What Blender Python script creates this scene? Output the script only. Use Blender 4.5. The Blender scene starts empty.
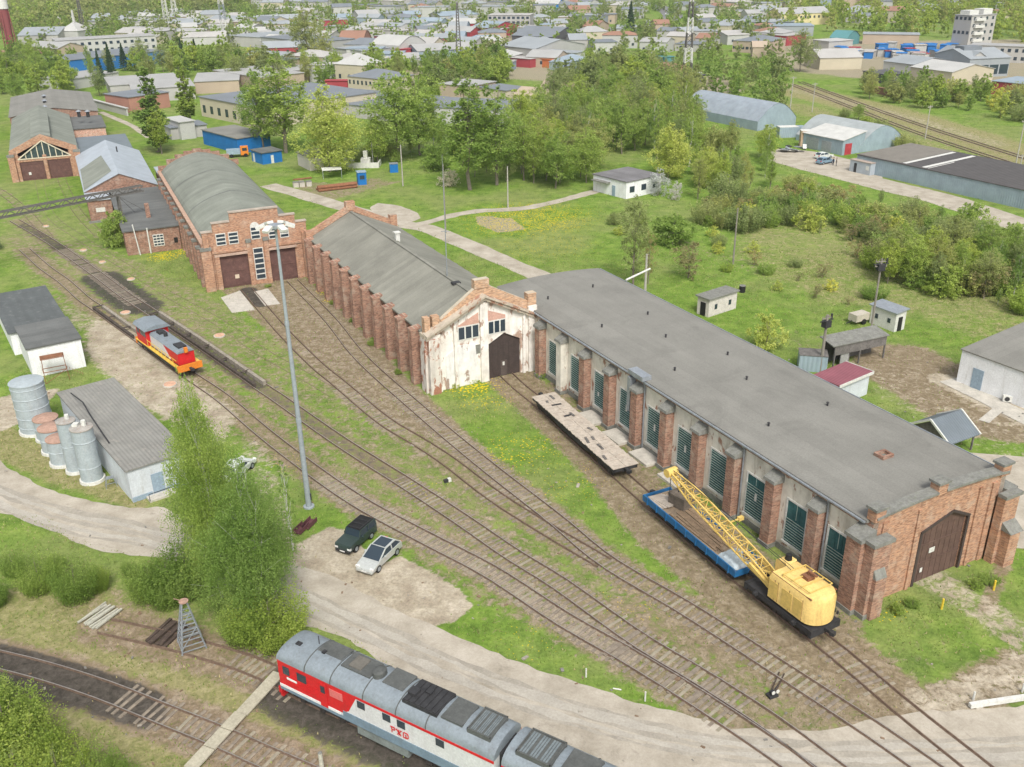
import bpy, math, random
import numpy as np
from mathutils import Vector, Matrix
random.seed(7); rng = np.random.default_rng(7)
S = bpy.context.scene
C = S.collection
rad = math.radians; PI = math.pi
# ------------------------------------------------------------------ camera
FPX = 950.0; PIT = rad(24.818); ROLL = rad(-0.802); HCAM = 46.0
_c, _s = math.cos(ROLL), math.sin(ROLL)
def _rz(v): return (_c*v[0]-_s*v[1], _s*v[0]+_c*v[1], v[2])
RI = _rz((1, 0, 0)); FW = _rz((0, -math.sin(PIT), math.cos(PIT))); UP = _rz((0, -math.cos(PIT), -math.sin(PIT)))
def at(px, py, z=0.0):
    d = (px-512, py-383.5, FPX)
    du = sum(a*b for a, b in zip(d, UP)); t = (z-HCAM)/du
    return Vector((t*sum(a*b for a, b in zip(d, RI)), t*sum(a*b for a, b in zip(d, FW))))
def mpp(px, py):                      # metres per pixel at a ground point
    g = at(px, py); return math.sqrt(g.x**2+g.y**2+HCAM**2)/FPX
def hpx(px, py, n):                   # height in metres of something n pixels tall standing there
    return n*mpp(px, py)/0.93
cam = bpy.data.objects.new('camera', bpy.data.cameras.new('camera')); C.objects.link(cam)
cam.matrix_world = Matrix(((RI[0], -RI[1], -RI[2], 0), (FW[0], -FW[1], -FW[2], 0), (UP[0], -UP[1], -UP[2], HCAM), (0, 0, 0, 1)))
cam.data.sensor_width = 36; cam.data.lens = FPX/1024*36; cam.data.clip_end = 9000; cam.data.clip_start = 0.5
S.camera = cam
# ------------------------------------------------------------------ materials
MATS = {}
def hexl(h):
    h = h.lstrip('#'); r = []
    for i in (0, 2, 4):
        c = int(h[i:i+2], 16)/255; r.append(c/12.92 if c <= .04045 else ((c+.055)/1.055)**2.4)
    return tuple(r)
class NT:
    def __init__(s, name):
        s.m = bpy.data.materials.new(name); s.m.use_nodes = True; s.t = s.m.node_tree; s.n = s.t.nodes; s.l = s.t.links
        s.b = s.n['Principled BSDF']; s.b.inputs['Specular IOR Level'].default_value = 0.25
        s.out = s.n['Material Output']
    def new(s, typ, **k):
        n = s.n.new(typ)
        for a, v in k.items(): setattr(n, a, v)
        return n
    def link(s, a, b): s.l.new(a, b)
    def put(s, sock, v):
        if hasattr(v, 'is_output') or isinstance(v, bpy.types.NodeSocket): s.l.new(v, sock)
        else: sock.default_value = v
    def coord(s, kind='Object'): return s.new('ShaderNodeTexCoord').outputs[kind]
    def geo(s): return s.new('ShaderNodeNewGeometry').outputs['Position']
    def map(s, v, scale=(1, 1, 1), rot=(0, 0, 0), loc=(0, 0, 0)):
        n = s.new('ShaderNodeMapping'); s.link(v, n.inputs[0]); n.inputs['Scale'].default_value = scale; n.inputs['Rotation'].default_value = rot; n.inputs['Location'].default_value = loc
        return n.outputs[0]
    def noise(s, v, scale, detail=4, rough=.55, out='Fac', dist=0):
        n = s.new('ShaderNodeTexNoise'); s.link(v, n.inputs['Vector']); n.inputs['Scale'].default_value = scale
        n.inputs['Detail'].default_value = detail; n.inputs['Roughness'].default_value = rough; n.inputs['Distortion'].default_value = dist
        return n.outputs[out]
    def ramp(s, f, stops):
        n = s.new('ShaderNodeValToRGB'); s.link(f, n.inputs[0]); e = n.color_ramp.elements
        while len(e) < len(stops): e.new(0.5)
        for i, (p, c) in enumerate(stops):
            e[i].position = p; e[i].color = (*c, 1) if not isinstance(c, (int, float)) else (c, c, c, 1)
        return n.outputs[0]
    def mix(s, f, a, b, mode='MIX'):
        n = s.new('ShaderNodeMix', data_type='RGBA', blend_type=mode)
        s.put(n.inputs[0], f)
        for i, v in ((6, a), (7, b)):
            if isinstance(v, tuple): v = (*v, 1) if len(v) == 3 else v
            s.put(n.inputs[i], v)
        return n.outputs[2]
    def math(s, op, a, b=0.0, c=None):
        n = s.new('ShaderNodeMath', operation=op); s.put(n.inputs[0], a); s.put(n.inputs[1], b)
        if c is not None: s.put(n.inputs[2], c)
        return n.outputs[0]
    def step(s, v, lo, hi):
        n = s.new('ShaderNodeMapRange', interpolation_type='SMOOTHSTEP'); s.put(n.inputs[0], v); n.inputs[1].default_value = lo; n.inputs[2].default_value = hi
        return n.outputs[0]
    def bump(s, h, strength=.3, dist=.05):
        n = s.new('ShaderNodeBump'); n.inputs['Strength'].default_value = strength; n.inputs['Distance'].default_value = dist; s.link(h, n.inputs['Height'])
        s.link(n.outputs[0], s.b.inputs['Normal'])
    def col(s, c): s.put(s.b.inputs['Base Color'], (*c, 1) if isinstance(c, tuple) and len(c) == 3 else c)
    def sep(s, v):
        n = s.new('ShaderNodeSeparateXYZ'); s.link(v, n.inputs[0]); return n.outputs
    def comb(s, x, y, z):
        n = s.new('ShaderNodeCombineXYZ'); s.put(n.inputs[0], x); s.put(n.inputs[1], y); s.put(n.inputs[2], z); return n.outputs[0]

def weather(name, base, var=.25, scale=.6, rough=.85, dirt=None, damt=.35, metal=0, fine=6., bump=.15, streak=False):
    """a painted / mineral surface: broad mottling, fine grain, dirt patches and rain streaks"""
    if name in MATS: return MATS[name]
    t = NT(name); v = t.coord()
    a = tuple(max(0, c*(1-var)) for c in base); b = tuple(min(1, c*(1+var*.7)) for c in base)
    c = t.ramp(t.noise(v, scale, 6, .62), [(.3, a), (.7, b)])
    g = t.noise(v, fine, 4, .7)
    c = t.mix(1.0, c, t.ramp(g, [(.25, (.78, .78, .78)), (.75, (1.12, 1.12, 1.12))]), 'MULTIPLY')
    if dirt is not None:
        vv = t.map(v, (1, 1, .18)) if streak else v
        m = t.step(t.noise(vv, scale*2.2, 6, .7), .5, .72)
        c = t.mix(t.math('MULTIPLY', m, damt), c, dirt)
    t.col(c); t.b.inputs['Roughness'].default_value = rough; t.b.inputs['Metallic'].default_value = metal
    if bump: t.bump(g, bump, .03)
    MATS[name] = t.m; return t.m

def brickmat(name, c1, c2, mortar, pale=(.55, .47, .38), pamt=.4, soot=(.08, .06, .05), samt=.3):
    if name in MATS: return MATS[name]
    t = NT(name); v = t.coord(); x, y, z = t.sep(v)
    u = t.comb(t.math('ADD', x, y), z, 0.0)
    br = t.new('ShaderNodeTexBrick'); t.link(u, br.inputs['Vector']); br.inputs['Scale'].default_value = 1
    br.inputs['Brick Width'].default_value = .28; br.inputs['Row Height'].default_value = .085; br.inputs['Mortar Size'].default_value = .009
    br.inputs['Color1'].default_value = (*c1, 1); br.inputs['Color2'].default_value = (*c2, 1); br.inputs['Mortar'].default_value = (*mortar, 1)
    c = br.outputs[0]
    w = t.new('ShaderNodeTexWhiteNoise', noise_dimensions='2D')
    fl = t.new('ShaderNodeVectorMath', operation='FLOOR'); t.link(t.map(u, (1/.28, 1/.085, 1)), fl.inputs[0]); t.link(fl.outputs[0], w.inputs['Vector'])
    c = t.mix(1.0, c, t.ramp(w.outputs[0], [(0, (.68, .64, .62)), (.5, (1, 1, 1)), (1, (1.25, 1.17, 1.08))]), 'MULTIPLY')
    c = t.mix(t.math('MULTIPLY', t.step(t.noise(v, .9, 6, .7), .48, .7), pamt), c, pale)
    c = t.mix(t.math('MULTIPLY', t.step(t.noise(t.map(v, (1, 1, .4)), 1.7, 6, .75), .52, .75), samt), c, soot)
    t.col(c); t.b.inputs['Roughness'].default_value = .92
    t.bump(br.outputs['Fac'], .12, -.01)
    MATS[name] = t.m; return t.m

def plastermat(name, base, under, amt=.5, stain=(.22, .19, .15), samt=.4):
    """limewash over brick, fallen off in patches"""
    if name in MATS: return MATS[name]
    t = NT(name); v = t.coord()
    c = t.ramp(t.noise(v, .8, 6, .65), [(.3, tuple(k*.8 for k in base)), (.68, tuple(min(1, k*1.12) for k in base))])
    m = t.noise(t.map(v, (1, 1, .5)), .75, 8, .68, dist=.4)
    off = t.step(m, .62-.16*amt, .66-.14*amt)
    uc = t.ramp(t.noise(v, 5, 5, .8), [(.3, tuple(k*.6 for k in under)), (.7, under)])
    st = t.math('MULTIPLY', t.step(t.noise(t.map(v, (1, 1, .22), loc=(3, 1, 0)), 1.1, 7, .7), .45, .7), samt)
    c = t.mix(st, c, stain)
    c = t.mix(off, c, uc)
    t.col(c); t.b.inputs['Roughness'].default_value = .93
    t.bump(m, .3, .05)
    MATS[name] = t.m; return t.m

def feltmat(name, base, seam_axis=1, seam=1.0, patch=(.3, .3, .27), var=.16, st=1.0):
    """bitumen felt laid in strips, with seams, ponding stains and repair patches"""
    if name in MATS: return MATS[name]
    t = NT(name); v = t.coord(); x, y, z = t.sep(v)
    c = t.ramp(t.noise(v, .22, 7, .62), [(.32, tuple(k*(1-var) for k in base)), (.68, tuple(k*(1+var) for k in base))])
    q = (x, y)[seam_axis]
    q = t.math('ADD', q, t.math('MULTIPLY', t.noise(v, .8, 2), .12))
    fr = t.math('FRACT', t.math('DIVIDE', q, seam))
    c = t.mix(t.math('MULTIPLY', t.math('LESS_THAN', fr, .07), .22*st), c, tuple(k*.45 for k in base))
    idx = t.new('ShaderNodeTexWhiteNoise', noise_dimensions='1D'); t.link(t.math('FLOOR', t.math('DIVIDE', q, seam)), idx.inputs['W'])
    c = t.mix(1.0, c, t.ramp(idx.outputs[0], [(0, (1-.1*st,)*3), (1, (1+.08*st,)*3)]), 'MULTIPLY')
    sc = (.35, 3, 1) if seam_axis == 1 else (3, .35, 1)
    c = t.mix(t.math('MULTIPLY', t.step(t.noise(t.map(v, sc), .8, 6, .7), .52, .75), .35*st), c, patch)
    c = t.mix(t.math('MULTIPLY', t.step(t.noise(t.map(v, (1, 1, 1), loc=(9, 4, 0)), .16, 8, .72, dist=.8), .52, .66), .32), c, tuple(k*.62 for k in base))
    c = t.mix(1.0, c, t.ramp(t.noise(v, 7, 4, .8), [(.3, (.84, .84, .84)), (.7, (1.12, 1.12, 1.12))]), 'MULTIPLY')
    t.col(c); t.b.inputs['Roughness'].default_value = .88
    t.bump(t.noise(v, 1.2, 5, .6), .25, .06)
    MATS[name] = t.m; return t.m

def ribmat(name, base, axis=0, pitch=.2, depth=.5, rough=.55, metal=.0, rust=(.3, .2, .13), ramt=.2):
    """profiled sheet: ribs along one direction"""
    if name in MATS: return MATS[name]
    t = NT(name); v = t.coord(); q = t.sep(v)
    s = t.math('ADD', q[0], q[1]) if axis == 2 else q[axis]
    w = t.math('SINE', t.math('MULTIPLY', s, 2*PI/pitch))
    c = t.ramp(t.noise(v, .5, 5, .6), [(.3, tuple(k*.86 for k in base)), (.7, tuple(min(1, k*1.1) for k in base))])
    c = t.mix(t.math('MULTIPLY', t.step(t.noise(t.map(v, (1, 1, .3)), 1.3, 6, .72), .52, .74), ramt), c, rust)
    t.col(c); t.b.inputs['Roughness'].default_value = rough; t.b.inputs['Metallic'].default_value = metal
    t.bump(w, depth, .04)
    MATS[name] = t.m; return t.m

def plain(name, c, rough=.6, metal=0): return weather(name, c, .1, 1.5, rough, metal=metal, bump=.05)
def glass(name='window_glass', c=(.03, .045, .06)):
    if name in MATS: return MATS[name]
    t = NT(name); t.col(c); t.b.inputs['Roughness'].default_value = .12; t.b.inputs['Specular IOR Level'].default_value = .6
    MATS[name] = t.m; return t.m
# ------------------------------------------------------------------ mesh builder
class MB:
    def __init__(s): s.v = []; s.f = []; s.mi = []
    def add(s, vs, fs, mi=0):
        o = len(s.v); s.v += [tuple(v) for v in vs]; s.f += [tuple(i+o for i in f) for f in fs]; s.mi += [mi]*len(fs); return s
    def box(s, x0, y0, z0, x1, y1, z1, mi=0, top=None):
        vs = [(x0, y0, z0), (x1, y0, z0), (x1, y1, z0), (x0, y1, z0), (x0, y0, z1), (x1, y0, z1), (x1, y1, z1), (x0, y1, z1)]
        s.add(vs, [(0, 3, 2, 1), (0, 1, 5, 4), (1, 2, 6, 5), (2, 3, 7, 6), (3, 0, 4, 7)], mi)
        s.add(vs, [(4, 5, 6, 7)], mi if top is None else top); return s
    def obox(s, c, size, rz=0, ry=0, rx=0, mi=0):
        m = Matrix.Translation(c) @ Matrix.Rotation(rz, 4, 'Z') @ Matrix.Rotation(ry, 4, 'Y') @ Matrix.Rotation(rx, 4, 'X')
        a, b, d = [k/2 for k in size]
        vs = [m @ Vector(p) for p in [(-a, -b, -d), (a, -b, -d), (a, b, -d), (-a, b, -d), (-a, -b, d), (a, -b, d), (a, b, d), (-a, b, d)]]
        return s.add(vs, [(0, 3, 2, 1), (0, 1, 5, 4), (1, 2, 6, 5), (2, 3, 7, 6), (3, 0, 4, 7), (4, 5, 6, 7)], mi)
    def quad(s, a, b, c, d, mi=0): return s.add([a, b, c, d], [(0, 1, 2, 3)], mi)
    def prism(s, poly, z0, z1, mi=0, top=None):
        n = len(poly); vs = [(*p, z0) for p in poly]+[(*p, z1) for p in poly]
        s.add(vs, [tuple(range(n))[::-1]]+[(i, (i+1) % n, n+(i+1) % n, n+i) for i in range(n)], mi)
        return s.add(vs, [tuple(range(n, 2*n))], mi if top is None else top)
    def extr(s, prof, axis, a, b, mi=0, cap=True):
        """profile (u,z) extruded along x (axis 0: u=y) or y (axis 1: u=x) from a to b"""
        n = len(prof); P = (lambda u, z, w: (w, u, z)) if axis == 0 else (lambda u, z, w: (u, w, z))
        vs = [P(u, z, a) for u, z in prof]+[P(u, z, b) for u, z in prof]
        fs = [(i, (i+1) % n, n+(i+1) % n, n+i) for i in range(n)]
        if cap: fs += [tuple(range(n))[::-1], tuple(range(n, 2*n))]
        return s.add(vs, fs, mi)
    def cyl(s, p0, p1, r0, r1=None, n=10, mi=0, cap=True):
        r1 = r0 if r1 is None else r1; p0 = Vector(p0); p1 = Vector(p1); d = p1-p0
        if d.length < 1e-6: return s
        q = d.to_track_quat('Z', 'Y'); vs = []
        for p, r in ((p0, r0), (p1, r1)):
            for i in range(n):
                a = 2*PI*i/n; vs.append(p + q @ Vector((r*math.cos(a), r*math.sin(a), 0)))
        fs = [(i, (i+1) % n, n+(i+1) % n, n+i) for i in range(n)]
        if cap: fs += [tuple(range(n))[::-1], tuple(range(n, 2*n))]
        return s.add(vs, fs, mi)
    def tube(s, pts, r, n=6, mi=0):
        for a, b in zip(pts, pts[1:]): s.cyl(a, b, r, r, n, mi)
        return s
    def lathe(s, prof, n=20, c=(0, 0), mi=0):
        vs = []; m = len(prof)
        for r, z in prof:
            for i in range(n): a = 2*PI*i/n; vs.append((c[0]+r*math.cos(a), c[1]+r*math.sin(a), z))
        fs = [(j*n+i, j*n+(i+1) % n, (j+1)*n+(i+1) % n, (j+1)*n+i) for j in range(m-1) for i in range(n)]
        return s.add(vs, fs, mi)
    def bar(s, a, b, w, h=None, mi=0):
        a = Vector(a); b = Vector(b); d = b-a; h = w if h is None else h
        q = d.to_track_quat('X', 'Z'); L = d.length
        m = Matrix.Translation((a+b)/2) @ q.to_matrix().to_4x4()
        vs = [m @ Vector((i*L/2, j*w/2, k*h/2)) for k in (-1, 1) for i, j in ((-1, -1), (1, -1), (1, 1), (-1, 1))]
        return s.add(vs, [(0, 3, 2, 1), (0, 1, 5, 4), (1, 2, 6, 5), (2, 3, 7, 6), (3, 0, 4, 7), (4, 5, 6, 7)], mi)
    def build(s, name, mats, parent=None, smooth=False, loc=None, rz=None):
        me = bpy.data.meshes.new(name); me.from_pydata(s.v, [], s.f)
        if not isinstance(mats, (list, tuple)): mats = [mats]
        for m in mats: me.materials.append(m)
        if any(s.mi): me.polygons.foreach_set('material_index', s.mi)
        if smooth:
            me.polygons.foreach_set('use_smooth', [True]*len(s.f))
            try: me.set_sharp_from_angle(angle=rad(38))
            except Exception: pass
        me.update(); o = bpy.data.objects.new(name, me); C.objects.link(o)
        if parent is not None: o.parent = parent
        if loc is not None: o.location = (*loc, 0) if len(loc) == 2 else loc
        if rz is not None: o.rotation_euler = (0, 0, rz)
        return o
def nparr_mesh(name, V, nper, mat, parent=None, smooth=False, mis=None, mats=None):
    """V: (n*nper,3) float array of separate polygons with nper corners each"""
    me = bpy.data.meshes.new(name); n = len(V)//nper
    me.vertices.add(len(V)); me.vertices.foreach_set('co', V.astype(np.float32).ravel())
    me.loops.add(len(V)); me.loops.foreach_set('vertex_index', np.arange(len(V), dtype=np.int32))
    me.polygons.add(n); me.polygons.foreach_set('loop_start', np.arange(0, n*nper, nper, dtype=np.int32)); me.polygons.foreach_set('loop_total', np.full(n, nper, dtype=np.int32))
    for m in (mats or [mat]): me.materials.append(m)
    if mis is not None: me.polygons.foreach_set('material_index', mis.astype(np.int32))
    me.update(); me.validate()
    o = bpy.data.objects.new(name, me); C.objects.link(o)
    if parent is not None: o.parent = parent
    return o
def tag(o, label=None, cat=None, group=None, kind=None):
    if label: o['label'] = label
    if cat: o['category'] = cat
    if group: o['group'] = group
    if kind: o['kind'] = kind
    return o
def thing(name, label, cat, loc=(0, 0, 0), rz=0, group=None):
    o = bpy.data.objects.new(name, None); C.objects.link(o); o.empty_display_size = .5
    o.location = (loc[0], loc[1], loc[2] if len(loc) > 2 else 0); o.rotation_euler = (0, 0, rz)
    return tag(o, label, cat, group)
KIDS = {}
def copy_tree(o, parent=None, kids=None):
    c = o.copy(); C.objects.link(c)
    if parent is not None: c.parent = parent
    for ch in list(o.children): copy_tree(ch, c)
    return c
def frame(o, az): return Vector(o), -rad(az)
def smooth_line(pts, step=1.0):
    """Catmull-Rom through 2D points, resampled evenly"""
    P = [Vector(p) for p in pts]; P = [2*P[0]-P[1]]+P+[2*P[-1]-P[-2]]; out = []
    for i in range(1, len(P)-2):
        p0, p1, p2, p3 = P[i-1:i+3]; n = max(2, int((p2-p1).length/.5))
        for k in range(n):
            t = k/n; out.append(.5*((2*p1)+(-p0+p2)*t+(2*p0-5*p1+4*p2-p3)*t*t+(-p0+3*p1-3*p2+p3)*t**3))
    out.append(P[-2]); r = [out[0]]; acc = 0
    for a, b in zip(out, out[1:]):
        L = (b-a).length
        while L > 0 and acc+L >= step:
            k = (step-acc)/L; a = a.lerp(b, k); r.append(a.copy()); L = (b-a).length; acc = 0
        acc += L
    return r
# ------------------------------------------------------------------ light
w = bpy.data.worlds.new('World'); S.world = w; w.use_nodes = True
nt = w.node_tree; bg = nt.nodes['Background']
sky = nt.nodes.new('ShaderNodeTexSky'); sky.sky_type = 'NISHITA'; sky.sun_disc = False
SUN_EL, SUN_AZ = 50, 168          # azimuth: clockwise from world +y (the way the camera looks)
sky.sun_elevation = rad(SUN_EL); sky.sun_rotation = rad(SUN_AZ); sky.dust_density = 4; sky.air_density = 1.2; sky.ozone_density = .6
hs = nt.nodes.new('ShaderNodeHueSaturation'); hs.inputs['Saturation'].default_value = .32
nt.links.new(sky.outputs[0], hs.inputs['Color']); nt.links.new(hs.outputs[0], bg.inputs[0]); bg.inputs[1].default_value = .15
sl = bpy.data.lights.new('sun', 'SUN'); sl.energy = 2.2; sl.angle = rad(15); sl.color = (1, .96, .9)
so = bpy.data.objects.new('sun', sl); C.objects.link(so)
a = rad(SUN_AZ); e = rad(SUN_EL); d = Vector((math.sin(a)*math.cos(e), math.cos(a)*math.cos(e), math.sin(e)))
so.rotation_euler = d.to_track_quat('Z', 'Y').to_euler()
S.view_settings.view_transform = 'Standard'; S.view_settings.look = 'None'; S.view_settings.gamma = 1; S.view_settings.exposure = EXPOSURE = 0.37
S.cycles.max_bounces = 5; S.cycles.transparent_max_bounces = 6; S.cycles.volume_bounces = 0
# ------------------------------------------------------------------ tracks (pixel centre lines on the ground)
TR = {
 'T1': [(292.5, 281), (330, 320), (362.8, 360), (430, 419.6), (485.4, 465.6), (555, 520), (606, 562), (685, 609), (760, 657), (864, 725), (924.6, 767), (975, 803)],
 'T2': [(247, 290), (280, 328.6), (315, 364), (338, 383), (383, 420.6), (418, 442), (450, 463), (494.5, 497), (545, 529), (606, 565)],
 'T3': [(15, 221), (49, 241), (78, 261), (101.7, 278), (125, 295.6), (150, 312), (200, 345), (262, 388), (278.5, 399), (341, 442.7), (406, 484), (461, 520), (511.7, 555), (560, 585), (637, 640), (700, 678), (768, 722), (828, 767), (880, 806)],
 'T4': [(25, 250), (45, 268), (64.5, 282), (84, 299.5), (98, 309), (120, 325), (141, 340), (160, 355), (185, 373), (222, 398), (262, 432), (308.5, 468), (361, 504), (426, 539), (491, 573), (563, 620), (628, 657), (690, 695), (748, 733), (797, 767), (850, 806)],
 'T7': [(502, 371), (520, 388), (540, 404), (575, 436), (618, 474), (660, 511), (700, 545), (745, 582), (828, 646), (907, 712), (976, 767), (1020, 803)],
 'T8': [(-60, 648), (0, 661), (50, 674), (105, 692), (160, 714), (220, 738), (258, 755), (310, 778), (360, 802)],
 'T9': [(105, 627), (150, 637), (200, 650), (256, 668), (300, 690), (400, 735), (470, 768), (560, 806), (640, 840), (800, 905), (900, 945)],
 'T11': [(38, 178), (49, 213), (82, 239), (137, 274), (168, 294), (215, 320), (262, 352), (310, 379), (338, 396)],
 'T12': [(60, 175), (66, 190), (78, 212), (100, 236)],
 'T13': [(-20, 180), (4, 194), (25, 211), (49, 238)],
 'T14': [(790, 84), (860, 111), (898, 126), (943, 142), (1024, 168), (1080, 186)],
 'T15': [(800, 82), (868, 107), (905, 120), (950, 135), (1030, 160), (1090, 178)],
}
TL = {k: smooth_line([at(*p) for p in v], .6) for k, v in TR.items()}
def on_track(k, px, py):
    g = at(px, py); L = TL[k]; i = min(range(len(L)), key=lambda j: (L[j]-g).length)
    a, b = L[max(0, i-4)], L[min(len(L)-1, i+4)]; t = (b-a).normalized()
    return L[i].copy(), math.atan2(t.y, t.x), i
# ------------------------------------------------------------------ ground sheet with wear masks
def axis_lines(lo, hi, step, far_lo, far_hi, g=1.07):
    m = list(np.arange(lo, hi+1e-6, step)); a = []; s = step; x = lo
    while x > far_lo: s *= g; x -= s; a.append(x)
    b = []; s = step; x = m[-1]
    while x < far_hi: s *= g; x += s; b.append(x)
    return np.array(a[::-1]+m+b)
GX = axis_lines(-70, 95, .5, -5000, 5000); GY = axis_lines(34, 150, .5, -300, 7000, 1.05)
GXX, GYY = np.meshgrid(GX, GY); PX = GXX.ravel(); PY = GYY.ravel()
CH = {k: np.zeros(len(PX)) for k in ('dirt', 'sand', 'coal', 'dry', 'flower', 'gravel')}
def seg_dist(pts, closed=False):
    D = np.full(len(PX), 1e9); n = len(pts)
    xs = [p[0] for p in pts]; ys = [p[1] for p in pts]; R = 12
    for i in range(n if closed else n-1):
        a = pts[i]; b = pts[(i+1) % n]; ab = (b[0]-a[0], b[1]-a[1]); L2 = ab[0]**2+ab[1]**2+1e-9
        t = np.clip(((PX-a[0])*ab[0]+(PY-a[1])*ab[1])/L2, 0, 1)
        D = np.minimum(D, np.hypot(PX-a[0]-t*ab[0], PY-a[1]-t*ab[1]))
    return D
def inside(pts):
    r = np.zeros(len(PX), bool); n = len(pts)
    for i in range(n):
        x0, y0 = pts[i][:2]; x1, y1 = pts[(i+1) % n][:2]
        c = (y0 > PY) != (y1 > PY)
        with np.errstate(divide='ignore', invalid='ignore'): xi = (x1-x0)*(PY-y0)/(y1-y0+1e-12)+x0
        r ^= c & (PX < xi)
    return r
def paint_line(ch, pix, wid, amt=1., soft=1.5, world=False):
    pts = pix if world else [at(*p) for p in pix]; D = seg_dist(pts)
    CH[ch] = np.maximum(CH[ch], amt*np.clip((wid/2+soft-D)/soft, 0, 1))
def paint_poly(ch, pix, amt=1., soft=2.):
    pts = [at(*p) for p in pix]; D = seg_dist(pts, True); I = inside(pts)
    CH[ch] = np.maximum(CH[ch], amt*np.where(I, 1, np.clip(1-D/soft, 0, 1)))
def every(L, n=8): return [L[i] for i in range(0, len(L), n)]+[L[-1]]
for k, w_, a_ in (('T1', 3.0, .68), ('T2', 2.8, .64), ('T3', 2.6, .64), ('T4', 3.0, .68), ('T7', 4.6, .8), ('T8', 3.2, .8), ('T9', 3.6, .7), ('T11', 2.4, .42), ('T12', 2.6, .5), ('T13', 2.6, .6), ('T14', 4, .55), ('T15', 4, .55)):
    paint_line('dirt', every(TL[k]), w_, a_, 1.6, True)
def sub(k, p, q):
    i = on_track(k, *p)[2]; j = on_track(k, *q)[2]; return TL[k][min(i, j):max(i, j)+1]
paint_line('gravel', every(sub('T4', (330, 480), (620, 655))), 2.2, .6, 1.2, True)
paint_line('gravel', every(sub('T1', (300, 290), (520, 490))), 3.2, .45, 1.5, True)
paint_line('gravel', every(sub('T2', (300, 350), (430, 450))), 3.2, .45, 1.5, True)
paint_line('coal', every(sub('T3', (20, 225), (255, 385))), 2.2, .62, 1.2, True)
paint_line('coal', every(sub('T3', (262, 388), (420, 495))), 1.2, .5, .8, True)
paint_line('coal', every(sub('T3', (100, 278), (145, 306))), 4.5, .8, 2.5, True)
paint_line('coal', every(sub('T8', (-50, 650), (140, 706))), 2.2, 1, 1., True)
paint_line('coal', [(20, 680), (95, 701), (150, 715)], 1.6, .7, 1.5)
paint_line('coal', every(sub('T9', (300, 690), (560, 815))), 4.2, .85, 2.2, True)
paint_line('coal', [(248, 290), (262, 304)], 1.8, 1, .8)
# yard between the sheds
paint_poly('dirt', [(225, 290), (300, 277), (330, 300), (410, 385), (430, 402), (470, 440), (500, 475), (440, 440), (400, 425), (330, 380), (262, 322)], .8, 1.5)
paint_poly('gravel', [(268, 300), (296, 290), (330, 330), (410, 405), (440, 440), (380, 410), (310, 355)], .42, 2)
paint_poly('dirt', [(510, 372), (530, 372), (640, 480), (655, 510), (600, 470), (530, 415), (505, 385)], .85, 1)
paint_line('dirt', [(530, 398), (600, 470), (660, 540), (740, 605), (820, 670)], 2.2, .9, 2.0)
paint_line('dirt', [(555, 385), (640, 455), (700, 510), (780, 575), (850, 625)], 1.6, .65, 1.5)
paint_poly('sand', [(530, 395), (548, 395), (600, 425), (655, 480), (640, 487), (600, 452)], .3, 1)
# sandy lots
paint_poly('sand', [(296, 590), (302, 545), (330, 530), (345, 534), (375, 570), (400, 560), (430, 575), (462, 598), (462, 612), (420, 628), (350, 612)], .95, 1.0)
paint_poly('sand', [(400, 570), (455, 590), (468, 605), (455, 618), (400, 610)], 1, .8)
paint_poly('sand', [(95, 322), (125, 330), (150, 352), (190, 385), (230, 415), (215, 440), (180, 420), (140, 400), (118, 378), (90, 350)], .72, 3)
paint_poly('sand', [(64, 306), (100, 318), (110, 330), (80, 330), (60, 318)], .5, 1.5)
paint_poly('dirt', [(50, 270), (95, 300), (130, 330), (90, 330), (40, 290)], .5, 3)
paint_poly('sand', [(0, 398), (55, 390), (30, 418), (0, 430)], .9, 1)
paint_line('sand', [(255, 445), (275, 520), (290, 560)], 1.8, .5, 2)
paint_poly('dirt', [(160, 318), (215, 322), (262, 360), (255, 385), (200, 350)], .55, 2)
paint_poly('dirt', [(660, 590), (700, 600), (745, 640), (810, 680), (850, 715), (800, 705), (740, 665), (690, 640)], .75, 1.5)
paint_poly('dirt', [(600, 600), (640, 600), (700, 640), (760, 690), (840, 727), (800, 727), (720, 680), (650, 640)], .65, 2)
# right foreground
paint_line('dirt', [(836, 640), (880, 678), (918, 706), (960, 700), (1024, 665)], 2.4, .8, 2)
paint_line('sand', [(925, 703), (985, 688), (1030, 662)], 2.2, .6, 1.6)
paint_poly('dirt', [(890, 650), (960, 630), (1010, 650), (1000, 680), (930, 700)], .35, 3)
paint_line('sand', [(935, 580), (985, 610), (1030, 645)], 2.6, .55, 1.5)
paint_line('dirt', [(1005, 560), (985, 610)], .8, .7, .8)
# right back yard
paint_poly('sand', [(872, 372), (905, 368), (960, 382), (985, 402), (1030, 420), (1030, 480), (990, 450), (930, 420), (880, 395)], .42, 3)
paint_poly('dirt', [(860, 345), (920, 350), (960, 370), (1000, 410), (1030, 440), (960, 430), (900, 390), (865, 372)], .9, 3)
paint_line('sand', [(945, 380), (1000, 405), (1030, 420)], 3, .8, 1)
paint_poly('dirt', [(790, 330), (880, 338), (880, 370), (800, 350)], .4, 3)
paint_line('dirt', [(540, 300), (600, 290), (680, 290), (720, 300)], 1.5, .3, 4)
paint_poly('dirt', [(0, 235), (100, 245), (230, 310), (330, 385), (480, 490), (640, 590), (760, 670), (850, 730), (700, 700), (560, 640), (430, 570), (330, 500), (240, 440), (150, 370), (60, 290)], .52, 3)
paint_poly('gravel', [(478, 216), (510, 219), (523, 229), (500, 232), (480, 224)], .9, 1)
paint_poly('dirt', [(300, 180), (340, 185), (370, 178), (400, 182), (330, 200), (300, 196)], .6, 2)
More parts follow.
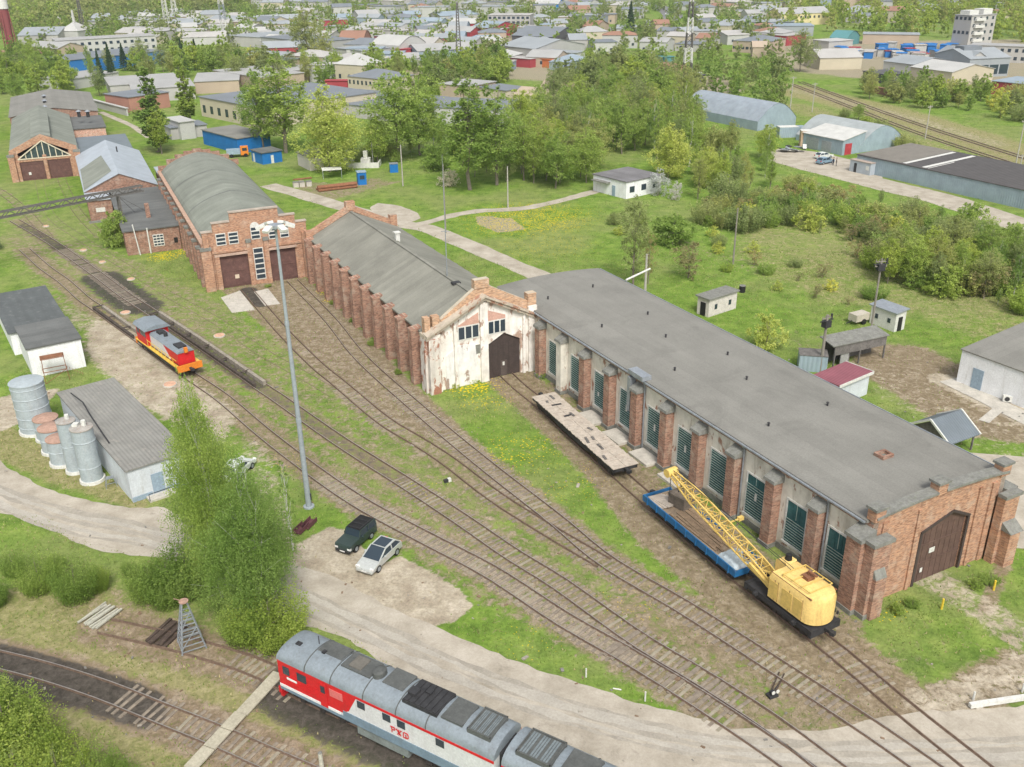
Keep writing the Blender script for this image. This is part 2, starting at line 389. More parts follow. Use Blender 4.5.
# dry meadow, bottom left and beyond
paint_poly('dry', [(-20, 600), (90, 600), (200, 640), (300, 700), (420, 790), (100, 790), (-20, 720)], .75, 6)
paint_poly('dirt', [(60, 600), (110, 590), (180, 620), (180, 660), (110, 640)], .5, 3)
paint_poly('dry', [(-10, 420), (60, 460), (120, 490), (140, 505), (60, 480), (-10, 450)], .9, 2)
paint_poly('dry', [(0, 200), (120, 270), (300, 420), (560, 600), (600, 620), (480, 560), (300, 470), (120, 330), (0, 260)], .45, 6)
paint_poly('dry', [(250, 560), (300, 600), (280, 640), (240, 640)], .6, 3)
paint_poly('dry', [(760, 205), (1030, 280), (1030, 350), (980, 335), (900, 305), (830, 300), (740, 255)], .55, 8)
paint_poly('dry', [(600, 200), (700, 230), (800, 260), (830, 300), (720, 290), (620, 250)], .35, 8)
paint_line('dirt', [(640, 225), (700, 250), (760, 270)], 2.5, .45, 4)
paint_line('dry', [(775, 86), (880, 110), (960, 135), (1030, 158)], 12, .9, 8)
paint_line('dry', [(790, 105), (860, 128), (940, 150)], 8, .6, 8)
paint_line('sand', [(780, 88), (830, 98), (900, 115), (1000, 145)], 4, .5, 6)
# dandelions
for q, r_, a_ in (((470, 384), 3.2, 1), ((485, 400), 3, .6), ((520, 450), 4, .55), ((560, 480), 5, .35), ((165, 256), 3, 1), ((183, 252), 2, 1), ((246, 268), 1, 0), ((330, 300), 1.2, .8), ((325, 292), 1.6, .8), ((530, 218), 12, .8), ((505, 225), 9, .6), ((885, 610), 1.8, .5), ((195, 278), 2, .4), ((545, 245), 10, .45), ((640, 600), 4, .3), ((420, 490), 3, .35), ((440, 165), 9, .3), ((530, 640), 3, .3), ((290, 460), 3, .3)):
    g = at(*q); CH['flower'] = np.maximum(CH['flower'], a_*np.clip(1.6-np.hypot(PX-g.x, PY-g.y)/r_, 0, 1))
# town ground: paved / bare
paint_poly('gravel', [(380, 40), (560, 30), (560, 80), (400, 75)], .8, 10)
paint_poly('dirt', [(0, 62), (400, 55), (420, 95), (200, 130), (0, 100)], .3, 10)
paint_poly('gravel', [(640, 78), (720, 76), (740, 92), (660, 96)], .8, 6)
paint_poly('gravel', [(770, 40), (1024, 40), (1024, 92), (900, 82), (790, 70)], .75, 8)
paint_poly('dirt', [(812, 180), (850, 196), (880, 215), (850, 212), (806, 196)], .5, 3)

GZ = np.zeros(len(PX))
def mound(q, r_, h_):
    g = at(*q); return h_*np.exp(-((PX-g.x)**2+(PY-g.y)**2)/r_**2)
far = np.clip((np.hypot(PX, PY)-1100)/2500, 0, 1); GZ += 55*far**1.5*(1+.3*np.sin(PX/700))
t = NT('ground_grass'); v = t.geo()
at1 = t.new('ShaderNodeAttribute'); at1.attribute_name = 'wear_a'; at2 = t.new('ShaderNodeAttribute'); at2.attribute_name = 'wear_b'
A = t.sep(at1.outputs['Vector']); B = t.sep(at2.outputs['Vector'])
n1 = t.noise(v, .05, 5, .6); n2 = t.noise(v, .45, 6, .68); n3 = t.noise(v, 3.2, 5, .8); n4 = t.noise(v, 1.1, 8, .75, dist=.6)
g = t.ramp(n2, [(.3, (.085, .15, .026)), (.5, (.145, .235, .040)), (.7, (.225, .31, .065))])
g = t.mix(t.step(n1, .42, .62), g, t.ramp(n2, [(.3, (.125, .175, .05)), (.7, (.255, .295, .095))]))
g = t.mix(t.step(n4, .56, .72), g, (.26, .225, .125))
dryc = t.ramp(n4, [(.3, (.15, .145, .06)), (.5, (.27, .235, .12)), (.72, (.42, .36, .22))])
nn = t.math('MULTIPLY_ADD', n4, 1.25, t.math('MULTIPLY_ADD', n3, .35, -.25))       # 0..1.1 ragged edge
def msk(ch, lo=.42, hi=.62):
    return t.step(t.math('ADD', ch, t.math('SUBTRACT', nn, .55)), lo, hi)
g = t.mix(t.math('MULTIPLY', msk(B[0], .35, .75), .8), g, dryc)
dirtc = t.ramp(n4, [(.28, (.13, .092, .062)), (.5, (.235, .178, .125)), (.7, (.37, .305, .232))])
g = t.mix(t.math('MULTIPLY', msk(A[0], .4, .7), .92), g, dirtc)
gravc = t.ramp(t.noise(v, 8, 6, .75), [(.3, (.20, .16, .115)), (.7, (.43, .37, .295))])
g = t.mix(t.math('MULTIPLY', msk(B[2], .38, .62), .85), g, gravc)
sandc = t.ramp(n2, [(.3, (.27, .22, .165)), (.5, (.38, .33, .25)), (.7, (.52, .46, .37))])
g = t.mix(msk(A[1], .4, .68), g, sandc)
coalc = t.ramp(n4, [(.3, (.028, .027, .026)), (.7, (.10, .09, .08))])
g = t.mix(t.math('MULTIPLY', msk(A[2], .4, .7), .9), g, coalc)
vor = t.new('ShaderNodeTexVoronoi'); t.link(v, vor.inputs['Vector']); vor.inputs['Scale'].default_value = 3.0
fl = t.math('MULTIPLY', t.math('LESS_THAN', vor.outputs['Distance'], t.math('MULTIPLY', B[1], .46)), t.step(B[1], .05, .3))
g = t.mix(t.math('MULTIPLY', fl, .85), g, (.62, .47, .015))
g = t.mix(1.0, g, t.ramp(n3, [(.3, (.66, .66, .64)), (.5, (1, 1, 1)), (.72, (1.3, 1.3, 1.25))]), 'MULTIPLY')
t.col(g); t.b.inputs['Roughness'].default_value = 1; t.b.inputs['Specular IOR Level'].default_value = .05
t.bump(t.math('ADD', t.math('MULTIPLY', n3, .5), n4), .55, .25)
def grid_mesh(name, mat):
    nx, ny = len(GX), len(GY); me = bpy.data.meshes.new(name)
    me.vertices.add(nx*ny); me.vertices.foreach_set('co', np.stack([PX, PY, GZ], 1).astype(np.float32).ravel())
    i = np.arange((nx-1)*(ny-1)); a = (i//(nx-1))*nx+i % (nx-1)
    Q = np.stack([a, a+1, a+nx+1, a+nx], 1).astype(np.int32); n = len(Q)
    me.loops.add(4*n); me.loops.foreach_set('vertex_index', Q.ravel()); me.polygons.add(n)
    me.polygons.foreach_set('loop_start', np.arange(0, 4*n, 4, dtype=np.int32)); me.polygons.foreach_set('loop_total', np.full(n, 4, dtype=np.int32))
    me.materials.append(mat); me.update()
    for nm, ks in (('wear_a', ('dirt', 'sand', 'coal')), ('wear_b', ('dry', 'flower', 'gravel'))):
        at_ = me.attributes.new(nm, 'FLOAT_VECTOR', 'POINT'); at_.data.foreach_set('vector', np.stack([CH[k] for k in ks], 1).astype(np.float32).ravel())
    o = bpy.data.objects.new(name, me); C.objects.link(o); return o
grd = grid_mesh('ground', t.m); tag(grd, kind='structure')
# ------------------------------------------------------------------ roads
t = NT('gravel_road'); v = t.geo()
n2 = t.noise(v, .35, 7, .65); n4 = t.noise(v, 5, 5, .8)
c = t.ramp(n2, [(.3, (.30, .265, .21)), (.5, (.395, .355, .29)), (.7, (.485, .44, .37))])
c = t.mix(t.math('MULTIPLY', t.step(t.noise(v, .6, 9, .78, dist=1.2), .54, .72), .6), c, (.2, .175, .14))
c = t.mix(1.0, c, t.ramp(n4, [(.3, (.86, .86, .86)), (.7, (1.1, 1.1, 1.1))]), 'MULTIPLY')
t.col(c); t.b.inputs['Roughness'].default_value = .97; t.b.inputs['Specular IOR Level'].default_value = .1; t.bump(t.noise(v, 1.5, 6, .7), .5, .08); ROADM = t.m
def ragged(name, pix, mat, z=.02, amp=.35, step=.8, kind='structure'):
    """an area outlined by ground points, its edge broken up as gravel edges are"""
    P = [at(*p) for p in pix]; P = smooth_line(P+[P[0]], step)[:-1]; out = []
    r = random.Random(len(P)); ph = 0
    for i, p in enumerate(P):
        q = P[(i+1) % len(P)]-P[i-1]; n = Vector((-q.y, q.x)).normalized()
        ph = ph*.75+r.uniform(-1, 1)*.6; out.append(p+n*amp*ph)
    m = MB(); m.add([(p.x, p.y, z) for p in out], [tuple(range(len(out)))]); o = m.build(name, mat); tag(o, kind=kind); return o
def band(name, pts, wid, mat, z=.02, amp=.2, step=1.5):
    P = smooth_line([at(*p) for p in pts], step); n = len(P); L = []; R_ = []; r = random.Random(n); p1 = p2 = 0
    for i, p in enumerate(P):
        q = (P[min(i+1, n-1)]-P[max(0, i-1)]); q = Vector((-q.y, q.x)).normalized(); w_ = wid if not isinstance(wid, tuple) else wid[0]+(wid[1]-wid[0])*i/(n-1)
        p1 = p1*.75+r.uniform(-1, 1)*.6; p2 = p2*.75+r.uniform(-1, 1)*.6
        L.append(p+q*(w_/2+amp*p1)); R_.append(p-q*(w_/2+amp*p2))
    m = MB(); m.add([(p.x, p.y, z) for p in L]+[(p.x, p.y, z) for p in R_], [(i, n+i, n+i+1, i+1) for i in range(n-1)])
    o = m.build(name, mat); tag(o, kind='structure'); return o
ragged('gravel_road', [(-70, 425), (0, 462), (40, 487), (90, 500), (135, 508), (165, 508), (210, 530), (260, 560), (298, 567), (345, 585), (400, 612), (455, 636), (530, 668), (600, 692), (660, 710), (704, 720), (735, 728), (775, 728), (830, 726), (880, 716), (925, 712), (980, 712), (1100, 706), (1150, 790), (900, 850), (700, 850), (610, 775), (560, 750), (440, 698), (350, 640), (300, 625), (230, 590), (170, 562), (90, 548), (50, 525), (0, 512), (-80, 495)], ROADM, .02, .3)
RUT = weather('rut', (.41, .38, .325), .16, .5, .97, dirt=(.36, .33, .28), damt=.6); RUD = weather('road_dirt', (.345, .315, .262), .16, .6, .97, dirt=(.41, .375, .32), damt=.7)
RC = [(-40, 480), (60, 517), (140, 533), (220, 560), (300, 597), (380, 634), (450, 667), (530, 698), (620, 725), (720, 746), (850, 752), (1060, 746)]
for dy_, mm_, zz, w_ in ((-9, RUD, .026, .5), (-4, RUT, .03, .55), (1, RUD, .026, .35), (8, RUT, .03, .6), (13, RUD, .026, .4)): band('gravel_road', [(a_, b_+dy_) for a_, b_ in RC], w_, mm_, zz, .22, .7)
band('side_road', [(268, 185), (330, 203), (400, 223), (432, 230), (485, 253), (545, 279), (580, 300)], 4.2, ROADM, .02, .25)
band('cross_path', [(420, 224), (470, 212), (530, 207), (600, 190)], 2.4, ROADM, .024, .4)
ragged('gravel_patch', [(378, 203), (405, 207), (420, 218), (400, 222), (372, 210)], ROADM, .028, .3)
ragged('street', [(776, 160), (772, 150), (800, 150), (835, 156), (872, 168), (880, 180), (850, 178), (810, 170)], ROADM, .032, .3)
band('street', [(780, 158), (830, 171), (880, 184), (945, 200), (1010, 222), (1120, 262)], (9, 8), ROADM, .02, .35)
band('street', [(1000, 455), (1025, 500), (1060, 560)], 7, ROADM, .02, .2)
asph = weather('asphalt', (.20, .20, .20), .12, .1, .9)
band('main_road', [(560, 34), (610, 29), (650, 24), (672, 17), (664, 9), (640, 2), (590, -8)], 14, asph, .04, .1, 4)
band('footpath', [(100, 112), (130, 125), (150, 138)], 2, ROADM, .024, .2)
conc = weather('concrete', (.50, .47, .41), .18, .8, .9, dirt=(.2, .18, .14), damt=.4)
band('pavement', [(948, 380), (985, 398), (1010, 411), (1060, 436)], 2.6, conc, .05, .03)
band('pavement', [(1000, 408), (980, 425)], 1.1, conc, .055, .03)
# slabs in front of the round-roofed shed gate
for q in ([(221, 298), (240, 291), (255, 310), (232, 313)], [(254, 292), (268, 289), (280, 304), (265, 306)]):
    P = [at(*p) for p in q]; m = MB(); m.prism([tuple(p) for p in P][::-1] if (P[1]-P[0]).cross(P[2]-P[1]) < 0 else [tuple(p) for p in P], 0, .08); o = m.build('concrete_slab', conc)
    tag(o, 'pale concrete slab left of the sunken tracks at the shed gate' if q[0][0] < 230 else 'pale concrete slab right of the sunken tracks at the shed gate', 'slab')
# ------------------------------------------------------------------ railway tracks
railm = weather('rail_steel', (.20, .14, .105), .25, 3, .6, metal=.3); railtop = weather('rail_top', (.42, .38, .34), .15, 3, .35, metal=.6)
slpm = weather('sleeper_wood', (.25, .21, .165), .35, 1.2, .95, dirt=(.30, .26, .2), damt=.4)
slpc = weather('sleeper_concrete', (.31, .275, .21), .25, 1.2, .95, dirt=(.17, .15, .09), damt=.6)
def sleeper_mesh(name, L, mat):
    m = MB(); m.box(-.12, -L/2, -.06, .12, L/2, .035)
    me = bpy.data.meshes.new(name); me.from_pydata(m.v, [], m.f); me.materials.append(mat); me.update(); return me
SLW = sleeper_mesh('sleeper', 2.75, slpm); SLL = sleeper_mesh('sleeper', 4.4, slpm); SLC = sleeper_mesh('sleeper', 2.75, slpc)
def railprof(m, P, off, z, shiny):
    n = len(P); pr = [(-.065, 0), (.065, 0), (.035, .12), (.035, .17), (-.035, .17), (-.035, .12)]
    vs = []
    for i, p in enumerate(P):
        q = (P[min(i+1, n-1)]-P[max(0, i-1)]).normalized(); nn_ = Vector((-q.y, q.x))
        for a_, b_ in pr: c_ = p+nn_*(off+a_); vs.append((c_.x, c_.y, z+b_))
    k = 6; o = len(m.v); m.v += vs
    for i in range(n-1):
        for j in range(k):
            m.f.append((o+i*k+j, o+i*k+(j+1) % k, o+(i+1)*k+(j+1) % k, o+(i+1)*k+j)); m.mi.append(1 if (j == 3 and shiny) else 0)
def track(key, label, slp=(), z=.02, shiny=True, prob=.97, me=None, t0=None, lift=None, long_=()):
    L = TL[key]; o = thing('railway_track', label, 'railway track', (*L[0], 0)); org = Vector((*L[0], 0))
    P = [p-L[0] for p in L]
    for s_ in (-.8, .8):
        m = MB(); railprof(m, P[::3]+([P[-1]] if (len(P)-1) % 3 else []), s_, z, shiny); m.build('rail', [railm, railtop], o)
    idx = []
    for (p, q) in slp:
        i = on_track(key, *p)[2]; j = on_track(key, *q)[2]; idx += list(range(min(i, j), max(i, j)+1))
    idx = sorted(set(idx)); idx = [i for i in idx if random.random() < prob]
    idx.sort(key=lambda i: (L[i]).length); near, rest = idx[:100], idx[100:]
    def xf(i):
        a_, b_ = L[max(0, i-2)], L[min(len(L)-1, i+2)]; ang = math.atan2((b_-a_).y, (b_-a_).x)+random.gauss(0, .035)
        return P[i]+Vector((random.gauss(0, .04), random.gauss(0, .06))), ang
    for i in near:
        p, ang = xf(i); s_ = bpy.data.objects.new('sleeper', SLC if (me is SLC or random.random() < .25) else SLW); C.objects.link(s_); s_.parent = o
        s_.location = (p.x, p.y, z-.015+random.uniform(-.025, .02)); s_.rotation_euler = (0, 0, ang)
    if rest:
        m = MB()
        for i in rest: p, ang = xf(i); m.obox((p.x, p.y, z-.02), (.24, 2.75, .09), ang)
        tag(m.build('sleeper_row', slpm, o), kind='stuff')
    return o
track('T1', 'track with well exposed sleepers from the right gate of the round-roofed shed', [((480, 462), (640, 580)), ((640, 580), (768, 662)), ((768, 662), (842, 708)), ((395, 390), (480, 462))], .03)
track('T2', 'overgrown track curving from the left gate of the round-roofed shed', [((340, 385), (400, 430)), ((480, 485), (600, 560))], .02, False, .6)
track('T3', 'track with dark oily ballast passing the trench and the foot of the light mast', [((400, 480), (520, 560)), ((520, 560), (740, 703)), ((60, 250), (140, 303))], .03)
track('T4', 'track carrying the small red shunter and passing beside the two parked cars', [((330, 482), (520, 590)), ((520, 590), (728, 718))], .03)
track('T7', 'track along the long shed carrying the flat wagons and the yellow crane', [((835, 652), (885, 693))], .02, False, .85)
track('T8', 'track with black oil-soaked bed crossing the bottom left corner', [((120, 698), (330, 785))], .03, True, .8)
track('T9', 'track under the big grey and red locomotive', [((232, 660), (300, 690))], .03, False, .9)
track('T11', 'faint overgrown track in the grass left of the round-roofed shed', [], -.145, False)
track('T12', 'short track leading into the brick shed with the glazed gable', [], -.1, False)
track('T13', 'overgrown track passing under the lattice gantry at the left edge', [], -.1, False)
track('T14', 'nearer of the two main line tracks behind the grey yard fence', [], .04, True)
track('T15', 'farther of the two main line tracks behind the grey yard fence', [], .04, True)
# long dark switch timbers between the merging tracks
for i, (p, q) in enumerate([((604, 656), (645, 628)), ((611, 660), (651, 632)), ((659, 690), (693, 661)), ((668, 694), (700, 667)), ((688, 704), (720, 679)), ((690, 712), (724, 684))]):
    a_, b_ = at(*p), at(*q); m = MB(); m.bar((0, 0, 0), (b_.x-a_.x, b_.y-a_.y, 0), .3, .12); o = m.build('switch_timber', slpm, loc=(a_.x, a_.y, .05))
    tag(o, 'long dark switch timber laid across the merging tracks above the gravel road', 'sleeper', 'long switch timbers across the merging tracks')
# ------------------------------------------------------------------ materials of the works
BR = brickmat('brick_orange', (.32, .155, .095), (.43, .24, .15), (.38, .31, .24), pamt=.4, samt=.25)
BRD = brickmat('brick_dark', (.20, .10, .07), (.31, .165, .115), (.31, .26, .21), pamt=.45, samt=.5)
BRP = brickmat('brick_patched', (.225, .105, .075), (.35, .19, .135), (.37, .31, .24), pale=(.44, .37, .29), pamt=.6, samt=.4)
PLW = plastermat('plaster_white', (.76, .73, .675), (.48, .34, .265), .42, stain=(.42, .36, .29), samt=.5)
PLG = plastermat('plaster_grey', (.66, .63, .55), (.40, .24, .17), .42, stain=(.26, .23, .18), samt=.5)
FELT = feltmat('felt_long', (.212, .207, .185), 0, 1.0, var=.10, st=.45); FELT2 = feltmat('felt_mid', (.225, .222, .187), 1, 1.0); FELT3 = feltmat('felt_round', (.215, .23, .195), 1, 1.4)
FELTD = feltmat('felt_dark', (.13, .135, .13)); CAPM = weather('cap_stone', (.21, .21, .19), .25, 1.5, .9, dirt=(.12, .14, .07), damt=.4)
WOODD = weather('door_brown', (.12, .075, .06), .25, 1.2, .8, dirt=(.14, .09, .07), damt=.5, streak=True)
WOODR = weather('gate_red', (.13, .07, .06), .25, 1.2, .8, dirt=(.22, .13, .1), damt=.5)
WOODG = weather('gate_dark', (.065, .05, .045), .2, 1.2, .7)
TEAL = weather('louvre_teal', (.35, .46, .41), .2, 2, .6, dirt=(.4, .42, .38), damt=.4)
FRW = weather('frame_white', (.62, .62, .58), .12, 2, .7, dirt=(.3, .28, .22), damt=.3); GL = glass()
ZINC = weather('zinc', (.34, .37, .40), .15, 1.5, .45, metal=.4); RUST = weather('rust', (.24, .11, .06), .3, 2, .9); DARK = weather('dark_steel', (.04, .04, .042), .3, 2, .6)
WHP = weather('white_lime', (.76, .77, .78), .1, .7, .9, dirt=(.4, .38, .33), damt=.35, streak=True)
WHG = weather('white_grey', (.56, .60, .63), .12, .7, .85, dirt=(.35, .34, .3), damt=.35, streak=True)
PINK = weather('plaster_pink', (.55, .34, .27), .15, 1, .9)
_z = [0]
def B3(name, mats, parent, fn, smooth=False):
    m = MB(); fn(m); return m.build(name, mats, parent, smooth)
# ================================================================== LONG SHED
FA = -27.3; fa = -rad(FA)
Adir = Vector((math.sin(rad(FA)), math.cos(rad(FA)))); Bdir = Vector((Adir.y, -Adir.x))
O1 = at(884, 606)-1.75*Bdir+.75*Adir
def L1(px, py, z=0): v = at(px, py, z)-O1; return v.dot(Bdir), v.dot(Adir)
LW, LL, LE, LR = 14.3, 60.0, 7.5, .4
def roofz(x, W=LW, E=LE, R=LR): u = 2*x/W-1; return E+R*(1-u*u)**.9 if abs(u) < 1 else E
sh = thing('long_shed', 'long brick and plaster engine shed with flat grey felt roof beside the yellow crane', 'shed', (*O1, 0), fa)
NB = 11; bys = [.1+4.87*i for i in range(NB)]
def f(m):   # long front wall with recessed bays
    m.box(0, 0, 0, .5, LL, LE)
m = MB(); f(m)
m.box(-.06, 0, LE-.55, .0, 51.5, LE-.12, 1); m.box(-.1, 0, 0, 0, 51.5, .55, 2)
m.build('front_wall', [PLG, BRP, CAPM], sh)
B3('rear_wall', PLG, sh, lambda m: m.box(LW-.5, 0, 0, LW, LL, LE))
def gpoly(n=16, top=.35):
    return [(x, roofz(x)+top) for x in [LW*i/n for i in range(n+1)]]
m = MB(); gp = gpoly(); DX0, DX1, DZ, DP = 5.6, 10.6, 4.9, 5.9
# gable wall built round the door opening
pl = [(0, 0)]+[(0, LE+.3)]+[p for p in gp if p[0] <= DX0]+[(DX0, roofz(DX0)+.35), (DX0, 0)]
m.extr(pl, 1, 0, .5)
pr = [(DX1, 0), (DX1, roofz(DX1)+.35)]+[p for p in gp if p[0] >= DX1]+[(LW, 0)]
m.extr(pr, 1, 0, .5)
m.extr([(DX0, DZ), (DX0, roofz(DX0)+.35)]+[p for p in gp if DX0 < p[0] < DX1]+[(DX1, roofz(DX1)+.35), (DX1, DZ), ((DX0+DX1)/2+.6, DP)], 1, 0, .5)
for x0, x1 in ((.9, 1.5), (LW-1.5, LW-.9), (4.6, 4.9), (11.3, 11.6)): m.box(x0, -.14, 0, x1, 0, LE-.2)
gable = m.build('gable_wall', BR, sh)
m = MB()
for i in range(16):
    x0, x1 = LW*i/16, LW*(i+1)/16
    if i in (7,): continue
    z0, z1 = roofz(x0)+.353, roofz(x1)+.353
    vs = [(x0, -.28, z0), (x1, -.28, z1), (x1, .62, z1), (x0, .62, z0), (x0, -.28, z0+.2), (x1, -.28, z1+.2), (x1, .62, z1+.28), (x0, .62, z0+.28)]
    m.add(vs, [(0, 3, 2, 1), (0, 1, 5, 4), (1, 2, 6, 5), (2, 3, 7, 6), (3, 0, 4, 7), (4, 5, 6, 7)])
m.build('parapet_coping', CAPM, gable)
m = MB()
for x, z in ((.35, LE), (LW*.47, roofz(LW*.47)), (LW-.35, LE)):
    m = MB(); m.box(x-.5, -.2, z+.2, x+.5, .6, z+1.15); m.box(x-.65, -.33, z+1.15, x+.65, .72, z+1.35, 1); m.build('parapet_post', [BR, CAPM], gable)
m = MB(); m.extr([(DX0, 0), (DX0, DZ), ((DX0+DX1)/2+.6, DP), (DX1, DZ), (DX1, 0)], 1, .22, .3)
for i in range(1, 8): x = DX0+(DX1-DX0)*i/8; m.box(x-.02, .19, 0, x+.02, .22, DZ)
for z in (1.7, 3.4): m.box(DX0, .17, z, DX1, .22, z+.12)
door = m.build('gate', WOODD, sh)
m = MB(); m.box(DX0-.25, -.06, 0, DX0, .12, DZ); m.box(DX1, -.06, 0, DX1+.25, .12, DZ); m.bar((DX0-.2, .0, DZ+.06), ((DX0+DX1)/2+.6, .0, DP+.08), .2, .22); m.bar(((DX0+DX1)/2+.6, .0, DP+.085), (DX1+.2, .0, DZ+.065), .2, .22); m.build('frame', WOODG, door)
B3('notice', FRW, door, lambda m: (m.box(7.0, .14, 2.5, 7.6, .17, 2.95), m.box(6.35, .14, .9, 6.6, .17, 1.3)))
# corner piers of the gable (stepped buttresses)
def pier(m, x, y, w, d, H, mi=0):
    m.box(x, y, 0, x+w, y+d, H, mi)
m = MB(); m.box(-1.35, -.3, 0, 0, 1.1, 6.4); m.box(-.95, -1.15, 0, .85, -.3, 6.4); m.box(-1.43, -.38, 0, 0, 1.18, .4, 1); m.box(-1.03, -1.23, 0, .93, -.38, .4, 1)
m.extr([(-1.151, 3.6), (-1.151, 4.3), (-1.5, 3.6)], 0, -.6, .5, 1); m.box(-.6, -1.5, 0, .5, -1.151, 3.6)
cp = m.build('corner_pier', [BRP, CAPM], sh)
m = MB(); m.box(-1.5, -.4, 6.4, .02, 1.25, 6.7); m.box(-1.1, -1.3, 6.4, 1.0, -.4, 6.7)
m.extr([(-1.5, 6.7), (.0, 7.15), (0, 6.7)], 1, -.35, 1.2); m.build('pier_cap', CAPM, cp)
m = MB(); m.box(LW, -.3, 0, LW+1.1, 1.1, 6.1); m.box(LW-.9, -1.0, 0, LW+.8, -.3, 6.1); m.box(LW-.5, -1.8, 0, LW+.7, -1.0, 3.2)
cp = m.build('corner_pier', [BR, CAPM], sh)
m = MB(); m.box(LW-.02, -.4, 6.1, LW+1.25, 1.25, 6.4); m.box(LW-1.05, -1.15, 6.1, LW+.95, -.4, 6.4); m.extr([(-1.0, 3.21), (-1.0, 3.9), (-1.95, 3.21)], 0, LW-.65, LW+.85); m.build('pier_cap', CAPM, cp)
# buttresses between the bays
for i, y in enumerate(bys[1:]):
    grey = (i in (8,)); m = MB(); m.box(-.9, y-.52, 0, 0, y+.52, 6.2); m.box(-1.0, y-.6, 0, 0, y+.6, .4, 1)
    bt = m.build('buttress', [PLG if grey else BRP, CAPM], sh)
    m = MB(); m.add([(-1.08, y-.68, 6.2), (0, y-.68, 6.2), (0, y+.68, 6.2), (-1.08, y+.68, 6.2), (-1.04, y-.64, 6.45), (0, y-.64, 6.95), (0, y+.64, 6.95), (-1.04, y+.64, 6.45)], [(0, 3, 2, 1), (0, 1, 5, 4), (1, 2, 6, 5), (2, 3, 7, 6), (3, 0, 4, 7), (4, 5, 6, 7)])
    m.build('buttress_cap', CAPM, bt)
# louvred windows, one per bay
for i in range(NB-1):
    y = (bys[i]+bys[i+1])/2+(.35 if i == 0 else 0); m = MB(); z0, z1 = 1.25, 5.0; hw = 1.05
    m.box(-.075, y-hw-.16, z0-.18, -.0, y-hw, z1+.15); m.box(-.075, y+hw, z0-.18, 0, y+hw+.16, z1+.15); m.box(-.075, y-hw, z1, 0, y+hw, z1+.15); m.box(-.16, y-hw-.2, z0-.3, 0, y+hw+.2, z0-.12)
    wn = m.build('window', FRW, sh)
    m = MB(); n = 15; ls = .62 if i in (0, 1) else (.8 if i == 2 else 1)
    m.box(-.02, y-hw, z0-.12, -.005, y+hw, z1, 1); [m.box(-.07, y-hw+2*hw*q/3-.025, z0, -.03, y-hw+2*hw*q/3+.025, z1, 1) for q in (1, 2)]
    for k in range(int(n*ls)):
        z = z0+(z1-z0)*(k+.3)/n; m.obox((-.065, y, z), (.19, 2*hw, .03), 0, .95)
    if ls < 1: m.box(-.05, y-.02, z0+(z1-z0)*ls, -.02, y+.02, z1)
    if i in (2, 4, 5, 6): m.box(-.13, y-.3, z0+1.6, -.09, y-.05, z0+2.3, 2)
    if i in (7,): m.box(-.13, y+.1, z0+1.2, -.09, y+.35, z0+1.6, 2)
    m.build('louvres', [TEAL, weather('teal_glass', (.05, .13, .13), .3, 1, .25), FRW], wn)
# roof
m = MB(); n = 20
for i in range(n):
    x0, x1 = -.3+(LW+.6)*i/n, -.3+(LW+.6)*(i+1)/n; cl = lambda x: min(max(x, 0), LW)
    m.quad((x0, .4, roofz(cl(x0))+.12), (x1, .4, roofz(cl(x1))+.12), (x1, LL+.3, roofz(cl(x1))+.12), (x0, LL+.3, roofz(cl(x0))+.12))
m.box(-.32, .4, LE-.1, -.02, LL, LE+.10, 0); m.box(LW+.02, .4, LE-.1, LW+.32, LL, LE+.10, 0)
roof = m.build('roof', FELT, sh)
B3('gutter', ZINC, roof, lambda m: (m.box(-.5, .5, LE-.1, -.325, 52, LE+.03), m.box(LW+.325, .5, LE, LW+.42, LL, LE+.16)))
for (px, py) in ((548, 292), (593, 281), (648, 308), (602, 320), (666, 331), (675, 363), (728, 348), (747, 373), (828, 398), (769, 418)):
    x, y = L1(px, py+3, LE+.9); z = roofz(x)
    B3('roof_vent', DARK, roof, lambda m: (m.cyl((x, y, z), (x, y, z+.42), .09, .09, 8), m.cyl((x, y, z+.42), (x, y, z+.5), .15, .08, 8)))
x, y = L1(884, 453, LE+.8); z = roofz(x)
m = MB(); m.box(x-.6, y-.5, z, x+.6, y-.3, z+.4); m.box(x-.6, y+.3, z, x+.6, y+.5, z+.4); m.box(x-.6, y-.3, z, x-.4, y+.3, z+.4); m.box(x+.4, y-.3, z, x+.6, y+.3, z+.4); m.build('chimney_stub', BRD, roof)
for y in (bys[1]-.75, bys[3]-.75, bys[6]-.78):
    B3('downpipe', ZINC, sh, lambda m: (m.cyl((-.16, y, 0), (-.16, y, LE), .08, .08, 8), m.cyl((-.16, y, LE-.5), (-.42, y, LE-.06), .08, .08, 8)))
x, y = L1(640, 388, 6.5)
B3('ventilation_duct', ZINC, sh, lambda m: (m.box(-.75, 30.2, 3.6, -.1, 30.7, 7.3), m.box(-.75, 28.2, LE+.15, .3, 30.7, LE+.6)))
# concrete apron and steps along the bays
for i in (4, 5, 6, 7):
    m = MB(); y = (bys[i]+bys[i+1])/2; m.box(-1.9, y-1.6, 0, -.12, y+1.5, .25); m.build('doorstep', conc, sh)
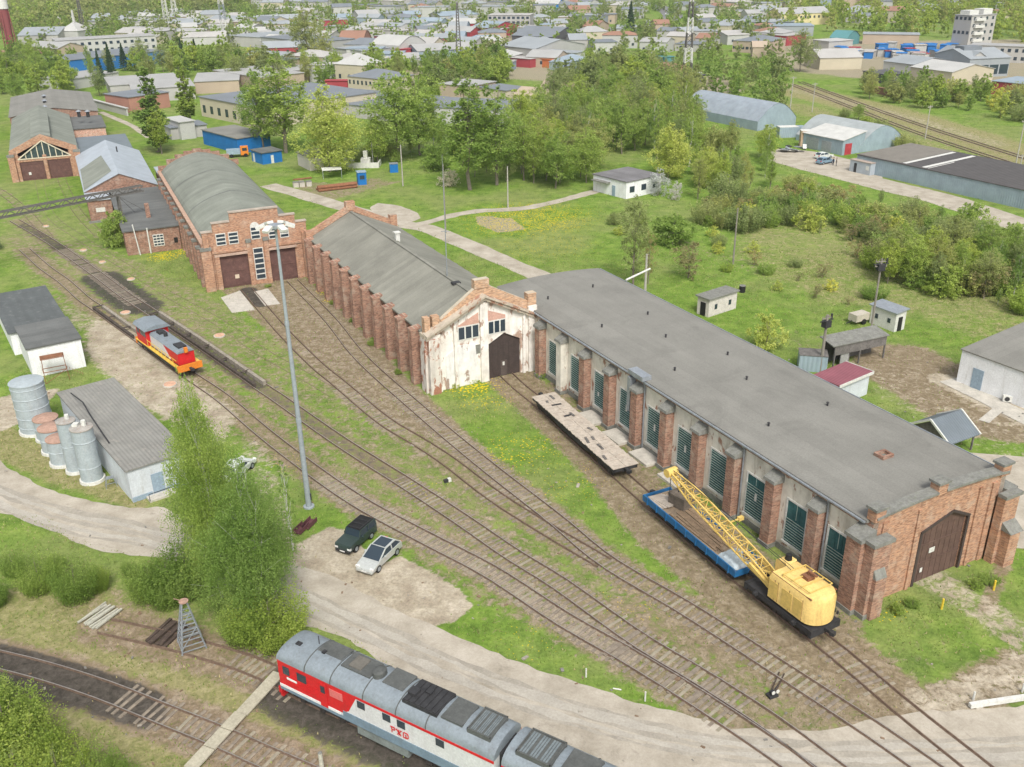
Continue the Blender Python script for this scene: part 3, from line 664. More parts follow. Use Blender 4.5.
# ================================================================== MIDDLE SHED with the white gable
O2 = O1+Adir*51.15+Bdir*.15-Bdir*13.5
W2, E2, RZ2, L2 = 13.4, 6.6, 9.9, 45.5
def L2c(px, py, z=0): v = at(px, py, z)-O2; return v.dot(Bdir), v.dot(Adir)
ms = thing('gabled_shed', 'brick shed with ridged grey felt roof and peeling white ornate gable', 'shed', (*O2, 0), fa)
c2 = W2/2
DL, DR_, DH, DPK = 7.2, 11.4, 4.4, 5.5
m = MB()
top = lambda x: 6.9+(10.4-6.9)*(1-abs(x-c2)/c2)*.98
def wallstrip(x0, x1, z0a, z0b=None):
    z0b = z0a if z0b is None else z0b
    xs = [x0]+([c2] if x0 < c2 < x1 else [])+[x1]
    m.extr([(x0, z0a)]+[(x, top(x)) for x in xs]+[(x1, z0b)], 1, -.2, .35)
wallstrip(0, DL, 0); wallstrip(DR_, W2, 0); wallstrip(DL, (DL+DR_)/2, DH, DPK); wallstrip((DL+DR_)/2, DR_, DPK, DH)
g2 = m.build('gable_wall', PLW, ms)
m = MB()
for x0, x1, H in ((-.25, 1.25, 7.0), (c2-.5, c2+.45, 9.8), (W2-1.0, W2+.1, 8.2), (2.9, 3.2, 7.6), (DR_+.25, DR_+.55, 8)): m.box(x0, -.55 if H < 8 else -.5, 0, x1, -.2, H)
m.build('pilaster', PLW, g2)
m = MB(); m.box(-.3, -.9, 0, .95, .0, 6.6); m.box(-.55, -.2, 0, 0, 1.2, 6.6); m.build('corner_pier', plastermat('plaster_ruined', (.62, .58, .52), (.42, .2, .13), .75), g2)
# broken cornice running up the gable and the raised brick parapet behind it
CORN = plastermat('cornice', (.46, .40, .32), (.40, .22, .15), .5)
m = MB()
for sgn in (0, 1):
    xa, xb = (-.5, c2) if sgn == 0 else (W2+.3, c2)
    za, zb = 6.75, 10.3
    for off, th, pro in ((0, .35, .75), (.36, .3, .95)):
        vs = []
        for x, z in ((xa, za), (xb, zb)): vs += [(x, -pro, z+off-.25), (x, .35, z+off-.25), (x, .35, z+off+th-.25), (x, -pro, z+off+th-.3)]
        fs = [(0, 1, 2, 3), (7, 6, 5, 4), (0, 4, 5, 1), (1, 5, 6, 2), (2, 6, 7, 3), (3, 7, 4, 0)]
        m.add(vs, fs)
m.build('cornice', CORN, g2)
m = MB()
PARB = brickmat('parapet_brick', (.42, .25, .15), (.5, .32, .2), (.42, .36, .28), pamt=.5, samt=.3)
for xa, xb in ((1.6, c2), (W2-.3, c2)):
    za = 8.0; zb = 11.45
    vs = []
    for x, z in ((xa, za), (xb, zb)): vs += [(x, .0, z-1.6), (x, .55, z-1.6), (x, .55, z+.45), (x, .0, z+.45)]
    m.add(vs, [(0, 1, 2, 3), (7, 6, 5, 4), (0, 4, 5, 1), (1, 5, 6, 2), (3, 7, 4, 0)]); m.add(vs, [(2, 6, 7, 3)], 1)
m.box(c2-.9, -.1, 11.3, c2+.9, .7, 12.3, 0, 1); m.box(-.3, .1, 6.6, .35, .9, 8.9); m.box(.65, .1, 6.6, 1.5, .9, 8.9); m.box(W2-.9, -.1, 7.6, W2+.2, .8, 9.6); m.box(-.55, -.2, 6.6, 1.6, 1.2, 7.0, 1)
m.build('parapet', [PARB, weather('coping_pale', (.5, .44, .34), .2, 1, .9)], g2)
# pink spandrels, small paned windows
for x0, x1 in ((3.5, c2-.6), (c2+.55, 9.5)):
    m = MB(); s0, s1 = (7.4, 8.6) if x0 < c2 else (8.6, 7.7)
    m.extr([(x0, 7.3), (x0, s0), (x1, s1), (x1, 7.3)], 1, -.235, -.2); m.build('pink_panel', PINK, g2)
    m = MB(); m.box(x0, -.26, 5.6, x1, -.205, 7.3); n = 3
    wn = m.build('window', FRW, g2)
    m = MB()
    for k in range(n):
        a_ = x0+(x1-x0)*k/n+.1; b_ = x0+(x1-x0)*(k+1)/n-.08; m.box(a_, -.28, 5.75, b_, -.262, 7.15)
    m.build('pane', GL, wn)
m = MB(); m.box(5.5, -.24, 3.6, 6.2, -.203, 4.7); wn = m.build('window', CAPM, g2)
m = MB(); m.extr([(1.9, 0), (1.9, 4.1), (3.5, 5.1), (5.6, 4.9), (5.9, 0)], 1, -.26, -.2); m.build('bricked_up_doorway', plastermat('plaster_clean', (.72, .71, .69), (.4, .3, .25), .15), g2)
m = MB(); m.extr([(DL, 0), (DL, DH), ((DL+DR_)/2, DPK), (DR_, DH), (DR_, 0)], 1, .05, .12)
for i in range(1, 6): x = DL+(DR_-DL)*i/6; m.box(x-.02, .02, 0, x+.02, .05, DH)
d2 = m.build('gate', WOODG, ms); B3('wicket_door', weather('wicket', (.10, .08, .07), .2, 1, .8), d2, lambda m: m.box(8.9, .0, .1, 9.7, .02, 2.0)); B3('notice', FRW, d2, lambda m: m.box(9.15, -.02, 1.35, 9.4, -.001, 1.8))
B3('side_wall', brickmat('brick_shaded', (.13, .06, .045), (.19, .09, .065), (.17, .13, .1), pamt=.2, samt=.5), ms, lambda m: m.box(.5, .9, 0, .9, L2, E2+.2)); B3('rear_wall', BRD, ms, lambda m: m.box(W2-.5, .6, 0, W2, L2, E2))  # side wall brick darkened: shade between the buttresses painted into its colour
m = MB(); m.extr([(0, 0), (0, E2), (c2, RZ2+.2), (W2, E2), (W2, 0)], 1, L2-.4, L2); eg = m.build('end_wall', BRD, ms)
m = MB()
for xa, xb in ((-.2, c2), (W2+.2, c2)):
    vs = []
    for x, z in ((xa, E2+.15), (xb, RZ2+.2)): vs += [(x, L2-.6, z-.1), (x, L2+.1, z-.1), (x, L2+.1, z+.75), (x, L2-.6, z+.75)]
    m.add(vs, [(0, 1, 2, 3), (7, 6, 5, 4), (0, 4, 5, 1), (1, 5, 6, 2), (2, 6, 7, 3), (3, 7, 4, 0)])
m.box(c2-.7, L2-.7, RZ2+.2, c2+.7, L2+.2, RZ2+1.5); m.box(W2-.6, L2-.8, E2, W2+.5, L2+.2, E2+1.9); m.box(-.5, L2-.8, E2, .5, L2+.2, E2+1.2)
m.build('parapet', BR, eg)
m = MB(); m.quad((-.05, .5, E2+.1), (c2, .5, RZ2), (c2, L2-.4, RZ2), (-.05, L2-.4, E2+.1)); m.quad((c2, .5, RZ2), (W2+.5, .5, E2+.05), (W2+.5, L2-.4, E2+.05), (c2, L2-.4, RZ2))
m.box(-.08, .5, E2-.1, -.03, L2-.4, E2+.09); m.box(c2-.22, .5, RZ2+.01, c2+.22, L2-.4, RZ2+.06, 0)
r2 = m.build('roof', FELT2, ms)
x, y = L2c(397, 236, RZ2+.2); z = E2+(RZ2-E2)*(1-abs(x-c2)/c2)
B3('roof_vent', FRW, r2, lambda m: (m.box(x-.3, y-.3, z-.2, x+.3, y+.3, z+1.1), m.box(x-.42, y-.42, z+1.1, x+.42, y+.42, z+1.25, 0)))
x, y = L2c(456, 286, RZ2-.4); z = E2+(RZ2-E2)*(1-abs(x-c2)/c2)
B3('roof_vent', DARK, r2, lambda m: m.box(x-.5, y-.35, z-.1, x+.5, y+.35, z+.15))
for i, y in enumerate([3.2+4.1*k for k in range(11)]):
    m = MB(); m.box(-.95, y-.5, 0, .5, y+.5, E2-.02); m.add([(-1.02, y-.56, E2-.02), (.3, y-.56, E2-.02), (.3, y+.56, E2-.02), (-1.02, y+.56, E2-.02), (-.98, y-.52, E2+.2), (.3, y-.52, E2+.42), (.3, y+.52, E2+.42), (-.98, y+.52, E2+.2)], [(0, 3, 2, 1), (0, 1, 5, 4), (1, 2, 6, 5), (2, 3, 7, 6), (3, 0, 4, 7), (4, 5, 6, 7)], 1)
    m.build('buttress', [BRP, BRP], ms)
    if i < 10: B3('shaded_window', weather('shaded_board', (.09, .065, .05), .3, 1, .95), ms, lambda m: m.box(.45, y+.8, .9, .495, y+3.3, 5.2))  # window infill coloured dark to paint in the shade of the recesses
    m = MB(); m.box(W2, y-.5, 0, W2+.9, y+.5, E2-.2, 0, 1); m.build('buttress', [BRD, CAPM], ms)
# antenna mast standing on that roof
x, y = L2c(447.3, 279, RZ2-.3); g = O2+Bdir*x+Adir*y; z = E2+(RZ2-E2)*(1-abs(x-c2)/c2)
an = thing('antenna_mast', 'thin steel antenna mast rising from the ridge of the gabled shed', 'mast', (g.x, g.y, z))
B3('pole', ZINC, an, lambda m: (m.cyl((0, 0, 0), (0, 0, 6), .07, .05, 8), m.cyl((0, 0, 6), (0, 0, 14.5), .045, .02, 6))); B3('crossarm', ZINC, an, lambda m: (m.bar((-.5, 0, 5.6), (.5, 0, 5.6), .06), m.bar((0, -.3, 5.4), (0, .3, 5.4), .05)))
# ================================================================== ROUND-ROOFED SHED
AZ3 = -24.6; A3 = Vector((math.sin(rad(AZ3)), math.cos(rad(AZ3)))); B3d = Vector((A3.y, -A3.x))
O3 = at(210, 291); W3 = 15.2; E3 = 6.4; C3 = 10.1; L3 = 56
def L3c(px, py, z=0): v = at(px, py, z)-O3; return v.dot(B3d), v.dot(A3)
rs = thing('round_roofed_shed', 'brick shed with round felt roof and stepped parapet over two red gates', 'shed', (*O3, 0), -rad(AZ3))
def arcz(x): u = 2*x/W3-1; return E3+(C3-E3)*math.sqrt(max(0, 1-u*u*.92))-(C3-E3)*math.sqrt(1-.92)*abs(u)
m = MB(); m.box(0, .5, 0, .5, L3, E3); rs_side = m.build('side_wall', BRD, rs); B3('rear_wall', BRD, rs, lambda m: m.box(W3-.5, .5, 0, W3, L3, E3))
m = MB(); m.extr([(0, 0)]+[(W3*i/12, arcz(W3*i/12)) for i in range(13)]+[(W3, 0)], 1, L3-.4, L3); m.build('end_wall', BRD, rs)
m = MB()
for i in range(9): x = W3*(i+.5)/9; z = arcz(x); m.box(x-W3/18, L3-.5, z-.5, x+W3/18, L3+.15, z+.55-.0*i)
m.build('end_parapet', BRD, rs)
m = MB()
G1 = (2.0, 6.1); G2_ = (9.3, 13.2); GH = 5.0; ML = (6.75, 8.5)
def seg(x0, x1, z0, z1): m.box(x0, 0, z0, x1, .5, z1)
seg(0, G1[0], 0, 8.0); seg(G1[0], G1[1], GH, 8.0); seg(G1[1], G2_[0], 0, 8); seg(G2_[0], G2_[1], GH, 8); seg(G2_[1], W3, 0, 8)
for x0, x1, z0, z1 in ((0, W3, 8, 8.7), (1.6, W3-1.6, 8.7, 9.9), (4.2, W3-4.0, 9.9, 11.2)): m.box(x0, 0, z0, x1, .5, z1)
fw3 = m.build('front_wall', BR, rs)
m = MB()
for x0, x1, z in ((-.1, 1.55, 8.7), (W3-1.55, W3+.1, 8.7), (1.5, 4.15, 9.9), (W3-3.95, W3-1.5, 9.9), (4.1, W3-3.9, 11.2)): m.box(x0, -.12, z, x1, .62, z+.18)
m.build('coping', weather('coping_stone', (.42, .36, .3), .2, 1, .9), fw3)
m = MB(); m.box(-.5, -.6, 0, .9, 0, 6.2); m.box(-.6, -.7, 6.2, 1.0, 0, 6.6, 1); m.box(0, -.3, 6.6, .8, 0, 8.5); m.box(W3-.9, -.6, 0, W3+.3, 0, 7.2); m.box(1.3, -.3, 0, 2.0, 0, GH+.35); m.box(6.1, -.3, 0, 6.7, 0, GH+1.6); m.box(8.6, -.3, 0, 9.25, 0, GH+1.6); m.box(6.0, -.42, GH+1.6, 6.8, 0, GH+2.1, 1); m.box(8.5, -.42, GH+1.6, 9.35, 0, GH+2.1, 1); m.box(1.0, -.18, GH+.5, 6.1, 0, GH+.8); m.box(9.25, -.18, GH+.5, W3-.9, 0, GH+.8)
m.build('pilaster', [BR, CAPM], fw3)
B3('lintel', weather('lintel', (.45, .33, .26), .2, 1, .9), fw3, lambda m: (m.box(1.3, -.34, GH+.001, 6.1, -.01, GH+.3), m.box(9.26, -.34, GH+.001, 13.4, -.01, GH+.3)))
for nm, (a_, b_) in (('l', G1), ('r', G2_)):
    m = MB(); m.box(a_, .2, 0, b_, .28, GH)
    for x in (a_+.1, (a_+b_)/2, b_-.1): m.box(x-.07, .13, 0, x+.07, .2, GH)
    for z in (.3, 2.4, 4.6): m.box(a_, .15, z, b_, .2, z+.14)
    gt = m.build('gate', WOODR, rs)
    if nm == 'l': B3('notice', weather('notice', (.6, .5, .38), .1, 1, .8), gt, lambda m: m.box(3.9, .09, 1.3, 4.5, .12, 1.9))
def panewin(x0, x1, z0, z1, rows, cols, parent, y=-.06, mt=None, arch=False):
    m = MB(); m.box(x0, y, z0, x1, y+.055, z1)
    if arch:
        c_ = (x0+x1)/2; r_ = (x1-x0)/2; m.extr([(c_+r_*math.cos(PI*k/10), z1+r_*math.sin(PI*k/10)) for k in range(11)], 1, y, y+.055)
    wn = m.build('window', mt or FRW, parent); m = MB(); fx = .09
    for r_ in range(rows):
        for c_ in range(cols):
            a_ = x0+fx+(x1-x0-fx)*c_/cols; b_ = x0+(x1-x0-fx)*(c_+1)/cols; p_ = z0+fx+(z1-z0-fx)*r_/rows; q_ = z0+(z1-z0-fx)*(r_+1)/rows
            m.box(a_, y-.015, p_+.05, b_, y-.002, q_-.05)
    m.build('pane', GL, wn); return wn
for x0, x1 in ((1.9, 3.3), (3.7, 5.1), (9.5, 10.8), (11.2, 12.5)): panewin(x0, x1, 6.6, 8.4, 3, 1, fw3)
panewin(6.95, 8.3, 6.9, 8.8, 3, 1, fw3, arch=True); panewin(6.95, 8.4, .7, 5.6, 6, 1, fw3)
m = MB(); n = 18
for i in range(n):
    x0, x1 = W3*i/n, W3*(i+1)/n; m.quad((x0, .5, arcz(x0)), (x1, .5, arcz(x1)), (x1, L3-.4, arcz(x1)), (x0, L3-.4, arcz(x0)))
rf3 = m.build('roof', FELT3, rs, smooth=True)
for yy in (19, 37): B3('felt_seam', FELTD, rf3, lambda m: [m.quad((W3*i/n, yy, arcz(W3*i/n)+.03), (W3*(i+1)/n, yy, arcz(W3*(i+1)/n)+.03), (W3*(i+1)/n, yy+.3, arcz(W3*(i+1)/n)+.03), (W3*i/n, yy+.3, arcz(W3*i/n)+.03)) for i in range(n)])
m = MB()
for i in range(1): m.box(-.25, 0.5, E3, .25, L3, E3+.55); m.box(-.3, 0.5, E3+.55, .3, L3, E3+.7, 1)
m.build('side_parapet', [BRD, weather('coping_rose', (.45, .3, .22), .2, 1, .9)], rs)
for i in range(13):
    y = 2.6+4.2*i; m = MB(); m.box(-.75, y-.45, 0, 0, y+.45, E3-.5); m.box(-.85, y-.55, E3-.5, 0, y+.55, E3-.2, 1); m.build('buttress', [BRD, CAPM], rs)
# ------------------------------------------------------------------ generic building helpers
WN = {}
def local(o, rz, g): v = Vector(g)-Vector(o); c_, s_ = math.cos(rz), math.sin(rz); return v.x*c_+v.y*s_, -v.x*s_+v.y*c_
def quadframe(p0, p1): a_, b_ = at(*p0), at(*p1); d_ = b_-a_; return a_, math.atan2(d_.y, d_.x), d_.length
def house(p0, p1, depth, H, label, cat='building', name='building', roof='flat', wall=None, rcol=None, rise=1.5, over=.25, wins=(), group=None, ridge='x', trim=None, doors=()):
    """front edge p0->p1 in pixels on the ground; body runs back from it. wins: (face, count, z0, z1, width)"""
    o, rz, L = quadframe(p0, p1); t_ = thing(name, label, cat, (*o, 0), rz, group)
    m = MB()
    if roof == 'gable' and ridge == 'x': m.extr([(0, 0), (0, H), (depth/2, H+rise), (depth, H), (depth, 0)], 0, 0, L)
    elif roof == 'gable': m.extr([(0, 0), (0, H), (L/2, H+rise), (L, H), (L, 0)], 1, 0, depth)
    elif roof == 'shed': m.extr([(0, 0), (0, H), (depth, H+rise), (depth, 0)], 0, 0, L)
    elif roof == 'barrel': m.extr([(0, 0)]+[(depth*k/12, H+rise*math.sin(PI*k/12)) for k in range(13)]+[(depth, 0)], 0, 0, L)
    else: m.box(0, 0, 0, L, depth, H)
    wl = m.build('wall', wall, t_); m = MB(); e = over; k = .14
    def slab(a_, b_, c_, d_):
        A_, B_, C_, D_ = map(Vector, (a_, b_, c_, d_)); n_ = Vector((0, 0, k)); m.add([A_, B_, C_, D_, A_+n_, B_+n_, C_+n_, D_+n_], [(0, 3, 2, 1), (4, 5, 6, 7), (0, 1, 5, 4), (1, 2, 6, 5), (2, 3, 7, 6), (3, 0, 4, 7)])
    if roof == 'flat': m.box(-e, -e, H+.003, L+e, depth+e, H+k+.05)
    elif roof == 'gable' and ridge == 'x':
        s_ = rise/(depth/2); slab((-e, -e, H-e*s_+.01), (L+e, -e, H-e*s_+.01), (L+e, depth/2, H+rise+.01), (-e, depth/2, H+rise+.01)); slab((-e, depth/2, H+rise+.01), (L+e, depth/2, H+rise+.01), (L+e, depth+e, H-e*s_+.01), (-e, depth+e, H-e*s_+.01))
    elif roof == 'gable':
        s_ = rise/(L/2); slab((-e, -e, H-e*s_+.01), (L/2, -e, H+rise+.01), (L/2, depth+e, H+rise+.01), (-e, depth+e, H-e*s_+.01)); slab((L/2, -e, H+rise+.01), (L+e, -e, H-e*s_+.01), (L+e, depth+e, H-e*s_+.01), (L/2, depth+e, H+rise+.01))
    elif roof == 'shed': slab((-e, -e, H+.01), (L+e, -e, H+.01), (L+e, depth+e, H+rise+.01), (-e, depth+e, H+rise+.01))
    elif roof == 'hip':
        r_ = min(L, depth)/2
        if L >= depth: q = [(r_, depth/2), (L-r_, depth/2)]
        else: q = [(L/2, r_), (L/2, depth-r_)]
        vs = [(-e, -e, H), (L+e, -e, H), (L+e, depth+e, H), (-e, depth+e, H), (*q[0], H+rise), (*q[1], H+rise)]
        m.add(vs, [(0, 1, 5, 4), (2, 3, 4, 5), (1, 2, 5), (3, 0, 4)] if L >= depth else [(0, 1, 4), (1, 2, 5, 4), (2, 3, 5), (3, 0, 4, 5)]); m.add(vs[:4], [(0, 3, 2, 1)])
    elif roof == 'barrel':
        P_ = [(depth*j/12, H+rise*math.sin(PI*j/12)+.04) for j in range(13)]
        for a_, b_ in zip(P_, P_[1:]): m.quad((-e, *a_), (L+e, *a_), (L+e, *b_), (-e, *b_))
    rf = m.build('roof', rcol, t_)
    for (face, n, z0, z1, wd) in wins:
        for i in range(n):
            if face == 'f': c_ = L*(i+.5)/n; bx = (c_-wd/2, -.05, z0, c_+wd/2, -.003, z1)
            elif face == 'r': c_ = depth*(i+.5)/n; bx = (L+.003, c_-wd/2, z0, L+.05, c_+wd/2, z1)
            else: c_ = depth*(i+.5)/n; bx = (-.05, c_-wd/2, z0, -.003, c_+wd/2, z1)
            mm = WN.get((face, wd, z1-z0))
            if mm is None: 
                q_ = MB(); q_.box(*[v-u for v, u in zip(bx, ((bx[0], bx[1], bx[2])*2))]); mm = bpy.data.meshes.new('window'); mm.from_pydata(q_.v, [], q_.f); mm.materials.append(GL); mm.update(); WN[(face, wd, z1-z0)] = mm
            ob = bpy.data.objects.new('window', mm); C.objects.link(ob); ob.parent = t_; ob.location = bx[:3]
    for (face, c_, wd, ht, mt) in doors:
        m = MB()
        if face == 'f': m.box(c_-wd/2, -.06, 0, c_+wd/2, -.003, ht)
        elif face == 'r': m.box(L+.003, c_-wd/2, 0, L+.06, c_+wd/2, ht)
        else: m.box(-.06, c_-wd/2, 0, -.003, c_+wd/2, ht)
        m.build('door', mt, t_)
    return t_, L, rf
DOORB = weather('door_bluegrey', (.27, .35, .42), .15, 2, .6); BLK = plain('black', (.02, .02, .02))
# ------------------------------------------------------------------ smaller buildings around the sheds
def rdist(a_, b_, z): return (at(*a_, z)-at(*b_, z)).length
def houser(p0, p1, pb, H, label, **k):
    """like house(), from visible roof corners: p0,p1 front eave, pb behind p0"""
    a_, b_, c_ = at(*p0, H), at(*p1, H), at(*pb, H); L = k.pop('L', None) or (b_-a_).length; D = k.pop('D', None) or (c_-a_).length
    d_ = (b_-a_).normalized()
    # feed house() through exact world points
    return house_w(a_, d_, L, D, H, label, **k)
_q = quadframe
def house_w(o, d_, L, D, H, label, **k):
    global quadframe
    quadframe = lambda p0, p1: (Vector(o), math.atan2(d_.y, d_.x), L)
    r = house((0, 0), (0, 0), D, H, label, **k); quadframe = _q
    return r
ASB = ribmat('asbestos_sheet', (.235, .23, .21), 0, .35, .5, .9, rust=(.38, .35, .3), ramt=.5)
ASBY = ribmat('asbestos_sheet_y', (.235, .23, .21), 1, .35, .5, .9, rust=(.38, .35, .3), ramt=.5)
METB = ribmat('roof_metal_blue', (.36, .40, .44), 1, .5, .35, .5, rust=(.3, .33, .36), ramt=.35)
BLUE = ribmat('wall_blue', (.015, .15, .42), 2, .4, .3, .5, rust=(.02, .1, .3), ramt=.2)
GRB = ribmat('wall_greyblue', (.27, .34, .385), 2, .5, .5, .6, rust=(.36, .42, .45), ramt=.4)
DKR = ribmat('roof_darkrib', (.085, .08, .078), 0, .8, .6, .8, rust=(.13, .12, .11), ramt=.3)
REDR = ribmat('roof_red', (.25, .085, .105), 0, .35, .4, .5, rust=(.4, .15, .16), ramt=.2)
CREAM = weather('wall_cream', (.55, .47, .32), .1, .5, .9, dirt=(.35, .3, .22), damt=.3, streak=True)
# low brick annex left of the round-roofed shed
def w3(x, yy): return O3+B3d*x+A3*yy
t1, L_, rf_ = house_w(w3(-9.4, 24.5), B3d, 8.6, 31, 4.0, 'low flat-roofed brick annex with a blue window against the round-roofed shed', wall=BRD, rcol=FELTD, roof='flat', cat='annex', name='brick_annex')
panewin(L_*.5, L_*.5+1.7, 1.0, 3.0, 4, 3, t1, mt=FRW)
B3('drainpipe', FRW, t1, lambda m: m.cyl((L_*.42, -.18, 0), (L_*.42, -.18, 4.3), .12, .12, 8)); B3('drainpipe', FRW, t1, lambda m: m.cyl((1.9, -.5, 0), (1.5, -.5, 5.2), .1, .1, 8))
B3('hatch', BLK, t1, lambda m: m.box(L_*.88, -.05, 1.2, L_*.88+.6, -.003, 2.1))
B3('chimney', BRD, rf_, lambda m: m.box(L_*.5, 7, 4.2, L_*.5+.7, 7.7, 6.6))
# metal-roofed block behind it
t1, L_, rf_ = house_w(w3(-13.7, 56.5), B3d, 13.0, 38, 4.4, 'brick workshop with pale blue metal gable roof carrying a green felt patch', wall=BRD, rcol=METB, roof='gable', ridge='y', rise=2.8, cat='workshop', name='workshop')
m = MB(); s_ = 2.8/(L_/2); q = lambda x, yy: (x, yy, 4.4+s_*x+.19)
m.quad(q(-.1, .6), q(L_*.42, 4.5), q(L_*.36, 24), q(.1, 21)); m.build('felt_patch', FELT3, rf_)
B3('vent_pipe', DARK, rf_, lambda m: m.cyl((L_*.62, 26, 5.8), (L_*.62, 26, 7.8), .14, .14, 8))
t1, L_, rf_ = house_w(w3(-13.7, 50), B3d, 4.1, 6.3, 4.0, 'small brick front room with blue sheet roof where the lattice gantry ends', wall=BRD, rcol=METB, roof='flat', cat='annex', name='brick_annex')
B3('window', FRW, t1, lambda m: m.box(1.2, -.06, 1.8, 2.8, -.003, 2.6)); B3('plinth_pipe', CAPM, t1, lambda m: m.box(-.4, -.7, 0, L_, -.2, .35))
house_w(w3(1, 60), B3d, 6.5, 17, 3.6, 'small pale metal roof filling the gap beyond the round-roofed shed', wall=BRD, rcol=METB, roof='flat', cat='lean-to', name='lean_to')
house_w(w3(-14, 96), B3d, 12.5, 27, 3.6, 'dark blue-grey flat roof between the glazed shed and the metal-roofed workshop', wall=BRD, rcol=weather('roof_slate', (.17, .20, .22), .12, .4, .8), roof='flat', cat='outbuilding', name='outbuilding')
# glazed-gable shed at the far left
H5 = 5.3; o5 = at(15.5, 182); rz5 = rad(24.6); L5 = 13.6
g5 = thing('glazed_gable_shed', 'brick shed at the far left with glazed triangular gable over two dark gates', 'shed', (*o5, 0), rz5)
zp = 8.7; c5 = L5/2
m = MB(); m.box(0, 0, 0, 1.6, .5, H5+.6); m.box(L5-1.8, 0, 0, L5, .5, H5+.6); m.box(c5-.4, 0, 0, c5+.4, .5, H5); m.box(1.6, 0, 4.1, L5-1.8, .5, 4.8)
for xa, xb in ((0, c5), (L5, c5)):
    vs = []
    for x, z in ((xa, H5+.6), (xb, zp+.3)): vs += [(x, 0, z-.7), (x, .5, z-.7), (x, .5, z+.7), (x, 0, z+.7)]
    m.add(vs, [(0, 1, 2, 3), (7, 6, 5, 4), (0, 4, 5, 1), (1, 5, 6, 2), (2, 6, 7, 3), (3, 7, 4, 0)])
gw = m.build('gable_wall', BR, g5)
m = MB(); m.box(-.5, -.6, 0, .8, 0, 5.4); m.box(L5-.8, -.6, 0, L5+.5, 0, 5.4); m.box(c5-.3, -.4, 0, c5+.3, 0, 4.6); m.box(1.0, -.35, 0, 1.6, 0, 4.2); m.box(-.6, -.7, 5.4, .9, 0, 5.9, 1); m.box(L5-.9, -.7, 5.4, L5+.6, 0, 5.9, 1); m.build('pilaster', [BR, CAPM], gw)
tg = weather('gable_glass', (.05, .075, .075), .4, 2, .3); gz = B3('gable_window', tg, g5, lambda m: m.extr([(1.9, 4.8), (c5, zp-.5), (L5-1.9, 4.8)], 1, .2, .25))
m = MB()
for i in range(1, 8): x = 1.9+(L5-3.8)*i/8; h_ = (zp-.5-4.8)*(1-abs(x-c5)/(c5-1.9)); m.box(x-.09, .12, 4.8, x+.09, .2, 4.8+h_)
m.bar((1.5, .05, 4.75), (c5, .05, zp-.35), .22); m.bar((L5-1.5, .05, 4.75), (c5, .05, zp-.35), .22); m.box(1.4, -.1, 4.6, L5-1.4, .1, 4.8); m.build('mullions', weather('cream_trim', (.6, .55, .42), .1, 2, .8), gz)
for a_, b_ in ((1.65, c5-.45), (c5+.45, L5-1.85)): B3('gate', WOODR, g5, lambda m: (m.box(a_, .15, 0, b_, .22, 4.1), m.box(a_, .1, .4, b_, .15, .55), m.box(a_, .1, 3.4, b_, .15, 3.55), m.box((a_+b_)/2-.06, .1, 0, (a_+b_)/2+.06, .15, 4.1)))
B3('notice', FRW, g5, lambda m: m.box(3.0, .05, 1.2, 3.5, .1, 1.8))
LG = 58; m = MB(); m.box(0, .5, 0, L5, LG, H5); m.build('body_wall', BRD, g5)
m = MB(); m.quad((-.3, .5, H5+.02), (c5, .5, zp-.3), (c5, LG, zp-.3), (-.3, LG, H5+.02)); m.quad((c5, .5, zp-.3), (L5+.3, .5, H5+.02), (L5+.3, LG, H5+.02), (c5, LG, zp-.3)); m.build('roof', FELT3, g5)
B3('roof_monitor', FELT3, g5, lambda m: m.extr([(c5-2.0, 7.0), (c5-2.0, 8.9), (c5, 9.4), (c5+2.0, 8.9), (c5+2.0, 7.0)], 1, 2, 40))
dv = Vector((math.cos(rz5), math.sin(rz5))); av = Vector((-dv.y, dv.x)); w5 = lambda x, yy: o5+dv*x+av*yy
house_w(w5(-.8, 58.4), dv, 22, 42, 5.6, 'broad dark-roofed hall behind the glazed shed at the far left', wall=BRD, rcol=FELT, roof='gable', ridge='y', rise=1.7, cat='hall', name='hall')
tt, L_, rf_ = house_w(w5(14, 37), dv, 7.6, 21, 4.4, 'flat-roofed brick wing right of the glazed shed, its wall pale with old paint', wall=brickmat('brick_pale', (.5, .24, .17), (.6, .36, .28), (.5, .45, .4), pamt=.7), rcol=FELTD, roof='flat', cat='wing', name='brick_wing')
for (px, py) in ((44.5, 97), (45, 102), (45.3, 108), (79, 113), (88, 113)):
    g = at(px, py+2, 6.8); c_ = thing('roof_ventilator', 'dark ventilator standing on the broad hall roof behind the glazed shed', 'ventilator', (g.x, g.y, 6.3), 0, 'ventilators on the dark hall roof')
    B3('stack', DARK, c_, lambda m: m.cyl((0, 0, 0), (0, 0, 1.4), .45, .45, 8)); B3('cowl', ZINC, c_, lambda m: m.cyl((0, 0, 1.4), (0, 0, 1.8), .75, .2, 8))
# white sheds at the left
HW = 3.6
_u = Vector((math.sin(rad(57)), math.cos(rad(57))))
t1, L_, rf_ = house_w(at(27, 350, HW), _u, 5.9, 8.6, HW, 'white limewashed shed with a dark felt roof beside the rusty frame', wall=WHP, rcol=FELTD, roof='flat', over=.15, cat='shed', name='white_shed')
_n = Vector((-_u.y, _u.x))
house_w(at(27, 350, HW)+_n*8.9-_u*.8, _u, 6.6, 16, 2.9, 'lower white shed with striped dark corrugated roof at the left edge', wall=WHP, rcol=ribmat('roof_striped', (.10, .11, .11), 0, 1.1, .6, .9, rust=(.3, .3, .29), ramt=.35), roof='shed', rise=.3, cat='shed', name='white_shed')
fr = thing('rusty_scaffold', 'rusty orange steel frame standing against the white shed', 'frame', (*at(46, 384), 0), rad(28))
m = MB()
for x in (0, 2.6):
    for y in (0, 1.3): m.bar((x, y, 0), (x*.9+.1, y, 3.0), .07)
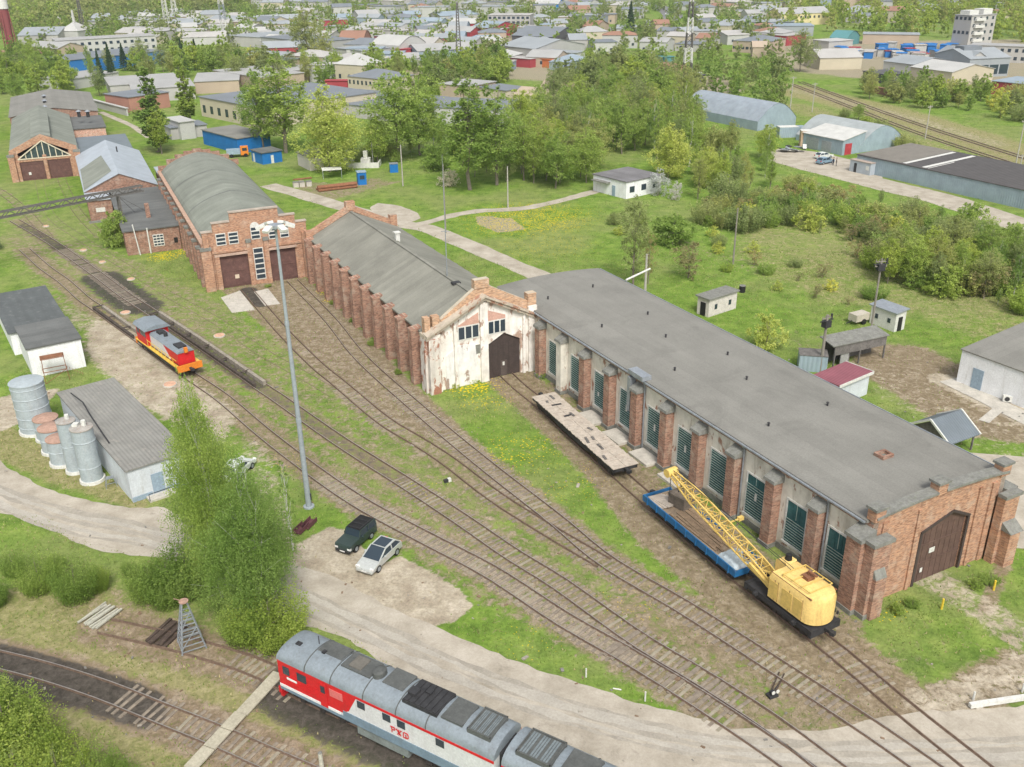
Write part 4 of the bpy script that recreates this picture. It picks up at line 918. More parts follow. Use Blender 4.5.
for z in (1.4, 3.0): m.bar((0, 0, z), (2.5, 0, z), .07); m.bar((0, 1.3, z), (2.5, 1.3, z), .07); m.bar((0, 0, z), (0, 1.3, z), .07); m.bar((2.5, 0, z), (2.5, 1.3, z), .07)
m.bar((0, 0, 0), (2.5, 0, 1.4), .05); m.build('posts', RUST, fr); B3('platform', RUST, fr, lambda m: m.box(0, .1, 3.02, 2.4, 1.2, 3.1)); B3('ladder', RUST, fr, lambda m: [m.bar((2.6+.25*k, .3, 1.4-.2*k), (2.6+.25*k, .9, 1.4-.2*k), .05) for k in range(7)])
# long white shed with the sheeted roof
a_ = at(126.7, 471.3, 3.3); b_ = at(59, 393.7, 3.3); v_ = (b_-a_).normalized(); d_ = Vector((v_.y, -v_.x))
t1, L_, rf_ = house_w(a_, d_, 5.6, (b_-a_).length, 3.3, 'long white shed with grey corrugated sheet roof beside the silos', wall=WHG, rcol=ASB, roof='shed', rise=.0, over=.2, cat='shed', name='sheeted_shed', doors=(('f', 2.5, 1.1, 2.2, DOORB),))
B3('plinth', DOORB, t1, lambda m: (m.box(.02, -.05, 0, 1.85, -.003, .5), m.box(3.2, -.05, 0, 5.6, -.003, .5))); B3('doorstep', conc, t1, lambda m: m.box(1.2, -1.1, 0, 4.0, -.07, .2))
B3('handrail', DARK, t1, lambda m: (m.bar((1.2, -1.1, .9), (4, -1.1, .9), .05), m.bar((1.2, -1.1, 0.2), (1.2, -1.1, .9), .05), m.bar((4, -1.1, 0.2), (4, -1.1, .9), .05)))
B3('roof_pipe', DARK, rf_, lambda m: m.tube([(.4, 6, 3.6), (.6, 12, 4.1), (.8, 15, 4.4), (.7, 19, 4.0)], .07))
# silos
SIL = weather('silo_steel', (.36, .41, .43), .12, 1.2, .6, dirt=(.3, .28, .25), damt=.3, streak=True); SCONE = weather('silo_top', (.35, .33, .30), .25, 2, .8, dirt=(.3, .16, .1), damt=.5); PINKR = weather('rust_lid', (.40, .26, .20), .25, 2, .9, dirt=(.3, .18, .12), damt=.4)
def silo(px, py, r, H, label, lid, bands, group=None):
    g = at(px, py); s_ = thing('silo', label, 'silo', (*g, 0), 0, group)
    m = MB(); m.lathe([(r+.0, .3), (r, H)], 24); 
    m.build('body', SIL, s_, smooth=True); m = MB()
    for k in range(bands): z = .3+(H-.3)*(k+.5)/bands; m.lathe([(r, z-.06), (r+.05, z), (r, z+.06)], 24)
    m.build('bands', SIL, s_, smooth=True)
    B3('base_ring', FRW, s_, lambda m: m.cyl((0, 0, 0), (0, 0, .3), r+.18, r+.15, 24)); B3('lid', lid, s_, lambda m: m.lathe([(r+.06, H-.1), (r+.06, H), (r*.4, H+.18), (0.01, H+.22)], 24)); return s_
s_ = silo(38, 430, 1.65, 5.7, 'widest pale blue silo standing at the back of the row', SIL, 5)
silo(50, 438, 1.2, 2.4, 'short silo with rusty pink lid next to the widest silo', PINKR, 1); silo(56, 450.5, 1.2, 2.7, 'middle one of the three short silos with rusty pink lids', PINKR, 1); silo(64, 462.5, 1.15, 2.8, 'short silo with rusty pink lid next to the tall slender silos', PINKR, 1)
s_ = silo(77, 470.5, .85, 5.5, 'slender tall silo squeezed between the short silos and the front silo', SCONE, 1); B3('filter_cap', FRW, s_, lambda m: m.cyl((.2, 0, 5.6), (.2, 0, 6.1), .2, .2, 8))
s_ = silo(93, 480, 1.0, 5.7, 'slender tall silo nearest the road, with a white cap on its lid', SCONE, 2); B3('filter_cap', FRW, s_, lambda m: (m.cyl((.3, 0, 5.8), (.3, 0, 6.4), .22, .22, 8), m.box(-.7, -.3, 5.85, -.2, .3, 6.1)))
st = thing('metal_trestle', 'small grey metal trestle in the grass next to the front silo', 'trestle', (*at(112, 488), 0), .5)
B3('frame', ZINC, st, lambda m: [m.bar(a_, b_, .05) for a_, b_ in (((-.5, 0, 0), (-.3, 0, 1)), ((.5, 0, 0), (.3, 0, 1)), ((-.5, .6, 0), (-.3, .5, 1)), ((.5, .6, 0), (.3, .5, 1)), ((-.3, 0, 1), (.3, 0, 1)), ((-.3, .5, 1), (.3, .5, 1)), ((-.4, 0, .5), (.4, 0, .5)))]); B3('top', ZINC, st, lambda m: m.box(-.32, 0, 1.03, .32, .5, 1.06))
# blue sheds, white huts, tanks behind the round-roofed shed
houser((202, 130), (237, 139), (214, 121), 3.6, 'larger bright blue shed with grey roof behind the round-roofed shed', wall=BLUE, rcol=FELT, roof='flat', cat='shed', name='blue_shed', D=9)
houser((251, 150), (261.7, 153.5), (268, 144), 2.6, 'smaller bright blue shed in the shade of the big tree', wall=BLUE, rcol=FELTD, roof='flat', cat='shed', name='blue_shed', doors=(('f', 1.2, .8, 2, FRW), ('r', 2.5, .7, 1.9, FRW)), D=5)
houser((297, 152.5), (309, 158), (312, 148), 2.9, 'white windowless hut with sloping grey roof under the yellow-green tree', wall=weather('hut_white', (.62, .58, .52), .1, 1, .9, dirt=(.4, .34, .28), damt=.3), rcol=CAPM, roof='shed', rise=.3, cat='hut', name='hut', D=5.2)
te = thing('transformer_enclosure', 'low white walled enclosure with two small white turrets below the trees', 'enclosure', (*at(332, 168.5), 0), (lambda a_: math.atan2(a_.y, a_.x))(at(379, 168)-at(332, 168.5)))
Lx = (at(379, 168)-at(332, 168.5)).length
B3('wall', FRW, te, lambda m: (m.box(0, 0, 0, Lx, .3, 1.2), m.box(0, .3, 0, .3, 4, 1.2), m.box(Lx-.3, .3, 0, Lx, 4, 1.2)))
for fx in (.25, .62): B3('turret', FRW, te, lambda m: (m.box(Lx*fx-.1, .6, 0, Lx*fx+2.0, 2.6, 2.0), m.box(Lx*fx+.5, 1.1, 2.0, Lx*fx+1.4, 2.0, 3.6)))
for fx in (.42, .85): B3('post', CAPM, te, lambda m: m.cyl((Lx*fx, 2, 0), (Lx*fx, 2, 5.4), .14, .1, 6))
for k, (px, py) in enumerate(((296, 187), (302, 186.5), (309, 186))):
    b_ = thing('concrete_block', 'pale square concrete block in a short row beside the paved yard', 'block', (*at(px, py), 0), .4, 'row of concrete blocks beside the paved yard'); B3('block', conc, b_, lambda m: m.box(-.55, -.5, 0, .55, .5, 1.0)); B3('cap', CAPM, b_, lambda m: m.box(-.6, -.55, 1.0, .6, .55, 1.1))
def logpile(name, label, cat, p0, p1, n, r, mat, lay=1, group=None, part='log', spread=None):
    a_, b_ = at(*p0), at(*p1); d_ = b_-a_; L = d_.length; o = thing(name, label, cat, (*a_, 0), math.atan2(d_.y, d_.x)); rr = random.Random(n)
    for j in range(lay):
        for i in range(n-j):
            y = (i+.5*j)*r*2.05*(spread or 1); B3(part, mat, o, lambda m: m.cyl((rr.uniform(-.15, .15), y, r+j*r*1.75), (L+rr.uniform(-.2, .2), y+rr.uniform(-.1, .1), r+j*r*1.75), r, r*.9, 7))
    return o
logpile('pipe_pile', 'pile of rusty brown pipes on the grass near the blue booth', 'pipes', (319, 192), (358, 187.5), 4, .28, RUST, 2, part='pipe')
logpile('pipe_pile', 'single row of rusty rods along the grass by the white hut', 'pipes', (294, 180.5), (311, 178.5), 2, .15, RUST, 1, part='rod')
bt = thing('site_booth', 'small bright blue booth with a window at the end of the pipe pile', 'booth', (*at(362, 184), 0), .3); B3('wall', BLUE, bt, lambda m: m.box(-.9, -.9, 0, .9, .9, 2.6)); B3('window', GL, bt, lambda m: m.box(-.5, -.95, 1.2, .5, -.905, 2)); B3('roof', DOORB, bt, lambda m: m.box(-1, -1, 2.6, 1, 1, 2.75))
bt = thing('site_booth', 'blue metal tank booth under the trees, left of the light pole', 'booth', (*at(394, 172), 0), .2); B3('wall', BLUE, bt, lambda m: m.box(-.9, -.7, 0, .9, .7, 1.9)); B3('roof', ZINC, bt, lambda m: m.box(-1, -.8, 1.9, 1, .8, 2.0))
cp_ = thing('carport', 'low white-roofed carport in front of the white enclosure', 'carport', (*at(330, 178), 0), .25)
B3('roof', FRW, cp_, lambda m: m.box(-1.6, -1.2, 1.9, 2.6, 1.6, 2.05))
for x in (-1.5, 2.5): B3('post', ZINC, cp_, lambda m: (m.bar((x, -1.1, 0), (x, -1.1, 1.9), .1)))
# white house in the middle distance
a_ = at(592.8, 172, 3.4)
t1, L_, rf_ = houser((593.5, 174.5), (626.5, 182.5), (600, 160), 3.3, 'white flat-roofed house standing alone at the edge of the wood', wall=WHP, rcol=feltmat('felt_house', (.17, .165, .17)), roof='flat', over=.2, cat='house', name='white_house', D=rdist((666, 176.5), (626.5, 182.5), 3.3), wins=(('r', 3, 1.1, 2.3, 1.3),), doors=(('f', 6.0, .9, 2.1, DOORB),))
B3('porch_roof', CAPM, t1, lambda m: m.box(.6, -1.2, 2.4, 5, -.01, 2.6))
# brick and white huts in the meadow
houser((698, 296), (709.5, 300), (716, 290), 2.5, 'small white hut with an open dark doorway standing in the meadow', wall=weather('hut_patched', (.6, .56, .52), .15, 2, .9, dirt=(.35, .25, .2), damt=.4), rcol=CAPM, roof='flat', cat='hut', name='hut', doors=(('f', 1.05, .9, 1.9, BLK),), wins=(('r', 2, .9, 1.6, .5),), D=5.6)
for k, (px, py) in enumerate(((733, 296), (742, 292))):
    b_ = thing('meadow_bin', 'dark metal bin behind the meadow hut', 'bin', (*at(px, py), 0), .3, 'dark bins behind the meadow hut'); B3('body', BLK, b_, lambda m: m.cyl((0, 0, 0), (0, 0, .95), .45, .45, 12)); B3('lid', CAPM, b_, lambda m: m.cyl((0, 0, .95), (0, 0, 1.02), .48, .46, 12))
houser((872, 305), (896.8, 314), (884, 301), 2.5, 'small white hut with slanting grey roof and dark door beside the wooden pole', wall=FRW, rcol=ZINC, roof='shed', rise=.25, cat='hut', name='hut', doors=(('r', .9, .75, 1.9, BLK),), wins=(('f', 2, 1.0, 1.6, .45),), D=1.9)
# open lean-to, container, trailer, red-roofed hut
WOODX = weather('old_wood', (.15, .14, .13), .3, 1.5, .95, dirt=(.28, .27, .25), damt=.4)
a_, b_ = at(831, 368), at(881, 357); d_ = b_-a_; LO = thing('open_shed', 'open-fronted old timber shed with grey roof behind the long shed', 'shed', (*a_, 0), math.atan2(d_.y, d_.x)); Lx = d_.length
B3('roof', CAPM, LO, lambda m: m.add([(-.5, -.5, 2.9), (Lx+.3, -.5, 2.9), (Lx+.3, 2.0, 3.3), (-.5, 2.0, 3.3), (-.5, -.5, 3.02), (Lx+.3, -.5, 3.02), (Lx+.3, 2.0, 3.42), (-.5, 2.0, 3.42)], [(0, 3, 2, 1), (0, 1, 5, 4), (1, 2, 6, 5), (2, 3, 7, 6), (3, 0, 4, 7), (4, 5, 6, 7)]))
B3('fascia', WOODX, LO, lambda m: m.box(0, -.35, 1.7, Lx, -.25, 2.89)); B3('back_wall', WOODX, LO, lambda m: m.box(0, 1.7, 0, Lx, 1.8, 3.15)); B3('partition', WOODX, LO, lambda m: m.box(Lx*.33, 0, 0, Lx*.33+.1, 1.7, 2.8))
B3('board_door', weather('grey_boards', (.3, .3, .29), .2, 2, .9), LO, lambda m: m.box(Lx*.14, -.2, 0, Lx*.3, -.1, 1.9))
for x in (0, Lx*.5, Lx): B3('post', WOODX, LO, lambda m: m.bar((x, -.28, 0), (x, -.28, 2.89), .16))
ct = thing('container', 'blue steel container with rust-stained roof next to the open timber shed', 'container', (*at(798, 371), 0), (lambda v: math.atan2(v.y, v.x))(at(826, 373)-at(798, 371))); Lx = (at(826, 373)-at(798, 371)).length
B3('body', GRB, ct, lambda m: m.box(0, 0, 0, Lx, 2.2, 2.0)); B3('roof', WOODX, ct, lambda m: m.box(-.05, -.05, 2.0, Lx+.05, 2.25, 2.08)); B3('doors', DOORB, ct, lambda m: m.box(Lx, .2, .1, Lx+.05, 2.0, 1.9))
tr_ = thing('tank_trailer', 'dirty white box trailer on two wheels in the meadow by the pole', 'trailer', (*at(858, 323), 0), .5); B3('body', weather('trailer', (.5, .46, .38), .15, 2, .8), tr_, lambda m: m.box(-1.2, -.7, .5, 1.2, .7, 1.45))
for y in (-.75, .75): B3('wheel', BLK, tr_, lambda m: m.cyl((.2, y-.1, .38), (.2, y+.1, .38), .38, .38, 14))
B3('drawbar', DARK, tr_, lambda m: m.bar((-1.2, 0, .6), (-2.2, 0, .4), .08))
a_, b_, c_ = at(839, 386, 2.6), at(870, 373, 2.6), at(850, 363, 2.6)
t1, L_, rf_ = house_w(a_, (b_-a_).normalized(), (b_-a_).length, (b_-c_).length, 2.6, 'small white hut with a dark red ribbed roof behind the long shed', wall=WHG, rcol=REDR, roof='flat', over=.25, cat='hut', name='red_roofed_hut')
B3('eaves_board', FRW, rf_, lambda m: (m.box(-.3, -.32, 2.5, L_+.3, -.26, 2.85), m.box(L_+.26, -.26, 2.5, L_+.32, (b_-c_).length+.3, 2.85)))
# white building at the right edge
a_ = at(962.5, 350, 3.9); b_ = at(1024, 372.5, 3.9); d_ = (b_-a_).normalized()
t1, L_, rf_ = house_w(a_, d_, 16, 13, 3.9, 'long white building with grey roof and blue-grey door at the right edge', wall=WHP, rcol=FELT, roof='shed', rise=.9, over=.15, cat='building', name='white_building', doors=(('f', 2.4, 1.3, 2.4, DOORB),))
B3('window', FRW, t1, lambda m: m.box(9.2, -.08, 1.1, 10.9, -.003, 2.5)); B3('lower_panel', GRB, t1, lambda m: m.box(8.6, -.05, 0, 16, -.003, 1.0)); B3('chimney_stub', BRD, rf_, lambda m: m.box(7.6, 5.2, 4.3, 8.4, 5.9, 5.0))
ac = thing('cooling_unit', 'small white cooling unit standing at the foot of the white building', 'cooling unit', (*at(1007, 402), 0), -.3); B3('casing', FRW, ac, lambda m: m.box(-.5, -.25, .1, .5, .25, .8)); B3('grille', DARK, ac, lambda m: m.cyl((-.1, -.26, .45), (-.1, -.28, .45), .26, .26, 14)); B3('foot', DARK, ac, lambda m: m.box(-.45, -.2, 0, .45, .2, .1))
# pavilion
r0, r1 = at(931, 419.5, 3.5), at(961, 409.5, 3.5); d_ = (r1-r0); Lx = d_.length; n_ = Vector((-d_.y, d_.x)).normalized(); pv = thing('pavilion', 'open pavilion with steep dark grey ribbed roof and white edges behind the long shed', 'pavilion', (*r0, 0), math.atan2(d_.y, d_.x))
GR2 = ribmat('roof_slategrey', (.14, .165, .185), 0, .3, .4, .55, ramt=.0)
B3('roof', GR2, pv, lambda m: m.add([(0, -2.5, 1.9), (Lx, -2.5, 1.9), (Lx, 0, 3.5), (0, 0, 3.5), (Lx, 2.5, 1.9), (0, 2.5, 1.9), (0, -2.5, 1.8), (Lx, -2.5, 1.8), (Lx, 0, 3.4), (0, 0, 3.4), (Lx, 2.5, 1.8), (0, 2.5, 1.8)], [(0, 1, 2, 3), (3, 2, 4, 5), (6, 9, 8, 7), (9, 11, 10, 8), (0, 6, 7, 1), (5, 4, 10, 11)]))
m = MB()
for x in (-.06, Lx+.06): m.bar((x, -2.55, 1.86), (x, 0, 3.5), .14, .2); m.bar((x, 2.55, 1.86), (x, 0, 3.5), .14, .2)
m.build('barge_board', FRW, pv)
for x in (.3, Lx-.3):
    for y in (-2.1, 2.1): B3('post', WOODX, pv, lambda m: m.bar((x, y, 0), (x, y, 2.0), .15))
B3('end_boarding', WOODX, pv, lambda m: m.extr([(-2.1, 1.9), (0, 3.3), (2.1, 1.9)], 0, .25, .3)); B3('table', WOODX, pv, lambda m: (m.box(1.2, -.5, .7, Lx-1.2, .5, .76), m.box(1.6, -.1, 0, 1.8, .1, .7), m.box(Lx-1.8, -.1, 0, Lx-1.6, .1, .7)))
# hangars and fence at the right
METW = ribmat('hangar_skin', (.33, .36, .36), 0, 1.2, .3, .55, rust=(.34, .33, .3), ramt=.3); METW2 = ribmat('hangar_patch', (.52, .52, .49), 0, 1.0, .25, .6, rust=(.38, .36, .32), ramt=.3)
a_, b_ = at(797, 152), at(860, 158); d_ = (b_-a_).normalized()
c0 = at(858, 153); c1 = at(897, 143); wv = (c1-c0); W_ = wv.length; dn = Vector((wv.y, -wv.x)).normalized()   # axis points left-back to right-front
ax = Vector((.5, -.866)); wv = Vector((.866, .5))*16; W_ = 16; La = 20
t1, L_, rf_ = house_w(c0-ax*La, ax, La, W_, 1.4, 'pale grey barrel-roofed hangar at the head of the long dark roof', wall=GRB, rcol=METW, roof='barrel', rise=4.2, cat='hangar', name='hangar', over=.1)
tt = house_w(c0-ax*(La*.62)-wv.normalized()*5.5, ax, La*.62, 7.2, 3.4, 'sloping pale sheet-metal lean-to on the front of the hangar', wall=GRB, rcol=METW2, roof='shed', rise=1.5, cat='lean-to', name='lean_to')
B3('red_door', weather('door_red', (.4, .05, .06), .15, 1, .6), tt[0], lambda m: m.box(tt[1]+.003, .8, 0, tt[1]+.06, 3.0, 2.6)); B3('sheet_panels', ZINC, tt[0], lambda m: (m.box(1, -.06, .2, 5, -.003, 2.8), m.box(6, -.06, .1, 9, -.003, 2.6)))
a_, b_ = at(868, 173.5), at(1024, 209.5); d_ = (b_-a_).normalized(); a_ = a_-d_*3.5
t1, L_, rf_ = house_w(a_, d_, 65, 17, 3.4, 'very long low store with grey-blue sheet front and dark ribbed roof', wall=GRB, rcol=DKR, roof='shed', rise=.6, over=.15, cat='store', name='long_store')
D_ = 17
m = MB()
for x in (11.4, 16.2, 17.6): m.quad((x, .5, 3.4+.02+.2), (x+(1.0 if x < 17 else .3), .5, 3.62), (x+(1.0 if x < 17 else .3), D_*(.95 if x < 17 else .5), 3.62+.6*(.95 if x < 17 else .5)), (x, D_*(.95 if x < 17 else .5), 3.62+.6*(.95 if x < 17 else .5)))
m.build('roof_light', FRW, rf_); m = MB(); m.quad((-.1, .2, 3.6), (11.2, .2, 3.6), (11.2, D_, 4.2), (-.1, D_, 4.2)); m.build('brown_felt', weather('brown_felt', (.20, .185, .16), .12, .5, .9), rf_)
kc = thing('site_cabin', 'small pale blue site cabin with a door at the end of the long store', 'cabin', (*at(849, 171), 0), math.atan2(d_.y, d_.x)); B3('wall', METB, kc, lambda m: m.box(0, 0, 0, 5.6, 2.4, 2.5)); B3('roof', weather('cabin_roof', (.4, .33, .28), .15, 1, .8), kc, lambda m: m.box(-.1, -.1, 2.5, 5.7, 2.5, 2.65)); B3('door', DARK, kc, lambda m: m.box(1.2, -.05, 0, 1.9, -.003, 2)); B3('window', FRW, kc, lambda m: m.box(4.4, -.05, 1, 5.2, -.003, 1.9))
kc = thing('container', 'blue-grey shipping container left of the hangar', 'container', (*at(779, 138), 0), .1); B3('body', GRB, kc, lambda m: m.box(0, 0, 0, 7, 2.6, 2.6)); B3('roof', FRW, kc, lambda m: m.box(0, 0, 2.6, 5, 2.6, 2.68)); B3('doors', DOORB, kc, lambda m: m.box(7, .1, .1, 7.05, 2.5, 2.5))
kc = thing('container', 'cream and rust coloured crate box by the hangar wall', 'container', (*at(800, 147), 0), -.1); B3('body', weather('crate', (.5, .36, .24), .3, .8, .8, dirt=(.6, .58, .52), damt=.8), kc, lambda m: m.box(0, 0, 0, 4.2, 2.2, 3.8)); B3('lid', FRW, kc, lambda m: m.box(-.05, -.05, 3.8, 4.25, 2.25, 3.9))
kc = thing('scrap_heap', 'heap of pale and dark scrap sheets beside the containers', 'scrap', (*at(790, 152), 0), 0)
for i in range(12): B3('scrap_sheet', (FRW, ZINC, DARK)[i % 3], kc, lambda m: m.obox((random.uniform(-3, 3.5), random.uniform(-1, 1.5), .4+random.uniform(0, 1)), (random.uniform(1, 2.6), random.uniform(.6, 1.8), .15), random.uniform(0, 3), random.uniform(-.5, .5)))
ax = Vector((.5, -.866)); house_w(at(757, 131)-ax*31, ax, 31, 14, 2.4, 'long blue-grey barrel-roofed warehouse behind the wood', wall=GRB, rcol=ribmat('barrel_blue', (.27, .31, .35), 0, 1.5, .3, .5, ramt=.2), roof='barrel', rise=4.2, cat='warehouse', name='warehouse', over=.1)
# ------------------------------------------------------------------ rolling stock
WHEELM = weather('wheel_steel', (.05, .045, .042), .3, 3, .7, dirt=(.12, .08, .06), damt=.4)
def wheelset(m, x, g=.76, r=.5, w=.13):
    for y in (-g, g): m.cyl((x, y-w/2, r), (x, y+w/2, r), r, r, 18); m.cyl((x, y-w/2-.03 if y < 0 else y+w/2, r), (x, y-w/2 if y < 0 else y+w/2+.03, r), r*.35, r*.35, 10)
    m.cyl((x, -g, r), (x, g, r), .09, .09, 8)
def bogie(parent, cx, axles, L, r=.5, z0=.2):
    bg_ = MB()
    for y in (-1.02, 1.02): bg_.box(cx-L/2, y-.09, .45, cx+L/2, y+.09, .85); [bg_.box(cx+a_-.2, y-.14, .3, cx+a_+.2, y+.14, .75) for a_ in axles]; [bg_.cyl((cx+a_-.35, y, .75), (cx+a_-.35, y, 1.05), .11, .11, 8) for a_ in axles]
    bg_.box(cx-.4, -1, .5, cx+.4, 1, .9); b = bg_.build('bogie', WHEELM, parent)
    for a_ in axles: m = MB(); wheelset(m, cx+a_, r=r); m.build('wheelset', WHEELM, b)
    return b
def coupler(parent, x, s_):
    m = MB(); m.box(min(x, x+s_*.5), -.13, .95, max(x, x+s_*.5), .13, 1.2); m.obox((x+s_*.65, 0, 1.08), (.35, .36, .3), .3); m.build('coupler', DARK, parent)
RED = weather('paint_red', (.56, .022, .025), .12, 1, .45, dirt=(.3, .05, .04), damt=.3); LGR = weather('paint_lightgrey', (.60, .61, .62), .08, 1, .5, dirt=(.35, .34, .33), damt=.35, streak=True)
BLG = weather('paint_bluegrey', (.17, .24, .30), .12, 1, .5, dirt=(.12, .13, .13), damt=.4, streak=True); ROOFG = weather('loco_roof', (.22, .255, .28), .12, .8, .45, dirt=(.12, .12, .12), damt=.45); RFD = weather('loco_roof_dark', (.10, .105, .10), .2, 1, .6, dirt=(.2, .2, .18), damt=.3)
WHT = weather('paint_white', (.72, .72, .71), .06, 1, .5, dirt=(.4, .4, .38), damt=.3)
ZR = .2
def rprof(hw, z0, z1, zc, n=10):
    """half-round roof edge profile"""
    P = []
    for i in range(n+1):
        a_ = PI*i/n; P.append((-hw*math.cos(a_) if True else 0, z1+(zc-z1)*math.sin(a_)**.75))
    return P
def loco(label, L, cab, key, pix, along=0):
    g, ang, i = on_track(key, *pix); T = TL[key]
    o = thing('locomotive', label, 'locomotive', (g.x, g.y, ZR), ang)
    HB = 1.15; HS = 3.55; HT = 4.45; hw = 1.5
    # the side that faces the camera is local -y
    def side(m, x0, x1, z0, z1, mi=0, inset=0): m.box(x0, -hw-inset, z0, x1, hw+inset, z1, mi)
    m = MB(); m.box(.35 if cab else 0, -hw, HB, L, hw, HS, 0)
    body = m.build('body', LGR, o)
    xr = 7.9 if cab else 0
    if cab:
        m = MB()      # red cab end with slanting rear edge, and its nose
        for s_ in (-1, 1):
            y = s_*(hw+.012); P = [(-.0, 1.62), (-.0, HS), (xr+.5, HS), (xr-.5, 2.0), (xr-1.2, 1.62)]
            vs = [(x, y, z) for x, z in P]+[(x, y-s_*.02, z) for x, z in P]; n = 5
            m.add(vs, [tuple(range(n)), tuple(range(n, 2*n))[::-1]]+[(k, (k+1) % n, n+(k+1) % n, n+k) for k in range(n)])
        m.add([(.35, -hw, 1.0), (.35, hw, 1.0), (.35, hw, HS), (.35, -hw, HS), (-.35, -1.15, 1.0), (-.35, 1.15, 1.0), (-.5, 1.2, 2.3), (-.5, -1.2, 2.3), (.0, -1.3, HS), (.0, 1.3, HS)], [(4, 5, 6, 7), (7, 6, 9, 8), (0, 4, 7), (0, 7, 8), (0, 8, 3), (5, 1, 6), (6, 1, 9), (9, 1, 2), (3, 8, 9, 2), (0, 1, 5, 4)])
        m.build('cab_shell', RED, o)
        m = MB(); m.box(-.42, -1.0, 2.75, -.2, -.08, 3.4); m.box(-.42, .08, 2.75, -.2, 1.0, 3.4)
        for s_ in (-1, 1):
            for x0, x1 in ((.55, 1.25), (2.1, 3.1)): m.box(x0, s_*(hw+.035)-.01, 2.6, x1, s_*(hw+.035)+.01, 3.25)
        m.build('cab_window', GL, o)
        m = MB()
        for s_ in (-1, 1): m.box(4.5, s_*(hw+.05)-.02, 1.45, 5.25, s_*(hw+.05)+.02, 3.35)
        d_ = m.build('cab_door', RED, o); B3('door_window', GL, d_, lambda m: [m.box(4.65, s_*(hw+.08)-.01, 2.6, 5.1, s_*(hw+.08)+.01, 3.15) for s_ in (-1, 1)])
        m = MB()
        for k in range(5): 
            z = 1.95+.16*k
            for s_ in (-1, 1): m.box(1.2, s_*(hw+.03)-.012, z, 4.3, s_*(hw+.03)+.012, z+.05)
        m.build('ribs', RED, o)
        m = MB()
        for s_ in (-1, 1): m.box(5.55, s_*(hw+.03)-.01, 2.6, 6.9, s_*(hw+.03)+.01, 3.2)
        m.build('light_panel', weather('paint_pink', (.62, .16, .15), .1, 1, .5), o)
        m = MB()
        for s_ in (-1, 1): m.box(.9, s_*(hw+.035)-.01, 2.25, 2.0, s_*(hw+.035)+.01, 2.42)
        m.build('number_strip', WHT, o)
        B3('headlight', WHT, o, lambda m: (m.cyl((-.45, -.9, 1.9), (-.6, -.9, 1.9), .15, .15, 12), m.cyl((-.45, .9, 1.9), (-.6, .9, 1.9), .15, .15, 12))); B3('buffer_beam', RED, o, lambda m: (m.box(-.45, -1.4, .55, -.1, 1.4, 1.05), m.bar((-.3, -1.3, .3), (-.3, 1.3, .3), .3, .25)))
    m = MB()
    for s_ in (-1, 1): m.box(.0 if cab else 0, s_*(hw+.02)-.02, 1.40, (xr-1.4) if cab else .01, s_*(hw+.02)+.02, 1.62)
    m.build('white_band', WHT, o)
    m = MB()
    for s_ in (-1, 1): m.box((xr-1.1) if cab else 0, s_*(hw+.02)-.02, HB, L, s_*(hw+.02)+.02, 1.85); m.box(0 if cab else 0, s_*(hw+.014)-.02, HB, (xr-1.1) if cab else .02, s_*(hw+.014)+.02, 1.39)
    m.build('lower_band', BLG, o)
    m = MB()
    for s_ in (-1, 1): m.box(xr+.3 if cab else 0, s_*(hw+.03)-.02, HS-.16, L, s_*(hw+.03)+.02, HS+.02)
    m.build('red_stripe', RED, o)
    m = MB()
    for x in ([8.4, 10.9, 12.3, 14.9+1] if cab else [2.5, 5, 9, 11.5]):
        for s_ in (-1, 1): m.box(x, s_*(hw+.035)-.01, 2.75, x+.75, s_*(hw+.035)+.01, 3.3)
    m.build('side_window', GL, o)
    # rounded roof
    P = rprof(hw+.02, HS, HS, HT, 14); m = MB(); x0 = -.12 if cab else 0
    rings = [(x0, .72), (x0+.5, .92), (x0+1.3, 1.0), (L, 1.0)] if cab else [(0, 1), (L, 1)]
    vs = []
    for x, s_ in rings: vs += [(x, y*(.93+.07*s_), HS+(z-HS)*s_) for y, z in P]
    n = len(P); m.add(vs, [(j*n+i, j*n+i+1, (j+1)*n+i+1, (j+1)*n+i) for j in range(len(rings)-1) for i in range(n-1)]+[tuple(range(n))[::-1], tuple(range((len(rings)-1)*n, len(rings)*n))])
    roof_ = m.build('roof', ROOFG, o, smooth=True)
    m = MB()
    for x in ([3.0, 5.7, 9.0, 12.2, 15.0] if cab else [3, 6, 9.5, 13]):
        for a_, b_ in zip(P, P[1:]): m.bar((x, a_[0]*1.005, a_[1]+.015), (x, b_[0]*1.005, b_[1]+.015), .07, .05)
    m.build('roof_band', RFD, roof_)
    def patch(x0, x1, y0, y1, z, th, mat_, nm): B3(nm, mat_, roof_, lambda m: m.box(x0, y0, z-.35, x1, y1, z+th))
    if cab:
        patch(5.9, 8.8, -.55, .9, 4.42, .08, RFD, 'roof_hatch'); patch(6.5, 7.7, -.35, .7, 4.5, .06, weather('hatch_brown', (.15, .14, .12), .2, 1, .7), 'hatch_lid')
        B3('exhaust', RFD, roof_, lambda m: (m.cyl((9.2, .1, 4.3), (9.2, .1, 4.75), .55, .5, 18), m.cyl((9.2, .1, 4.75), (9.2, .1, 4.82), .5, .3, 18)))
        patch(9.9, 11.9, -.4, 1.1, 4.40, .08, RFD, 'roof_hatch'); patch(3.1, 5.6, -.2, 1.0, 4.40, .07, RFD, 'roof_hatch')
        m = MB(); m.box(12.4, -1.0, 4.1, 15.6, 1.05, 4.5); [m.box(12.5+.52*k, -.95, 4.5, 12.9+.52*k, 1.0, 4.56) for k in range(6)]; m.box(12.5, -.5, 4.5, 13.2, .1, 4.75); m.box(13.6, .1, 4.5, 14.1, .5, 4.7); m.build('silencer_deck', DARK, roof_)
        patch(15.9, 17.8, -.9, .95, 4.36, .1, RFD, 'roof_hatch')
